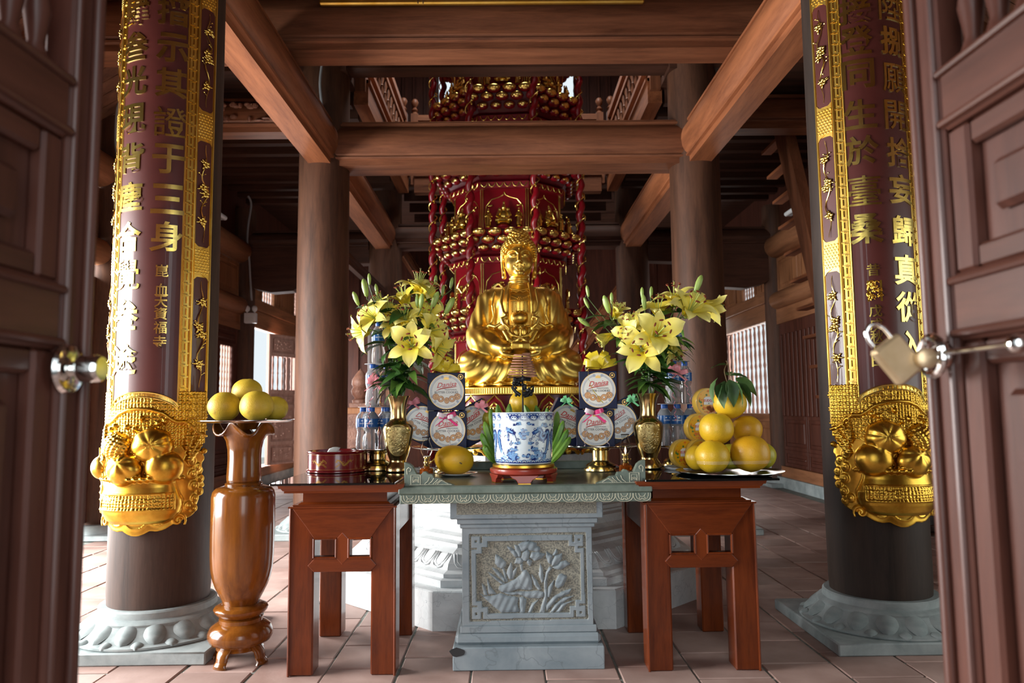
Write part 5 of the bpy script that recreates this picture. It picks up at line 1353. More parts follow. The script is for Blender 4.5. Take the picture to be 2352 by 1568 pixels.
for i in range(18):
    a = -PI / 2 + (i - 8.5) * 2 * PI / 18 + 2 * PI / 18; p = plan(a - PI / 18 * 2 + PI / 18 * 2 + PI / 18, .418, .318); n_ = Vector((math.cos(a + PI / 18) / .425, math.sin(a + PI / 18) / .325, 0)).normalized()
    new_obj('back_petal', bpm, seat, (p.x, p.y, .17), (math.radians(6), 0, math.atan2(n_.y, n_.x) + PI / 2))
ringw([(.40, .30, .93), (.43, .325, .935), (.45, .335, .955), (.43, .325, .975), (.40, .30, .98)], 'moulding', M['gold_dark'])
ringw([(.36, .27, .86), (.36, .27, .93)], 'waist', M['lacquer_dark'])
ringw([(.43, .33, .835), (.44, .335, .842), (.44, .335, .862), (.4, .3, .872)], 'foot_board', M['lacquer_dark'])
for i in range(14):
    a = -PI / 2 + (i - 6.5) * 2 * PI / 14; p = plan(a, .44, .335); t = Vector((-math.sin(a), math.cos(a), 0)); b = MB()
    for s in (-1, 1):
        b.tube([(p.x + t.x * s * q, p.y + t.y * s * q, z) for q, z in ((.0, .03), (.03, .034), (.055, .026), (.07, .01), (.082, .004), (.09, .014), (.08, .022), (.074, .014))], [.012, .012, .01, .009, .008, .008, .007, .005], 7)
    b.ell((p.x, p.y, .022), (.02, .02, .02), 9, 6); b.build('scroll_foot', M['gold_dark'], seat, world=False)

# ---------------------------------------------------------------- red and gold lotus tower
TX, TY = .0, 8.4; DEL = math.radians(-4.7)
tow = thing('lotus_tower', 'tall red lacquer tower with gold lotus petal tiers and tiny gilded figures', 'tower', (TX, TY, 0))
def ang(i): return -PI / 2 + DEL + i * PI / 4
def octp(prof, name, mat, mi=None):
    b = MB(); k = len(prof); vs = []; f = []
    for i in range(8):
        a = ang(i) + PI / 8
        for (ap, z) in prof: r = ap / math.cos(PI / 8); vs.append((r * math.cos(a), r * math.sin(a), z))
    for i in range(8):
        for j in range(k - 1): f.append((i * k + j, ((i + 1) % 8) * k + j, ((i + 1) % 8) * k + j + 1, i * k + j + 1))
    f.append(tuple(i * k for i in range(8))[::-1]); f.append(tuple(i * k + k - 1 for i in range(8)))
    return b.add(vs, f).build(name, mat, tow, False, world=False)
def tower_petal():
    b = MB(); nu, nv = 12, 8; red, gold = [], []
    def pt(u, v):
        a = 2 * PI * u; th = PI * v; s = math.sin(th)
        return (.082 * s * math.cos(a), .064 * s * math.sin(a), -.042 * math.cos(th) + .012 * max(0, -math.sin(a)) * s)
    vs = [pt(i / nu, j / nv) for i in range(nu) for j in range(nv + 1)]; k = nv + 1
    for i in range(nu):
        i2 = (i + 1) % nu
        for j in range(nv):
            c = pt((i + .5) / nu, (j + .5) / nv); q = (i * k + j, i2 * k + j, i2 * k + j + 1, i * k + j + 1)
            (gold if (-c[1] + c[2] * .35 > .012 + .12 * abs(c[0]) and c[2] > -.032) else red).append(q)
    b.add(vs, red, 0); n0 = len(b.v); b.f += gold; b.m += [1] * len(gold)
    return b.mesh('lotus_petal', [M['lacquer'], M['gold_bright']], True, 80)
tpm2 = tower_petal()
rr = random.Random(2)
ZR = [1.21, 2.04, 2.875, 3.70, 4.45, 5.2]
def seated():
    b = MB().ell((0, 0, .03), (.075, .06, .035), 12, 7, 1).lathe([(.07, .045), (.085, .055), (.075, .07), (.05, .075)], (0, 0, 0), 14)
    b.ell((0, -.005, .1), (.082, .06, .035), 12, 7).ell((0, .005, .16), (.05, .038, .07), 12, 8)
    for s in (-1, 1): b.tube([(s * .045, 0, .205), (s * .066, -.01, .15), (s * .03, -.045, .12)], [.02, .022, .014], 7).ell((s * .062, -.02, .1), (.035, .04, .028), 8, 6)
    b.ell((0, -.002, .245), (.026, .027, .032), 10, 7).ell((0, .002, .272), (.02, .02, .018), 8, 6).ell((0, .012, .3), (.014, .012, .02), 7, 5)
    for s in (-1, 1): b.ell((s * .045, .0, .225), (.018, .015, .02), 7, 5)
    return b.mesh('seated_figure', [M['gold_bright'], M['lacquer']])
def standing():
    b = MB().lathe([(.03, 0), (.034, .012), (.024, .03), (.032, .036), (.02, .045)], (0, 0, 0), 10).lathe([(.03, .045), (.028, .09), (.024, .13), (.027, .16), (.02, .178), (.009, .183)], (0, 0, 0), 10)
    b.ell((0, 0, .197), (.015, .015, .019), 8, 6).ell((0, 0, .218), (.009, .009, .011), 6, 5)
    for s in (-1, 1): b.tube([(s * .024, 0, .168), (s * .032, -.012, .135), (s * .008, -.03, .14)], [.009, .01, .007], 6)
    b.ell((.025, -.012, .1), (.012, .01, .02), 6, 5)
    return b.mesh('standing_figure', M['gold_bright'])
def dragonish():
    b = MB(); r2 = random.Random(6)
    b.tube(bez([(-.12, -.01, .12), (-.06, -.02, .15), (0, -.02, .1), (.06, -.02, .14), (.11, -.01, .08), (.05, -.02, .03)], 6), .02, 7)
    for k in range(26): b.ell((r2.uniform(-.13, .13), -.015, r2.uniform(.0, .18)), (r2.uniform(.008, .022), .014, r2.uniform(.008, .02)), 6, 4)
    return b.mesh('gilded_group', M['gold_bright'])
sm_, st_, dg_ = seated(), standing(), dragonish()
cloud = MB().ell((0, 0, 0), (.028, .012, .011), 8, 5).ell((.016, 0, .008), (.014, .01, .009), 7, 5).ell((-.014, 0, -.007), (.016, .01, .008), 7, 5).mesh('cloud', M['gold_bright'])
def face_xf(i, r, u, z):
    a = ang(i); n_ = Vector((math.cos(a), math.sin(a), 0)); t = Vector((-math.sin(a), math.cos(a), 0)); return n_ * r + t * u + Vector((0, 0, z)), a + PI / 2
for ti, z in enumerate(ZR):
    octp([(.60, z - .13), (.64, z - .115), (.70, z - .06), (.74, z), (.78, z + .075), (.79, z + .105), (.79, z + .112)], 'petal_course', M['lacquer_dark'])
    octp([(.76, z + .11), (.81, z + .115), (.81, z + .13), (.60, z + .133)], 'platform', M['lacquer'])
    rest = MB()
    for i in range(8):
        fi = i if i < 4 else i - 8
        for row, (r, dz, tilt, s) in enumerate(((.82, .078, 6, .98), (.785, .004, 14, .9), (.715, -.068, 22, .78))):
            n = 4; half = r * math.tan(PI / 8)
            for k in range(n):
                u = (-1 + 2 * (k + (.5 if row != 1 else .98)) / n) * half if row != 1 else (-1 + 2 * (k + .0) / (n - 0) + .25 * 0) * half
                p, rz = face_xf(i, r, u, z + dz); rot = (math.radians(-tilt), 0, rz)
                if abs(fi) <= 2 and 1 <= ti <= 4: new_obj('lotus_petal', tpm2, tow, p, rot, s)
                else:
                    Rm = Euler(rot).to_matrix(); rest.ell(p, (.072 * s, .056 * s, .046 * s), 7, 5, rot=Rm)
    rest.build('other_lotus_petals', M['lacquer'], tow, world=False)['kind'] = 'stuff'
    # wall of the tier above this ring
    z0, z1 = z + .132, (ZR[ti + 1] if ti + 1 < len(ZR) else z + .62) - .128
    octp([(.60, z0), (.60, z1)], 'tier_wall', M['lacquer'])
    octp([(.61, z1 - .09), (.64, z1 - .085), (.655, z1 - .02), (.62, z1)], 'valance_board', M['lacquer'])
    for i in (-2, -1, 0, 1, 2):
        half = .60 * math.tan(PI / 8); sc2 = MB()
        for k in range(6):
            u0 = (-1 + 2 * k / 6) * .625 * math.tan(PI / 8); w_ = .625 * math.tan(PI / 8) / 6 * 2
            pts = []
            for t in np.linspace(0, 1, 7): 
                p, rz = face_xf(i, .655, u0 + w_ * (.1 + .8 * t), z1 - .03 - .045 * math.sin(PI * t) ** .6); pts.append(p)
            sc2.tube(pts, .0065, 5)
        sc2.build('gold_scallop', M['gold_bright'], tow, world=False)
        if z0 > 5: continue
        h = z1 - z0 - .1; b = MB()
        pa = [(-.2, .02), (-.215, h * .4), (-.2, h * .62), (-.14, h * .78), (-.06, h * .83), (-.015, h * .88), (0, h * .95)]
        pa = pa + [(-u, v) for u, v in pa[::-1][1:]]
        b.tube([face_xf(i, .604, u, z0 + v)[0] for u, v in pa], .0062, 6)
        for s in (-1, 1): b.tube([face_xf(i, .603, s * half * .95, z0)[0], face_xf(i, .603, s * half * .95, z1 - .09)[0]], .007, 5)
        b.build('niche_arch', M['gold_bright'], tow, world=False)
        if ti in (0, 1, 3):
            p, rz = face_xf(i, .655, 0, z0 + .1); new_obj('gilded_group', dg_, tow, p, (0, 0, rz), 1.0)
            for u in (-.14, .14): p, rz = face_xf(i, .665, u, z0); new_obj('standing_figure', st_, tow, p, (0, 0, rz), .8)
        else:
            p, rz = face_xf(i, .69, 0, z0); new_obj('seated_figure', sm_, tow, p, (0, 0, rz), 1.0)
            for u in (-.165, .165):
                p, rz = face_xf(i, .70, u, z0); new_obj('standing_figure', st_, tow, p, (0, 0, rz), 1.05)
                p, rz = face_xf(i, .62, u * .95, z0 + .285); new_obj('cloud', cloud, tow, p, (0, 0, rz), 1.0)
octp([(.95, 0), (.95, .3), (.85, .32), (.85, .5), (.7, .55), (.7, 1.08)], 'base', M['lacquer_dark'])
octp([(.6, 5.55), (.75, 5.6), (.5, 5.8), (.1, 5.95)], 'cap', M['lacquer'])
# spiral columns at the eight corners
H0, H1 = .5, 5.6; scol = MB(); n = 10; m = 240; vs = []; fs = []
for j in range(m + 1):
    z = H0 + (H1 - H0) * j / m
    for i in range(n):
        a = 2 * PI * i / n; ph = a - z * 26; r = .034 + .011 * math.cos(ph); vs.append((r * math.cos(a) + .006 * math.cos(z * 26), r * math.sin(a) + .006 * math.sin(z * 26), z))
for j in range(m):
    for i in range(n): fs.append((j * n + i, j * n + (i + 1) % n, (j + 1) * n + (i + 1) % n, (j + 1) * n + i))
scol.add(vs, fs); scm = scol.mesh('spiral_column', M['lacquer'], True, 80)
vine = MB().tube([(.046 * math.cos(z * 26 + PI), .046 * math.sin(z * 26 + PI), z) for z in np.linspace(H0, H1, 360)], .0065, 5)
for q in range(44): 
    z = H0 + (H1 - H0) * (q + .3) / 44; a = z * 26 + PI + .4; vine.ell((.045 * math.cos(a), .045 * math.sin(a), z), (.01, .01, .03), 6, 5)
vnm = vine.mesh('gold_vine', M['gold_bright'])
for i in range(8):
    a = ang(i) + PI / 8; r = .905
    c = new_obj('spiral_column', scm, tow, (r * math.cos(a), r * math.sin(a), 0), (0, 0, i * 1.1)); new_obj('gold_vine', vnm, c)
# ---------------------------------------------------------------- offerings on the altar
def strip(mb, pts, wds, wrapf, lift=.0008, mi=0):
    """flat brush stroke along 2-D points, laid on a surface by wrapf(u, v, lift)"""
    n = len(pts); L = []; Rr = []
    for i, (u, v) in enumerate(pts):
        a = pts[max(i - 1, 0)]; b = pts[min(i + 1, n - 1)]; dx, dy = b[0] - a[0], b[1] - a[1]; q = math.hypot(dx, dy) or 1
        w_ = wds[i] if isinstance(wds, (list, tuple)) else wds
        L.append((u - dy / q * w_, v + dx / q * w_)); Rr.append((u + dy / q * w_, v - dx / q * w_))
    vs = [wrapf(p[0], p[1], lift) for p in L] + [wrapf(p[0], p[1], lift) for p in Rr]
    mb.add(vs, [(i, i + 1, n + i + 1, n + i) for i in range(n - 1)], mi)
def disc2(mb, u, v, ru, rv, wrapf, lift=.0008, mi=0, n=14):
    vs = [wrapf(u + ru * math.cos(2 * PI * i / n), v + rv * math.sin(2 * PI * i / n), lift) for i in range(n)]; mb.add(vs, [tuple(range(n))], mi)

# ---- blue and white incense urn on its red stand
UX, UY = .03, 3.272
us = thing('urn_stand', 'low red lacquer stand with gilt edges under the blue and white urn', 'stand', (UX, UY, ZS + .0015))
z0u = .852
b = MB().lathe([(.10, .80), (.125, .803), (.146, .812), (.15, .822), (.149, .83), (.138, .835), (.1, .836)], (UX, UY, 0), 56); b.build('top', M['red_stand'], us)
MB().lathe([(.132, .835), (.137, .838), (.137, .848), (.13, .852), (.1, .852)], (UX, UY, 0), 56).build('gilt_ring', M['gold_dark'], us)
for k in range(5):
    a = -PI / 2 + 2 * PI * k / 5; t = Vector((-math.sin(a), math.cos(a), 0)); n_ = Vector((math.cos(a), math.sin(a), 0)); c = Vector((UX, UY, 0)) + n_ * .128
    pr = [(-.062, .808), (.062, .808), (.05, .796), (.036, .79), (.028, .778), (.026, .7738), (-.026, .7738), (-.028, .778), (-.036, .79), (-.05, .796)]
    vs = [c + t * x + Vector((0, 0, z)) + n_ * .012 for x, z in pr] + [c + t * x + Vector((0, 0, z)) - n_ * .014 for x, z in pr]; m_ = len(pr)
    MB().add(vs, [tuple(range(m_)), tuple(range(m_, 2 * m_))[::-1]] + [(i, (i + 1) % m_, m_ + (i + 1) % m_, m_ + i) for i in range(m_)]).build('foot', M['red_stand'], us, False, bevel=.002)
    MB().add([c + t * x + Vector((0, 0, z)) + n_ * e for e in (.013, -.015) for x, z in ((-.027, .7716), (.027, .7716), (.027, .7742), (-.027, .7742))], [(0, 1, 2, 3), (4, 7, 6, 5), (0, 4, 5, 1), (2, 6, 7, 3), (1, 5, 6, 2), (0, 3, 7, 4)]).build('gilt_toe', M['gold_dark'], us, False)
urn = thing('incense_urn', 'blue and white porcelain incense urn painted with two dragons', 'urn', (UX, UY, .8525))
ZU0, ZU1 = .8525, 1.075
def ur(z): t = (z - ZU0) / (ZU1 - ZU0); return .1255 + .012 * t - .004 * math.exp(-(t / .04) ** 2)
prof = [(.10, ZU0), (ur(ZU0), ZU0 + .001)] + [(ur(z), z) for z in np.linspace(ZU0 + .004, ZU1 - .003, 10)] + [(ur(ZU1) - .001, ZU1), (ur(ZU1) - .006, ZU1), (ur(ZU1) - .008, ZU1 - .004), (ur(1.03) - .01, 1.03), (0, 1.03)]
MB().lathe(prof, (UX, UY, 0), 72).build('vessel', M['porcelain'], urn)
MB().lathe([(ur(1.05) - .009, 1.045), (.06, 1.05), (0, 1.052)], (UX, UY, 0), 32).build('ash', M['grout'], urn)
def uw_(u, v, l):
    r = ur(v) + l; th = u / .131; return (UX + r * math.sin(th), UY - r * math.cos(th), v)
def band(mb, z0, z1, mi, l=.0006):
    mb.grid(lambda a, t: uw_((a * 2 - 1) * PI * .131, z0 + (z1 - z0) * t, l), 72, 1, mi)
d = MB()                                                     # cobalt painting: 0 dark, 1 light, 2 porcelain
band(d, 1.068, 1.0715, 0); band(d, 1.062, 1.063, 0); band(d, 1.0525, 1.061, 0); band(d, .8575, .866, 0)
for k in range(64): disc2(d, (k / 64 * 2 - 1) * PI * .131, 1.065, .0035, .0024, uw_, .0007, 0, 8); 
for k in range(20):
    u = (k / 20 * 2 - 1) * PI * .131; disc2(d, u, 1.052, .0205, .014, uw_, .0007, 0, 16)
for k in range(20):
    u = (k / 20 * 2 - 1) * PI * .131
    for s in (-1, 1): strip(d, [(u + s * .0065 * (1 + math.cos(t)) - s * .002, 1.0525 + .0062 * math.sin(t)) for t in np.linspace(0, 2 * PI, 10)], .0011, uw_, .0011, 2)
    strip(d, [(u + .0165 * math.cos(t), 1.051 + .0105 * math.sin(t)) for t in np.linspace(PI, 2 * PI, 10)], .0008, uw_, .0011, 2)
def dragon(c, sg, rr):
    pts = [(c + sg * a, b) for a, b in ((-.022, .985), (-.005, .992), (.012, 1.0), (.022, .99), (.018, .975), (.028, .962), (.042, .968), (.052, .985), (.060, .99), (.066, .975), (.064, .95), (.058, .925), (.05, .905), (.036, .892))]
    sm3 = [(p.x, p.y) for p in bez([(x, y, 0) for x, y in pts], 6)]
    strip(d, sm3, [.004 + .009 * math.sin(PI * min(1, (i + 3) / len(sm3))) ** .7 for i in range(len(sm3))], uw_, .0008, 0)
    strip(d, sm3[4:-4], .0036, uw_, .0012, 1)
    for i in range(2, len(sm3) - 2, 2):
        x, y = sm3[i]; a = rr.random() * 6; strip(d, [(x, y), (x + .018 * math.cos(a), y + .016 * math.sin(a))], [.0034, .0005], uw_, .0008, 0)
    for k in range(16):
        a = rr.random() * 6; r_ = .012 * rr.random(); disc2(d, c + sg * (.012) + r_ * math.cos(a), 1.002 + r_ * math.sin(a), .004 + .004 * rr.random(), .003 + .003 * rr.random(), uw_, .0009, k % 4 == 0, 8)
    strip(d, [(c + sg * (-.01 - .014 * t), .998 - .035 * t - .004 * math.sin(t * 6)) for t in np.linspace(0, 1, 8)], .0012, uw_, .0008, 0)
    for (cx, cy) in ((-.03, .958), (.0, .94)): strip(d, [(c + sg * (cx) + r_ * math.cos(t) , cy + r_ * math.sin(t)) for t, r_ in [(q, .008 * (1 - q / 11)) for q in np.linspace(0, 9, 22)]], .0011, uw_, .0008, 0)
    for (cx, cy) in ((.03, 1.022), (-.018, 1.02), (.035, .945), (-.022, .925), (.012, .955)):
        for q in range(4): a = PI / 2 + (q - 1.5) * .5; strip(d, [(c + sg * cx, cy), (c + sg * cx + .009 * math.cos(a), cy + .009 * math.sin(a))], [.002, .0005], uw_, .0008, 0)
        strip(d, [(c + sg * cx - .006, cy), (c + sg * cx + .006, cy)], .0018, uw_, .0008, 0)
def scribble(c, sg, rr):
    for k in range(46):
        u = c + sg * rr.uniform(-.005, .062); v = rr.choice((rr.uniform(.875, .925), rr.uniform(.955, 1.005))); a = rr.random() * 6; L_ = rr.uniform(.004, .011)
        strip(d, [(u, v), (u + L_ * .6 * math.cos(a), v + L_ * .6 * math.sin(a)), (u + L_ * math.cos(a + .7), v + L_ * math.sin(a + .7))], [.0005, .0017, .0004], uw_, .0009 + .00001 * k, 1 if k % 4 == 0 else 0)
def cloudp(u, v, s, rr):
    for k in range(14): disc2(d, u + rr.gauss(0, .0095) * s, v + rr.gauss(0, .004) * s, (.0045 + .003 * rr.random()) * s, (.0032 + .002 * rr.random()) * s, uw_, .0008 + .00002 * k, 1 if k > 5 else 0, 9)
    strip(d, [(u - .016 * s, v - .006 * s), (u, v - .008 * s), (u + .016 * s, v - .005 * s)], [.0008, .003 * s, .0008], uw_, .0008, 0)
rr = random.Random(31)
for grp in range(3):
    o_ = grp * 2 * PI * .131 / 3
    dragon(o_ + .058, 1, rr); dragon(o_ - .058, -1, rr); scribble(o_ + .045, 1, rr); scribble(o_ - .045, -1, rr)
    for k in range(7): strip(d, [(o_ + rr.gauss(0, .008), .98 + rr.gauss(0, .012)) for _ in range(2)], [.003, .001], uw_, .0008, 0)
    for (u, v, s) in ((0, .985, 1.1), (0, 1.0, .7), (0, .965, .7), (-.026, 1.028, .7), (.026, 1.028, .7), (-.028, .945, .7), (.028, .945, .7), (-.105, 1.02, 1.1), (.105, 1.02, 1.1), (-.1, .985, .8), (.1, .985, .8), (-.07, .9, 1.3), (.07, .9, 1.3), (-.045, .918, 1.0), (.045, .918, 1.0), (-.045, .885, 1.4), (.045, .885, 1.4), (-.095, .885, 1.1), (.095, .885, 1.1), (0, .89, .6)): cloudp(o_ + u, v, s, rr)
for k in range(40):
    u = (k / 40 * 2 - 1) * PI * .131; strip(d, [(u + .012 * math.cos(t), .863 + .009 * math.sin(t)) for t in np.linspace(0, PI, 8)], .0016, uw_, .0009, k % 2); strip(d, [(u + .006 * math.cos(t), .863 + .005 * math.sin(t)) for t in np.linspace(0, PI, 6)], .001, uw_, .0012, 2)
d.build('painting', [M['cobalt'], M['cobalt_light'], M['porcelain']], urn)
# ---- incense coil on an iron dragon rod standing in the urn
hol = thing('incense_holder', 'black iron dragon rod standing in the urn', 'incense holder', (UX, UY, 1.05))
MB().tube([(UX, UY, 1.03), (UX, UY, 1.33)], .0035, 8).build('rod', M['iron'], hol)
b = MB(); rr = random.Random(12)
pth = [(UX + .026 * math.sin(t * 1.0) + .012 * math.sin(2.3 * t), UY - .012 * math.cos(t), 1.155 + .0115 * t) for t in np.linspace(0, 6.3, 46)]
b.tube(pth, [.0085 + .003 * math.sin(i * .9) for i in range(46)], 8)
b.tube([(UX - .01, UY, 1.15), (UX - .03, UY, 1.165), (UX - .046, UY, 1.185), (UX - .038, UY, 1.2), (UX - .03, UY, 1.19)], [.008, .008, .007, .006, .005], 7)
b.tube([(UX + .005, UY, 1.145), (UX + .025, UY, 1.15), (UX + .045, UY, 1.17), (UX + .048, UY, 1.19), (UX + .035, UY, 1.185)], [.007, .007, .007, .006, .005], 7)
b.tube([(UX - .03, UY, 1.22), (UX, UY - .01, 1.225), (UX + .035, UY, 1.222)], .009, 7)
for k in range(16): b.ell((UX + rr.uniform(-.042, .045), UY - .008, rr.uniform(1.15, 1.225)), rr.uniform(.005, .009), 6, 5)
b.build('dragon', M['iron'], hol)
co = []
for t in np.linspace(0, 2 * PI * 8.5, 260):
    f_ = t / (2 * PI * 8.5); r_ = .034 + .031 * f_; co.append((UX + r_ * math.cos(t), UY + r_ * math.sin(t), 1.337 - .105 * f_))
o = MB().tube([(UX, UY, 1.336), (UX + .02, UY, 1.3375)] + co, .0036, 6).build('incense_coil', M['incense']); props(o, 'cone-shaped coil of brown incense hung above the iron dragon', 'incense')

# ---- pomelo and green bananas behind the urn
bw = MB().lathe([(.05, 0), (.06, .002), (.1, .022), (.14, .042), (.145, .046), (.14, .046), (.1, .028), (0, .01)], (UX + .0, 3.62, ZS + .0015), 40).build('fruit_bowl', M['plate']); props(bw, 'white bowl with green bananas behind the urn', 'bowl')
def banana(parent, a, b, r, bend):
    a = Vector(a.tolist()); b = Vector(b.tolist()); d_ = b - a; mid = (a + b) / 2 + Vector(bend); pts = []; rs = []
    for i in range(13):
        t = i / 12; pts.append(a * (1 - t) ** 2 + mid * 2 * t * (1 - t) + b * t * t); rs.append(r * (.35 + .65 * math.sin(min(1, t * 3 + .15) * PI / 2)) * (1 if t < .82 else max(.2, math.cos((t - .82) / .18 * 1.3))))
    MB().tube(pts, rs, 6).build('banana', M['banana'], parent, ang=50)
for sd, lab in ((-1, 'hand of green bananas at the left of the urn'), (1, 'hand of green bananas fanning out at the right of the urn')):
    bn = thing('banana_hand', lab, 'bananas', (UX + sd * .08, 3.62, ZS + .03), 0, 'green bananas behind the urn')
    MB().ell((UX + sd * .07, 3.62, ZS + .055), (.06, .045, .03), 10, 6).build('crown', M['banana'], bn)
    if sd > 0: L = [((1262, 1045), (1294, 966), 3.56, .015), ((1264, 1054), (1304, 986), 3.53, .015), ((1266, 1062), (1310, 1003), 3.50, .0145), ((1262, 1045), (1280, 945), 3.6, .0165), ((1246, 1040), (1231, 931), 3.58, .018), ((1250, 1040), (1256, 936), 3.57, .017), ((1240, 1040), (1205, 930), 3.56, .018)]
    else: L = [((1142, 1060), (1106, 995), 3.52, .0165), ((1146, 1052), (1113, 968), 3.55, .0165), ((1150, 1046), (1127, 938), 3.58, .0165), ((1140, 1062), (1112, 1022), 3.49, .016), ((1165, 1040), (1143, 929), 3.58, .018), ((1175, 1040), (1170, 927), 3.57, .0185)]
    for (a_, b_, Y_, r_) in L: banana(bn, P(a_[0], a_[1], Y_ + .03), P(b_[0], b_[1], Y_), r_, (sd * .012, -.02, -.004))
fruit('pomelo', P(1203, 926, 3.66), .071, 'smooth yellow pomelo rising behind the urn among the bananas', M['pomelo'], 'yellow fruit behind the urn', .98, 21)
fruit('pomelo', P(1128, 960, 3.72), .05, 'half hidden yellow pomelo left of the urn behind the bananas', M['pomelo_green'], 'yellow fruit behind the urn', .98, 22)

# ---- melon on a printed plate
px_, py_ = -.285, 3.56
pl_ = thing('melon_plate', 'shallow printed plate under the yellow melon', 'plate', (px_, py_, ZS + .0015))
MB().lathe([(.05, 0), (.06, .001), (.075, .006), (.098, .013), (.1, .0155), (.096, .0155), (.075, .009), (0, .006)], (px_, py_, ZS + .0015), 48).build('dish', M['plate'], pl_)
rb = MB(); rr = random.Random(3)
for k in range(60): a = 2 * PI * k / 60; c_ = Vector((px_ + .083 * math.cos(a), py_ + .083 * math.sin(a), ZS + .0135)); rb.ell(c_, (.005, .005, .0012), 6, 4)
rb.build('rim_pattern', M['plate_red'], pl_)
ml = thing('melon', 'large oval golden yellow melon lying on the printed plate', 'melon', (-.297, 3.54, ZS + .0095))
b = MB(); b.grid(lambda u, v: (lambda th, a: (-.297 - .094 * math.cos(th) * 1.0, 3.545 + .07 * math.sin(th) ** .92 * math.cos(a), ZS + .0785 + .07 * math.sin(th) ** .92 * math.sin(a)))(PI * v * .998 + .001, 2 * PI * u), 40, 30, cu=True)
Rm = Matrix.Rotation(math.radians(7), 3, 'Y'); cc = Vector((-.297, 3.545, ZS + .0785)); b.xf(lambda p: cc + Rm @ (Vector(p) - cc)); b.build('rind', M['melon'], ml, ang=80)
MB().ell((-.262, 3.479, .838), (.008, .002, .0035), 8, 5, rot=Matrix.Rotation(.5, 3, 'Y')).build('scar', M['stalk'], ml)
for k in range(5): MB().tube([(-.206, 3.54, .835), (-.19, 3.53 + .004 * k, .83 + .006 * k - .012), (-.183 + .004 * k, 3.52, .815 + .008 * k)], .0012, 5).build('dry_stalk', M['stalk'], ml)

# ---- oil lamps
def oil_lamp(x, y, lit, label):
    t = thing('oil_lamp', label, 'lamp', (x, y, ZS + .0015), 0, 'small glass oil lamps'); z = ZS + .0015
    MB().lathe([(0, 0), (.026, 0), (.029, .004), (.028, .01), (.032, .018), (.032, .038), (.028, .046), (.016, .05), (.014, .054)], (x, y, z), 10).build('font', M['amber'], t, ang=20)
    MB().lathe([(.014, .052), (.016, .056), (.012, .06), (.013, .068), (.017, .07), (.017, .076), (.012, .08), (.013, .09), (.018, .094), (.018, .1), (.006, .102)], (x, y, z), 16).build('burner', M['brass'], t)
    MB().tube([(x, y, z + .073), (x + .024, y, z + .073)], .0018, 6).ell((x + .025, y, z + .073), (.0015, .006, .006), 8, 5).build('wick_wheel', M['brass'], t)
    ch = MB().lathe([(.016, .1), (.018, .106), (.026, .122), (.0275, .134), (.023, .15), (.016, .166), (.0145, .178), (.0165, .188), (.02, .192)], (x, y, z), 28); ch.f = ch.f[:-2]; ch.m = ch.m[:-2]
    o = ch.build('chimney', M['lampglass'], t); s = o.modifiers.new('s', 'SOLIDIFY'); s.thickness = .0012
    if lit:
        MB().lathe([(.001, .102), (.0045, .108), (.005, .114), (.003, .124), (0, .134)], (x, y, z), 10).build('flame', M['flame'], t)
    return t
oil_lamp(-.422, 3.465, False, 'unlit oil lamp with amber oil in front of the yellow melon')
oil_lamp(.525, 3.53, True, 'lit oil lamp with a small flame by the right brass vase')
# ---- stack of white paper cards behind the left lamp
for k in range(3):
    o = MB().box(-.53 + .006 * k, -.405 + .004 * k, 3.62 - .004 * k, 3.665, ZS + .0015 + .012 * k, ZS + .0128 + .012 * k, 0, .0015).build('paper_packet', M['paper'], smooth=False)
    props(o, ('lowest', 'middle', 'uppermost')[k] + ' white paper packet in the stack behind the left oil lamp', 'paper packet', 'white paper packets')

# ---- raised offering stands: steel plate on a turned brass foot
def stand(x, y, z, r, h, label, red=False):
    t = thing('offering_stand', label, 'stand', (x, y, z), 0, 'raised offering stands with brass feet')
    MB().lathe([(.084, 0), (.088, .004), (.086, .013), (.074, .018), (.077, .027), (.068, .036), (.055, .041), (.046, .047), (.042, .056), (.043, h - .014), (.054, h - .006), (.06, h)], (x, y, z), 40).build('foot', M['brass'], t)
    MB().lathe([(.06, h), (r * .7, h + .001), (r * .92, h + .006), (r, h + .012), (r, h + .0145), (r * .92, h + .009), (r * .7, h + .005), (0, h + .004)], (x, y, z), 56).build('plate', M['plate'] if red else M['steel'], t)
    return z + h + .0042
ZP1 = stand(-.33, 3.76, ZS + .0015, .2, .118, 'steel topped offering stand under the left pile of biscuit boxes')
ZP2 = stand(.435, 3.76, ZS + .0015, .205, .118, 'steel topped offering stand under the right pile of biscuit boxes')
ZP3 = stand(-.695, 3.72, ZG, .135, .094, 'brass footed stand carrying the left water bottles')
ZP4 = stand(.83, 3.74, ZG, .135, .094, 'brass footed stand carrying the right water bottles')

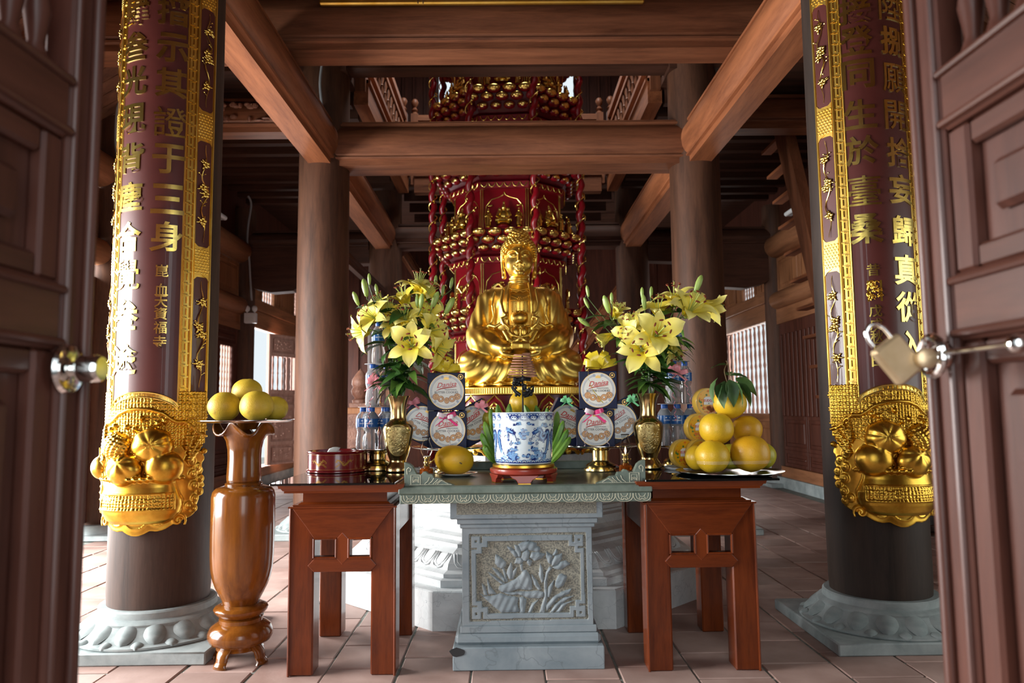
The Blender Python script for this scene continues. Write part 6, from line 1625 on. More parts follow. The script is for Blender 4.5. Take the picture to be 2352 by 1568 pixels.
# ---- round-labelled biscuit boxes
def box_print():
    b = MB(); y = -.0006
    def disc(r, l, mi, cx=0, cz=0, n=48, sx=1): b.add([(cx + r * sx * math.cos(2 * PI * i / n), y - l, cz + r * math.sin(2 * PI * i / n)) for i in range(n)], [tuple(range(n))], mi)
    disc(.0875, 0, 3); disc(.0855, .0002, 0); disc(.083, .0004, 2); disc(.0815, .0006, 0)
    def ring_dash(r, a0, a1, n, w_):
        for i in range(n):
            a = math.radians(a0 + (a1 - a0) * i / n); p = (r * math.cos(a), r * math.sin(a)); q = (math.cos(a), math.sin(a)); e = (-q[1], q[0])
            b.add([(p[0] + q[0] * u + e[0] * v, y - .001, p[1] + q[1] * u + e[1] * v) for u, v in ((-.004, -w_), (.004, -w_), (.004, w_), (-.004, w_))], [(0, 1, 2, 3)], 2)
    ring_dash(.0745, 108, 196, 26, .0013); ring_dash(.0745, -16, 72, 26, .0013); ring_dash(.0745, 232, 308, 22, .0013)
    for a in (200, 222, -20, -42, 105, 75): a = math.radians(a); disc(.007, .0012, 2, .0745 * math.cos(a), .0745 * math.sin(a), 10)
    def txt(s, size, cx, cz, mi, shear=0, off=0, slope=0):
        v, f = text_mesh(s, size, 0, off, shear, 0, 2)
        zs = [p[2] for p in v]; b.add([(p[0] + cx, y - .0018, p[2] + cz + slope * (p[0])) for p in v], f, mi)
    txt('Danisa', .036, 0, .022, 4, .35, .012, .09)
    b.tube([(-.05, y - .0016, .004), (-.03, y - .0016, .013), (.0, y - .0016, .018), (.03, y - .0016, .021), (.052, y - .0016, .024)], [.0008, .002, .0022, .0015, .0006], 5, 4)
    txt('TRADITIONAL', .0095, .022, .0055, 5, 0, .01); txt('BUTTER COOKIES', .0145, 0, -.009, 5, 0, .012)
    for (cx, cz, r, k) in ((-.052, -.026, .0165, 0), (-.027, -.037, .0165, 1), (.002, -.045, .016, 2), (.028, -.037, .0165, 1), (.054, -.026, .0165, 3)):
        sx = .8 if k == 2 else 1; disc(r, .0022, 6, cx, cz, 20, sx); disc(r * .86, .0026, 7, cx, cz, 20, sx)
        if k == 1: disc(r * .42, .003, 6, cx, cz, 14); disc(r * .3, .0033, 0, cx, cz, 14)
        if k == 3:
            for q in range(5): disc(r * .14, .003, 5, cx + r * .5 * math.cos(q * 1.26), cz + r * .5 * math.sin(q * 1.26), 8)
    for (cx, h) in ((-.01, .008), (-.005, .01), (0, .012), (.005, .01), (.01, .008)): b.add([(cx - .003, y - .002, .062), (cx + .003, y - .002, .062), (cx + .0005, y - .002, .064 + h), (cx - .0005, y - .002, .064 + h)], [(0, 1, 2, 3)], 3)
    b.box(-.013, .013, y - .0022, y - .001, .0595, .063, 3)
    disc(.013, .0006, 3, .071, .073, 20); disc(.0105, .001, 1, .071, .073, 20); disc(.005, .0014, 3, .071, .073, 12)
    return b.mesh('round_label', [M['cream'], M['navy'], M['printgrey'], M['printgold'], M['printred'], M['printblack'], M['cookie_dark'], M['cookie']], False)
bpr = box_print(); SB = .094
bbm = MB().box(-SB, SB, 0, .06, -SB, SB, 0, .002).mesh('carton', M['navy'], False)
def cookie_box(c, tilt, rz, label, back=0):
    t = thing('biscuit_box', label, 'box', c, rz, 'navy biscuit boxes with round labels'); t.rotation_euler = (math.radians(back), tilt, rz)
    new_obj('carton', bbm, t); new_obj('round_label', bpr, t); return t
for (side, X0, zp_, q, dxl, lean) in ((-1, -.33, ZP1, 'left', 0, 0), (1, .435, ZP2, 'right', 0, 0)):
    fx = xp(1028, 984, 3.63) if side < 0 else xp(1368, 977, 3.63); tx_ = xp(1025, 895, 3.64) if side < 0 else xp(1374, 886, 3.64)
    cookie_box((fx, 3.63, zp_ + SB + .001), 0, math.radians(-2 * side), 'lower front biscuit box of the %s pile with a magenta bow' % q)
    cookie_box((tx_, 3.645, zp_ + 3 * SB + .004), 0, math.radians(-3 * side), 'uppermost biscuit box of the %s pile under a yellow bow' % q)
    e = SB * (math.cos(math.radians(27)) + math.sin(math.radians(27)))
    cookie_box((fx - .135, 3.705, zp_ + e + .001), math.radians(27), math.radians(8), 'tilted biscuit box leaning at the left of the %s pile' % q)
    cookie_box((fx + .128, 3.705, zp_ + e + .001), math.radians(-27), math.radians(-8), 'tilted biscuit box leaning at the right of the %s pile' % q)

# ---- ribbons and bows
def ribbon(mb, pts, wd, wdir, mi=0):
    n = len(pts); wdir = Vector(wdir)
    vs = [Vector(p) + wdir * wd for p in pts] + [Vector(p) - wdir * wd for p in pts]; mb.add(vs, [(i, i + 1, n + i + 1, n + i) for i in range(n - 1)], mi)
def bow(c, s, mat, label, style='big', mat2=None, tails=True, seed=0):
    t = thing('ribbon_bow', label, 'bow', c, 0, 'ribbon bows on the offerings'); rr = random.Random(seed)
    n = {'big': 9, 'tie': 4, 'small': 6}[style]
    for k in range(n):
        b = MB()
        if style == 'tie':
            a = (150, 30, 172, 8)[k]; L = (1, 1, .8, .8)[k] * s
        else: a = rr.uniform(8, 172) if k > 1 else (20, 160)[k]; L = s * rr.uniform(.7, 1.0)
        a = math.radians(a); d_ = Vector((math.cos(a), rr.uniform(-.5, .1), math.sin(a) * (.75 if style != 'tie' else .6))).normalized(); up = Vector((rr.uniform(-.25, .25), -1, rr.uniform(-.25, .25))); up = (up - d_ * up.dot(d_)).normalized()
        pts = [Vector((0, 0, 0)) + d_ * L * .5 * (1 - math.cos(q)) + up * L * .3 * math.sin(q) + Vector((0, -.004, 0)) for q in np.linspace(0, 2 * PI, 15)]
        wv_ = d_.cross(up).normalized(); ribbon(b, pts, s * (.2 if style != 'big' else .17), (wv_ + d_ * .0)); b.build('loop', M[mat if (k % 3 or not mat2) else mat2], t, world=False, ang=80)
    MB().ell((0, -.004, 0), (s * .14, s * .16, s * .14), 9, 6).build('knot', M[mat], t, world=False)
    if tails:
        for sg in (-1, 1):
            b = MB(); pts = [Vector((sg * s * .15 * q, -.006 - .004 * q, -s * .42 * q)) + Vector((sg * s * .35 * q, 0, 0)) for q in np.linspace(0, 2.1 if style == 'tie' else 1.6, 9)]
            ribbon(b, pts, s * .15, (.8, -.3, .3)); b.build('tail', M[mat], t, world=False, ang=80)
    return t
def curl(t, pts, r, mat):
    b = MB(); P_ = bez(pts, 14); o_ = []
    for i, p in enumerate(P_): a = i * .75; o_.append(p + Vector((r * math.cos(a), r * math.sin(a), 0)))
    ribbon(b, o_, .0028, (0, .3, 1)); b.build('curled_end', M[mat], t, ang=80)
bw1 = bow(P(1025, 849, 3.66), .085, 'ribbon_yellow', 'yellow ribbon bow on top of the left biscuit boxes', 'big', None, False, 1)
bw2 = bow(P(1378, 840, 3.66), .09, 'ribbon_yellow', 'yellow ribbon bow on top of the right biscuit boxes', 'big', None, False, 2)
curl(bw2, [P(1350, 840, 3.6), P(1352, 870, 3.575), P(1362, 895, 3.575), P(1385, 925, 3.572)], .0015, 'ribbon_yellow')
curl(bw1, [P(1065, 860, 3.62), P(1075, 885, 3.6), P(1085, 915, 3.6)], .0015, 'ribbon_yellow')
bw3 = bow(P(1026, 957, 3.612), .05, 'ribbon_pink', 'magenta and clear ribbon bow on the lower front box of the left pile', 'tie', 'ribbon_clear', True, 3)
bw4 = bow(P(1364, 948, 3.612), .052, 'ribbon_pink', 'magenta and clear ribbon bow on the lower front box of the right pile', 'tie', 'ribbon_clear', True, 4)
curl(bw3, [P(1026, 960, 3.61), P(1030, 990, 3.615), P(1033, 1022, 3.615)], .004, 'ribbon_clear')
curl(bw4, [P(1350, 975, 3.61), P(1345, 1000, 3.615), P(1342, 1025, 3.615)], .004, 'ribbon_clear'); curl(bw4, [P(1382, 975, 3.61), P(1390, 1000, 3.615), P(1400, 1025, 3.615)], .004, 'ribbon_clear')
bow(P(949, 926, 3.66), .04, 'ribbon_pale', 'small pink bow on the leaning box beside the left brass vase', 'small', None, True, 5)
bow(P(1104, 934, 3.66), .042, 'ribbon_pale', 'small pink bow on the leaning box left of the urn', 'small', None, True, 6)
bow(P(1301, 922, 3.66), .038, 'ribbon_green', 'small pale green bow on the leaning box right of the urn', 'small', None, True, 7)
bow(P(1451, 920, 3.66), .04, 'ribbon_green', 'small pale green bow beside the right brass vase', 'small', None, True, 8)
bw5 = bow(P(860, 880, 3.63), .055, 'ribbon_pale', 'pink bow tied round the left water bottles', 'big', None, True, 9)
curl(bw5, [P(862, 890, 3.62), P(850, 925, 3.615), P(848, 950, 3.6), P(846, 985, 3.6)], .006, 'ribbon_pale')
bw6 = bow(P(1556, 857, 3.66), .055, 'ribbon_pale', 'pink bow tied round the right water bottles', 'big', None, True, 10)
curl(bw6, [P(1572, 875, 3.63), P(1582, 905, 3.62), P(1590, 935, 3.62)], .005, 'ribbon_pale'); curl(bw6, [P(1545, 900, 3.63), P(1550, 935, 3.62), P(1552, 965, 3.62)], .006, 'ribbon_pale')

# ---- water bottles in tiers
HB = .214
bprof = [(.014, 0), (.03, .002), (.0345, .01), (.035, .03), (.034, .06), (.029, .082), (.0285, .09), (.033, .108), (.0348, .116), (.0348, .158), (.033, .168), (.022, .185), (.0135, .195), (.013, .2)]
bt_me = MB().lathe(bprof, (0, 0, 0), 24).mesh('bottle_shell', M['pet'])
lb = MB().lathe([(.0352, .116), (.0354, .117), (.0354, .157), (.0352, .158)], (0, 0, 0), 28); lb.f = lb.f[:-2]; lb.m = lb.m[:-2]
for k in range(3):
    v, f = text_mesh('NATRUMAX', .0088, 0, .02, 0, 6, 2)
    o_ = k * 2.094; lb.add([(.0357 * math.sin(p[0] / .0355 + o_), -.0357 * math.cos(p[0] / .0355 + o_), .131 + p[2]) for p in v], f, 1)
    for (u, zc, r_) in ((-.012, .1475, .003), (.012, .147, .005)): lb.add([(.0357 * math.sin((u + r_ * 1.4 * math.cos(t)) / .0355 + o_), -.0357 * math.cos((u + r_ * 1.4 * math.cos(t)) / .0355 + o_), zc + r_ * math.sin(t)) for t in np.linspace(0, 2 * PI, 9)[:-1]], [tuple(range(8))], 1)
lb_me = lb.mesh('label', [M['label_blue'], M['white']])
cp_me = MB().lathe([(.0152, .193), (.0156, .195), (.0156, .21), (.0145, .2135), (0, .214)], (0, 0, 0), 20, 0, lambda r, z, a: r * (1 + .02 * math.cos(20 * a))).mesh('cap', M['cap_blue'])
def bottle(x, y, z, rz, label, g):
    t = thing('water_bottle', label, 'bottle', (x, y, z), rz, g); new_obj('bottle_shell', bt_me, t); new_obj('label', lb_me, t); new_obj('cap', cp_me, t)
pos6 = ['front', 'front left', 'rear left', 'rear', 'rear right', 'front right']
for (X0, Y0, z0_, sd) in ((-.695, 3.72, ZP3, 'left'), (.83, 3.74, ZP4, 'right')):
    g = 'water bottles stacked on the %s brass footed stand' % sd
    for k in range(6):
        a = -PI / 2 - .26 - k * PI / 3; bottle(X0 + .075 * math.cos(a), Y0 + .075 * math.sin(a), z0_ + .0005, k * .7 - .3, '%s water bottle of the bottom tier in the %s bottle stack' % (pos6[k], sd), g)
    for k in range(3):
        a = -PI / 2 - .55 - k * 2 * PI / 3; bottle(X0 + .043 * math.cos(a), Y0 + .043 * math.sin(a), z0_ + HB + .003, k * .9, '%s water bottle of the middle tier in the %s bottle stack' % (('front', 'rear left', 'rear right')[k], sd), g)
    for q in (0, 1):
        o = MB().lathe([(0, 0), (.1 - .03 * q, 0), (.1 - .03 * q, .0015), (0, .0015)], (X0, Y0, z0_ + HB * (q + 1) + .001 + q * .0035), 32).build('card_disc', M['paper']); props(o, '%s card disc between tiers of the %s bottle stack' % (('lower', 'upper')[q], sd), 'card', g.replace('water bottles', 'card discs'))
    bottle(X0, Y0, z0_ + 2 * HB + .0065, .4, 'single top water bottle of the %s bottle stack' % sd, g)

# ---- red lacquer box with a banknote
rx, ry = -.882, 3.66
lbx = thing('lacquer_box', 'round red lacquer box painted with gold dragons on the left glass top', 'box', (rx, ry, ZG))
MB().lathe([(0, 0), (.146, 0), (.15, .003), (.15, .009), (.146, .012), (.1435, .014), (.1435, .09), (.147, .093), (.149, .097), (.147, .102), (.14, .102), (.137, .098), (.137, .07), (0, .068)], (rx, ry, ZG), 64).build('body', M['redbox'], lbx)
gp_ = MB(); rr = random.Random(40)
def bwf(u, v, l): th = u / .1435; return (rx + (.1435 + l) * math.sin(th), ry - (.1435 + l) * math.cos(th), ZG + v)
for z_ in (.0165, .086): gp_.grid(lambda a, t: bwf((a * 2 - 1) * PI * .1435, z_ + .0015 * t, .0005), 64, 1)
for s in (-1, 1):
    pts = [(s * a, b) for a, b in ((.02, .05), (.035, .062), (.05, .05), (.06, .038), (.075, .045), (.09, .058), (.1, .05))]; q = [(p.x, p.y) for p in bez([(x, y, 0) for x, y in pts], 6)]; strip(gp_, q, [.001 + .003 * math.sin(PI * i / len(q)) for i in range(len(q))], bwf, .0006)
    for k in range(26): a = rr.random() * 6; i = rr.randrange(len(q)); strip(gp_, [q[i], (q[i][0] + .016 * math.cos(a), q[i][1] + .014 * math.sin(a))], [.0016, .0004], bwf, .0006)
    for k in range(5): strip(gp_, [(s * (.025 + .004 * math.cos(t) + .004 * k), .03 + .004 * math.sin(t) + .003 * k) for t in np.linspace(0, 5, 8)], .0009, bwf, .0006)
gp_.build('gold_painting', M['goldpaint'], lbx)
o = MB().grid(lambda u, v: (rx - .045 + .055 * u + .012 * v, ry - .07 + .025 * v, ZG + .085 + .028 * v + .006 * math.sin(u * 3) + .004 * u), 6, 4).build('banknote', M['paper']); props(o, 'folded pale banknote sticking out of the red lacquer box', 'banknote')
s_ = o.modifiers.new('s', 'SOLIDIFY'); s_.thickness = .001

# ---- pomelo pile on a steel tray, yellow tins beside it
tray('steel_tray', (.955, 3.31), .236, ZG + .006, 'wide steel tray under the pomelo pile on the right glass top')
gpp = 'pomelos piled on the steel tray at the right'
zt = ZG + .0105
pp = [(1636, 1053, 3.215, .0755, 'front left pomelo at the bottom of the right pile', 'pomelo', 1), (1723, 1052, 3.24, .0865, 'biggest orange pomelo at the bottom front of the right pile', 'pomelo_orange', 1), (1604, 1052, 3.36, .06, 'rear left pomelo at the bottom of the right pile', 'pomelo', 1), (1679, 1040, 3.39, .062, 'green-tinged pomelo hidden in the middle of the right pile', 'pomelo_green', 1), (1750, 1058, 3.40, .064, 'greenish pomelo behind the biggest orange one', 'pomelo_green', 1),
      (1645, 984, 3.26, .075, 'left pomelo in the middle row of the right pile', 'pomelo', 0), (1716, 986, 3.31, .068, 'right pomelo in the middle row of the right pile', 'pomelo_orange', 0), (1676, 925, 3.31, .075, 'top pomelo of the right pile crowned with leaves', 'pomelo', 0)]
for k, (a, b_, Y_, r_, lab, m_, bot) in enumerate(pp):
    p = P(a, b_, Y_)
    if bot: p[2] = zt + r_ * .95
    fruit('pomelo', p, r_, lab, M[m_], gpp, .95, 50 + k, stem=(k != 7))
# clear film band round the two front fruits
fb = MB(); c0 = P(1636, 1053, 3.215); c1 = P(1723, 1052, 3.24); z_ = float(zp(1680, 1062, 3.16))
pts = [(c0[0] - .074 * math.cos(t), c0[1] - .0775 * math.sin(t)) for t in np.linspace(.2, 1.6, 8)] + [(c1[0] + .088 * math.sin(t), c1[1] - .0885 * math.cos(t)) for t in np.linspace(0.0, 1.3, 8)]
fb.grid(lambda u, v: (lambda i, f_: (pts[i][0] * (1 - f_) + pts[min(i + 1, 15)][0] * f_, pts[i][1] * (1 - f_) + pts[min(i + 1, 15)][1] * f_, z_ - .007 + .014 * v))(min(int(u * 15), 14), u * 15 - min(int(u * 15), 14)), 30, 1)
o = fb.build('film_band', M['film']); props(o, 'strip of clear film round the two front pomelos', 'film')
# leafy twig on the top pomelo
tp = P(1676, 925, 3.31); twg = thing('pomelo_twig', 'leafy green twig lying over the top pomelo', 'twig', (float(tp[0]), 3.27, float(tp[2]) + .07))
def leaf_mesh(L, W, bend, mat, cup=.25, name='leaf', n=8):
    b = MB()
    def f(u, v):
        t = u; w_ = W * math.sin(PI * min(1, t ** .8 * .97 + .02)) ** .9 * (1 - .25 * t); s = (v - .5) * 2; a = bend * t
        x = L * (math.sin(a) / bend if abs(bend) > .01 else t); z = -L * ((1 - math.cos(a)) / bend if abs(bend) > .01 else 0)
        return (x, s * w_, z + cup * abs(s) * w_ + .0015 * math.sin(t * 20 + s * 3))
    b.grid(f, n, 4); return b.mesh(name, mat, True, 80)
lm1 = leaf_mesh(.125, .034, .8, M['pomelo_leaf']); lm2 = leaf_mesh(.08, .022, .6, M['pomelo_leaf'])
A_ = P(1678, 885, 3.27)
MB().tube(bez([P(1676, 893, 3.27), P(1668, 870, 3.27), P(1664, 850, 3.28), P(1670, 835, 3.28)], 6), .0022, 6).build('twig_stem', M['stalk'], twg)
MB().tube(bez([P(1680, 893, 3.28), P(1676, 860, 3.29), P(1673, 840, 3.29), P(1668, 828, 3.29)], 6), .0025, 6).build('twig_stem', M['stalk'], twg)
def orient(o, d, roll=0):
    d = Vector(d).normalized(); q = d.to_track_quat('X', 'Z'); o.rotation_mode = 'QUATERNION'; o.rotation_quaternion = q @ Euler((roll, 0, 0)).to_quaternion()
for (a, b_, Y_, dx, dy, dz, me_, rl) in ((1664, 875, 3.235, -.35, -.35, -.9, 0, 0), (1648, 868, 3.24, -.6, -.3, -.75, 0, .4), (1675, 872, 3.225, .1, -.45, -.85, 0, .2), (1684, 875, 3.23, .55, -.3, -.75, 0, -.3), (1694, 878, 3.24, .75, -.2, -.8, 0, -.6), (1668, 838, 3.28, -1, -.2, .1, 1, .2), (1655, 880, 3.225, -.5, -.5, -.8, 1, .2), (1690, 868, 3.3, .9, .1, -.4, 0, -.5), (1672, 862, 3.3, .2, .5, .3, 1, 0), (1676, 862, 3.27, .8, -.3, .1, 1, .4)):
    o = new_obj('leaf', (lm1, lm2)[me_], twg); o.location = Vector(P(a, b_, Y_).tolist()) - twg.location; orient(o, (dx, dy, dz), rl)
# yellow tins
tray('tin_plate', (.82, 3.56), .105, ZG + .004, 'small white plate under the yellow tins', 'plate', 'plate')
def tin_mesh():
    b = MB().lathe([(.0, -.02), (.067, -.02), (.0685, -.017), (.0685, .017), (.067, .02), (0, .02)], (0, 0, 0), 40, 0)
    b.xf(lambda p: (p[0], -p[2], p[1])); y = -.0203
    def disc(r, l, mi, cx=0, cz=0, n=36, sx=1): b.add([(cx + r * sx * math.cos(2 * PI * i / n), y - l, cz + r * math.sin(2 * PI * i / n)) for i in range(n)], [tuple(range(n))], mi)
    disc(.066, 0, 1); disc(.061, .0003, 2); rr = random.Random(77)
    for k in range(46):
        a = rr.random() * 2 * PI; r_ = rr.uniform(.034, .056); disc(rr.uniform(.0025, .006), .0005 + .00002 * k, 3 if k % 3 else 4, r_ * math.cos(a), r_ * math.sin(a), 8)
    for k in range(14): disc(rr.uniform(.007, .011), .0014, 3, rr.uniform(-.03, .03), -.034 + rr.uniform(-.01, .012), 12)
    b.add([(-.027, y - .0018, -.012), (.027, y - .0018, -.012), (.027, y - .0018, .018), (.016, y - .0018, .026), (-.016, y - .0018, .026), (-.027, y - .0018, .018)], [(0, 1, 2, 3, 4, 5)], 5)
    v, f = text_mesh('EUDOR', .0165, 0, .02, 0, 0, 2); b.add([(p[0], y - .0024, p[2] + .002) for p in v], f, 6)
    disc(.003, .0024, 4, 0, -.006, 8)
    return b.mesh('tin', [M['tin_side'], M['tin_side'], M['tin_yellow'], M['tin_orange'], M['leaf_light'], M['white'], M['printred']], True, 30)
tme = tin_mesh(); zq = ZG + .0082
for k, (a, b_, Y_, zc, rz_, lab) in enumerate(((1569, 1037, 3.52, zq + .0685, .3, 'lowest yellow tin left of the pomelos'), (1606, 1040, 3.50, zq + .0685, .25, 'yellow tin of the lowest row half hidden by pomelos'), (1603, 978, 3.52, zq + .19, .28, 'middle yellow tin of the stack beside the pomelos'), (1622, 919, 3.54, zq + .312, .3, 'topmost yellow tin behind the leafy twig'))):
    o = new_obj('round_tin', tme); p = P(a, b_, Y_); o.location = (p[0], Y_, zc); o.rotation_euler = (0, 0, rz_); props(o, lab, 'tin', 'round yellow tins beside the pomelos')
# ---------------------------------------------------------------- brass vases with yellow lilies
VH = .366
vprof = [(.0, 0), (.05, 0), (.0575, .006), (.057, .016), (.05, .03), (.042, .042), (.038, .05), (.039, .058), (.046, .075), (.056, .11), (.064, .15), (.069, .19), (.0705, .208), (.067, .222), (.055, .234), (.042, .244), (.037, .26), (.0355, .285), (.038, .315), (.045, .343), (.0525, .36), (.0545, VH), (.0515, VH), (.042, .345), (.034, .31), (.032, .28), (.03, .25), (0, .25)]
vprof = [(r * 1.05, z) for r, z in vprof]
vme = MB().lathe(vprof, (0, 0, 0), 48).mesh('brass_body', M['brass'])
def rprof(z):
    for (r0, z0), (r1, z1) in zip(vprof[:-1], vprof[1:]):
        if z0 <= z <= z1 and z1 > z0: return r0 + (r1 - r0) * (z - z0) / (z1 - z0)
    return .05
cb = MB(); rr = random.Random(14)
def med(u, v):
    a = (u - .5) * 1.75; zc = .142; hz = .074 * math.sqrt(max(0, 1 - (abs(u - .5) * 2) ** 2.4)); z = zc + (v - .5) * 2 * hz + .01; return (lambda r: (r * math.sin(a), -r * math.cos(a), z))(rprof(z) + .0012)
cb.grid(med, 24, 16)
for k in range(110):
    u, v = rr.uniform(.12, .88), rr.uniform(.08, .92); p = Vector(med(u, v)); s = rr.uniform(.002, .005); cb.ell(p, (s * 1.4, .0022, s), 6, 4)
edge = [Vector(med(u, 0 if k == 0 else 1)) for k in (0, 1) for u in (np.linspace(.0, 1, 24) if k == 0 else np.linspace(1, 0, 24))]
cb.tube(edge + [edge[0]], .0016, 5)
cme = cb.mesh('chased_medallion', M['brass_relief'])
def petal_me(L, W, a0, a1, twist, seed):
    b = MB(); rr = random.Random(seed); nu, nv = 12, 6; cen = [(0.0, 0.0)]; x = z = 0.
    for i in range(nu):
        t = (i + .5) / nu; a = math.radians(a0 + (a1 - a0) * t ** 1.25); x += L / nu * math.sin(a); z += L / nu * math.cos(a); cen.append((x, z))
    ph = rr.random() * 6
    def f(u, v):
        i = round(u * nu); t = u; cx, cz = cen[i]; s = (v - .5) * 2; a = math.radians(a0 + (a1 - a0) * t ** 1.25)
        w_ = W * (.2 + .8 * math.sin(PI * min(1, t * .8 + .12)) ** .9) * (1 if t < .75 else max(.04, (1 - ((t - .75) / .25) ** 1.6)))
        lift = -.22 * w_ * (s * s) * (1 - t * .6) + .0035 * math.sin(9 * t + ph + s * 2) * abs(s) * t - .0018 * math.exp(-(s / .16) ** 2)
        return (cx - math.cos(a) * lift * -1, s * w_ + twist * t * t, cz + math.sin(a) * lift * -1 * 1)
    b.grid(f, nu, nv); me = b.mesh('petal', M['petal'], True, 80)
    uv = me.uv_layers.new(name='UVMap'); d_ = [0.0] * (len(me.loops) * 2)
    for li, l in enumerate(me.loops): vi = l.vertex_index; d_[2 * li] = (vi // (nv + 1)) / nu; d_[2 * li + 1] = (vi % (nv + 1)) / nv
    uv.data.foreach_set('uv', d_); return me
PW_ = [petal_me(.112, .029, 22, 112, .006, 1), petal_me(.112, .0285, 20, 128, -.005, 2), petal_me(.108, .03, 24, 100, .002, 3)]
PN_ = [petal_me(.112, .02, 22, 130, -.006, 4), petal_me(.11, .021, 20, 112, .005, 5), petal_me(.112, .02, 24, 140, .0, 6)]
PC_ = [petal_me(.105, .024, 14, 58, .003, 7), petal_me(.105, .019, 14, 70, -.003, 8)]
def stamen_me():
    b = MB()
    for k in range(6):
        a = k * PI / 3 + .2; d_ = Vector((math.cos(a), math.sin(a), 0)); pts = [d_ * .003, d_ * .008 + Vector((0, 0, .03)), d_ * .018 + Vector((0, 0, .065)), d_ * .026 + Vector((0, 0, .08))]
        b.tube(pts, .0011, 5, 0); e = Vector((-d_.y, d_.x, 0)); b.ell(pts[-1], (.0032, .0085, .0028), 7, 5, 1, rot=Matrix.Rotation(a, 3, 'Z'))
    b.tube([(0, 0, 0), (0, 0, .05), (.003, 0, .09)], [.0022, .0018, .0016], 6, 0); b.ell((.003, 0, .092), (.0042, .0042, .003), 7, 5, 2)
    b.lathe([(.004, -.012), (.006, -.004), (.008, .004), (.007, .012), (0, .012)], (0, 0, 0), 10, 0)
    return b.mesh('lily_flower', [M['filament'], M['anther'], M['stalk']])
stm = stamen_me()
def flower(par, pos, d_, s=1.0, closed=False, spin=0.0):
    o = new_obj('lily_flower', stm, par); o.location = Vector(list(map(float, pos))) - par.location; d_ = Vector(d_).normalized(); o.rotation_mode = 'QUATERNION'; o.rotation_quaternion = d_.to_track_quat('Z', 'Y') @ Euler((0, 0, spin)).to_quaternion(); o.scale = (s, s, s)
    rr = random.Random(int(abs(pos[0] * 1e4)))
    for k in range(6):
        pm = PC_[k % 2] if closed else (PW_ if k % 2 == 0 else PN_)[rr.randrange(3)]
        p = new_obj('petal', pm, o, (0, 0, -.004), (0, rr.uniform(-.14, .14), k * PI / 3 + rr.uniform(-.08, .08)), rr.uniform(.92, 1.06))
def bud_me(L, r):
    b = MB().lathe([(.0025, 0), (r * .6, L * .08), (r * .85, L * .3), (r, L * .55), (r * .82, L * .8), (r * .4, L * .95), (0, L)], (0, 0, 0), 12, 0, lambda q, z, a: q * (1 + .1 * math.cos(3 * a))); return b.mesh('bud', M['bud'], True, 70)
BU = [bud_me(.075, .0125), bud_me(.095, .016), bud_me(.06, .009)]
LF = [leaf_mesh(.13, .021, .9, M['leaf'], .18, 'leaf', 9), leaf_mesh(.12, .026, .6, M['leaf'], .15, 'leaf', 9), leaf_mesh(.13, .02, 1.2, M['leaf_light'], .2, 'leaf', 9), leaf_mesh(.155, .03, 1.0, M['leaf'], .12, 'leaf', 9)]
def place(o, par, pos, d_, roll=0):
    o.location = Vector(list(map(float, pos))) - par.location; d_ = Vector(d_).normalized(); o.rotation_mode = 'QUATERNION'; o.rotation_quaternion = d_.to_track_quat('X', 'Z') @ Euler((roll, 0, 0)).to_quaternion()
def placez(o, par, pos, d_):
    o.location = Vector(list(map(float, pos))) - par.location; o.rotation_mode = 'QUATERNION'; o.rotation_quaternion = Vector(d_).normalized().to_track_quat('Z', 'Y')
def bouquet(vx, vy, side, stems, vlab, gl):
    v = thing('brass_vase', vlab, 'vase', (vx, vy, ZG), 0, 'brass vases holding yellow lilies'); new_obj('brass_body', vme, v); new_obj('chased_medallion', cme, v, (0, 0, 0), (0, 0, 0.12 * -side))
    mouth = Vector((vx, vy, ZG + VH - .004))
    for si, (lab, top, fl, bu, nl) in enumerate(stems):
        rr = random.Random(100 + si + (10 if side > 0 else 0)); a = rr.random() * 6
        m0 = mouth + Vector((.026 * math.cos(a), .026 * math.sin(a), 0)); foot = Vector((vx - .012 * math.cos(a), vy - .012 * math.sin(a), ZG + .256))
        st = thing('lily_stem', lab, 'lily', tuple(foot), 0, gl)
        T = Vector(P(*top).tolist()); mid = m0.lerp(T, .5) + Vector((rr.uniform(-.02, .02), rr.uniform(-.02, .02), .02)); path = bez([foot, m0, mid, T], 8)
        MB().tube(path, [.0048 - .0022 * i / len(path) for i in range(len(path))], 7).build('stalk', M['stem'], st)
        for (px, py, Y_, d_, s, cl) in fl:
            c = Vector(P(px, py, Y_).tolist()); dd = Vector(d_).normalized(); s *= 1.22; base = c - dd * .045 * s
            j = path[int(len(path) * rr.uniform(.62, .85))]; k_ = bez([j, j.lerp(base, .55) + Vector((0, .012, .012)), base - dd * .02, base], 5)
            MB().tube(k_, .0026, 6).build('pedicel', M['stem'], st); flower(st, base, dd, s, cl, rr.random())
        for (px, py, Y_, d_, bi) in bu:
            c = Vector(P(px, py, Y_).tolist()); dd = Vector(d_).normalized(); base = c - dd * .04; j = path[int(len(path) * rr.uniform(.6, .95))]
            MB().tube(bez([j, j.lerp(base, .5) + Vector((0, 0, -.006)), base - dd * .012, base], 5), .0021, 6).build('pedicel', M['stem'], st); o = new_obj('bud', BU[bi], st); placez(o, st, base, dd)
        for k in range(int(nl * 2.3)):
            t = .4 + .55 * (k + rr.random() * .6) / (nl * 2.3); p = path[min(int(len(path) * t), len(path) - 1)]; a = rr.random() * 2 * PI
            d_ = Vector((math.cos(a), math.sin(a) * .75 - .2, rr.uniform(-.3, .5))); o = new_obj('leaf', LF[rr.randrange(4)], st); place(o, st, p, d_, rr.uniform(-.5, .5)); q = rr.uniform(.8, 1.25); o.scale = (q, q, q)
    return v
V1 = (-.574, 3.59); V2 = (.652, 3.6)
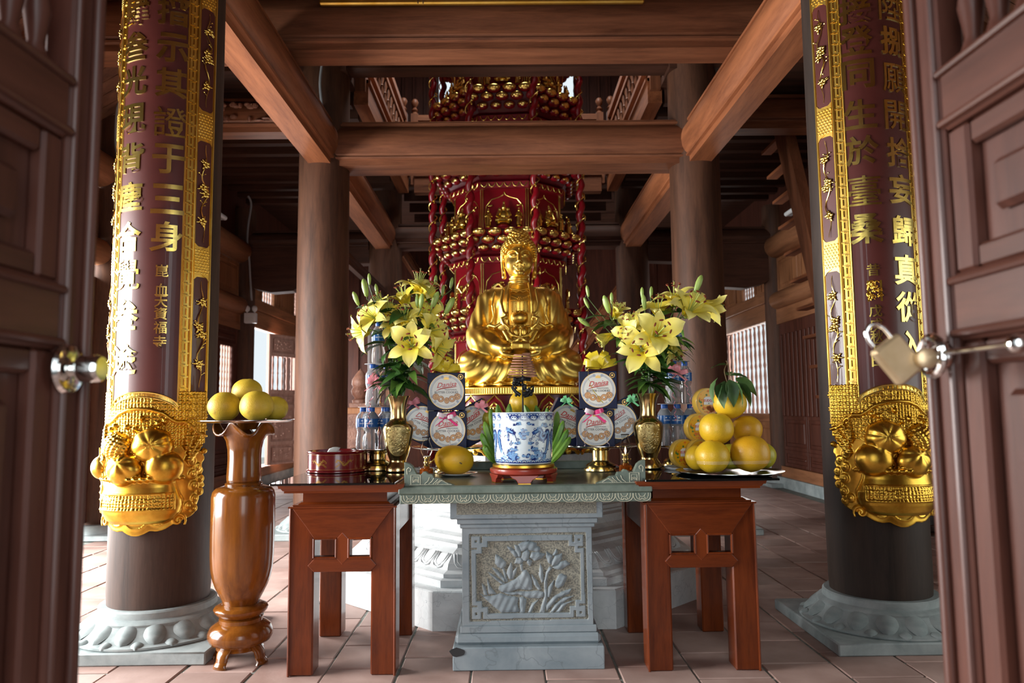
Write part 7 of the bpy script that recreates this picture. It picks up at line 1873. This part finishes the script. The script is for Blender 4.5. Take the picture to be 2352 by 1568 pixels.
bouquet(*V1, -1, [
    ('left lily stem in the left vase with two wide blooms turned outward', (862, 690, 3.56), [(848, 722, 3.50, (-.55, -.65, .35), 1.0, False), (822, 764, 3.53, (-.85, -.4, -.2), 1.0, False), (893, 706, 3.56, (-.1, -.45, .9), .95, False), (872, 690, 3.6, (-.45, -.35, .8), .9, False)], [(817, 684, 3.56, (-.35, -.1, .9), 0), (839, 664, 3.57, (-.2, 0, 1), 1), (848, 636, 3.6, (-.05, 0, 1), 2)], 15),
    ('middle lily stem in the left vase with the big bloom facing forward', (935, 700, 3.55), [(943, 789, 3.44, (.0, -1, .12), 1.18, False), (930, 722, 3.5, (.0, -.55, .85), .95, False), (925, 675, 3.6, (-.25, -.3, .9), 1.0, False), (905, 740, 3.53, (-.3, -.7, .5), .85, False)], [(864, 660, 3.58, (-.15, 0, 1), 2), (968, 690, 3.5, (.15, -.1, 1), 0), (958, 686, 3.53, (0, 0, 1), 2)], 16),
    ('rear lily stem in the left vase with upright blooms at the very top', (965, 660, 3.66), [(962, 645, 3.62, (.15, -.25, .95), 1.08, False), (985, 668, 3.6, (.55, -.2, .7), 1.05, False)], [(1001, 640, 3.66, (.1, 0, 1), 2), (1018, 662, 3.66, (.15, 0, 1), 2), (1038, 645, 3.68, (.2, 0, 1), 2)], 13),
    ('right lily stem in the left vase with blooms drooping over the biscuit boxes', (985, 740, 3.57), [(1000, 752, 3.5, (.75, -.55, .3), 1.0, False), (1016, 806, 3.52, (.8, -.35, -.45), 1.0, False), (978, 715, 3.55, (.3, -.7, .6), .9, False)], [(998, 693, 3.54, (.35, -.1, .9), 1), (1031, 705, 3.55, (.45, 0, .85), 1)], 15)],
    'engraved brass vase of lilies on the left glass top', 'yellow lily stems in the left brass vase')
bouquet(*V2, 1, [
    ('left lily stem in the right vase with buds reaching towards the statue', (1400, 725, 3.56), [(1418, 712, 3.54, (.25, -.6, .75), .8, True), (1452, 738, 3.53, (-.45, -.5, .6), 1.0, False), (1388, 778, 3.6, (-.75, .1, -.35), .85, True)], [(1349, 664, 3.6, (-.15, 0, 1), 2), (1345, 691, 3.6, (-.4, 0, .9), 2), (1340, 738, 3.58, (-.75, -.1, .55), 0), (1395, 702, 3.54, (-.3, -.1, .95), 1), (1405, 680, 3.58, (0, 0, 1), 2)], 15),
    ('middle lily stem in the right vase with two big blooms facing forward', (1500, 720, 3.55), [(1515, 762, 3.43, (.1, -1, .25), 1.25, False), (1472, 800, 3.45, (-.25, -.95, .05), 1.2, False), (1512, 700, 3.56, (-.1, -.4, .9), 1.0, False), (1440, 765, 3.5, (-.6, -.7, -.1), .85, False)], [(1479, 692, 3.53, (-.1, -.1, 1), 0), (1475, 668, 3.58, (0, 0, 1), 2)], 16),
    ('right lily stem in the right vase with the high bloom leaning outward', (1575, 690, 3.6), [(1592, 700, 3.5, (.25, -.7, .6), 1.3, False), (1637, 706, 3.6, (.9, .1, -.25), 1.15, True), (1548, 674, 3.6, (-.1, -.3, .9), 1.1, False)], [(1603, 655, 3.56, (.35, -.1, .9), 1)], 11),
    ('rear lily stem in the right vase mostly hidden by leaves', (1540, 770, 3.66), [(1546, 806, 3.62, (.3, -.2, -.8), .95, True)], [(1496, 666, 3.63, (.05, 0, 1), 2)], 16)],
    'engraved brass vase of lilies on the right glass top', 'yellow lily stems in the right brass vase')

# ---------------------------------------------------------------- small fittings in the background
el = thing('emergency_light', 'white twin-head emergency light on the left wall column', 'light', (-3.5, 10.05, 2.3))
MB().box(-3.60, -3.44, 9.84, 9.92, 2.28, 2.42, 0, .008).build('case', M['plastic_white'], el, False)
MB().box(-3.575, -3.465, 9.832, 9.842, 2.30, 2.36).build('front_panel', M['paper'], el, False)
for x in (-3.57, -3.47): MB().ell((x, 9.88, 2.48), (.038, .038, .045), 12, 8).tube([(x, 9.88, 2.42), (x, 9.88, 2.46)], .01, 6).build('lamp_head', M['plastic_white'], el)
o = MB().tube(bez([P(578, 690, 9.86), P(575, 640, 9.86), P(572, 590, 9.86), P(568, 560, 9.86), P(570, 520, 9.86), P(577, 470, 9.86), P(570, 450, 9.8)], 6), .014, 6).build('wall_cable', M['cable']); props(o, 'grey cable climbing the left wall column above the emergency light', 'cable', 'cables in the roof timbers')
o = MB().tube(bez([P(742, 130, 6.35), P(735, 190, 6.37), P(740, 245, 6.39)], 6), .012, 6).build('wall_cable', M['cable']); props(o, 'grey cable on the second left column above the side beam', 'cable', 'cables in the roof timbers')
o = MB().tube(bez([P(225, 158, 6.4), P(275, 200, 6.4), P(268, 260, 6.4), P(266, 330, 6.45), P(275, 380, 6.5)], 6), .012, 6).build('wall_cable', M['cable']); props(o, 'thin cable looping down left of the left gilded plaque', 'cable', 'cables in the roof timbers')
for (a, b_, x_, lab) in (((628, 592), (676, 622), -3.5, 'fluorescent tube fixed over the far left doorway'), ((498, 488), (517, 500), -3.55, 'fluorescent tube seen just right of the left plaque column'), ((1665, 595), (1702, 577), 3.55, 'fluorescent tube fixed over the bright lattice window'), ((1806, 492), (1823, 484), 3.57, 'fluorescent tube on the eaves log by the right plaque column')):
    def atx(px, py, X): d_ = RWC.T @ np.array([(px - 1176) / FPX, -(py - 784) / FPX, -1.0]); return CAM + d_ * ((X - CAM[0]) / d_[0])
    p0, p1 = Vector(atx(*a, x_).tolist()), Vector(atx(*b_, x_).tolist()); p1.z = p0.z
    t = thing('tube_light', lab, 'light', tuple((p0 + p1) / 2), 0, 'fluorescent tubes on the side walls')
    MB().tube([p0, p1], .03, 10).build('tube', M['tube'], t); sx = 1 if x_ > 0 else -1
    MB().obox(p0 + Vector((sx * .04, 0, .0)), p1 + Vector((sx * .04, 0, 0)), .05, .05).build('batten', M['plastic_white'], t, False)
# gilded name board over the uppermost beam
sg = thing('gilded_board', 'gilded name board hung at the top on the uppermost cross beam', 'sign', (-.35, 5.04, 4.09))
x0, x1 = xp(733, 8, 5.04), xp(1480, 3, 5.04); zb_ = zp(733, 11, 5.04)
MB().box(x0, x1, 5.03, 5.07, zb_, zb_ + .55, 0, .01).build('frame', M['gold'], sg, False)
MB().box(x0 + .35, x1 - .2, 5.022, 5.04, zb_ + .03, zb_ + .5).build('field', M['lacquer_dark'], sg, False)
cv = MB(); rr = random.Random(17)
for k in range(60): cv.ell((x0 + .03 + rr.random() * .3, 5.025, zb_ + .035 + rr.random() * .45), (.02, .012, .014), 6, 4)
cv.build('carving', M['gold_dark'], sg)
for px in (960, 972): MB().tube([P(px, -20, 5.0), P(px, 8, 5.0)], .004, 5).build('hook', M['steel'], sg)
# carved side altar in the left background with a lotus-bud finial
ca = thing('carved_side_altar', 'low carved wooden altar with lotus bud posts behind the left water bottles', 'altar', (-1.35, 7.9, 0))
zt_ = zp(830, 936, 7.7); MB().box(xp(772, 1000, 7.7), xp(925, 1000, 7.7), 7.7, 8.0, 0, zt_, 0, .01).build('cabinet', M['wall_wood'], ca, False)
for (a, b_) in ((795, 850), (860, 915)): MB().box(xp(a, 1000, 7.68), xp(b_, 1000, 7.68), 7.68, 7.7, zp(800, 1045, 7.7), zp(800, 950, 7.7), 0, .008).build('carved_panel', M['carved'], ca, False)
for pxx in (828, 890):
    xx = xp(pxx, 900, 7.8); b = MB().box(xx - .1, xx + .1, 7.7, 7.9, zt_, zt_ + .05, 0, .006)
    b.lathe([(.085, zt_ + .05), (.09, zt_ + .08), (.06, zt_ + .1), (.09, zt_ + .14), (.1, zt_ + .18), (.08, zt_ + .22), (.095, zt_ + .25), (.09, zt_ + .3), (.05, zt_ + .36), (0, zt_ + .42)], (xx, 7.8, 0), 10); b.build('lotus_bud_post', M['carved'], ca)
# steep stair to the gallery in the right aisle
sr = thing('steep_stair', 'steep wooden stair leaning in the right aisle behind the plaque column', 'stair', (3.0, 6.9, 0))
for (Ya, Yb) in ((7.25, 6.55), (7.85, 7.15)):
    a = P(1775, 195, Ya); b_ = P(1930, 845, Yb); d_ = b_ - a; e = a + d_ * ((.0 - a[2]) / d_[2]); MB().obox(a, e, .1, .24, 0, (0, 1, 0)).build('stringer', M['beam_z'], sr, False)
a = P(1775, 195, 7.25); b_ = P(1930, 845, 6.55); d_ = b_ - a; e = a + d_ * ((.0 - a[2]) / d_[2])
for k in range(14):
    t = (k + 1) / 15; p = a + (e - a) * t; MB().box(p[0] - .045, p[0] + .06, p[1] + .06, p[1] + .55, p[2] - .015, p[2] + .015).build('tread', M['beam_y'], sr, False)
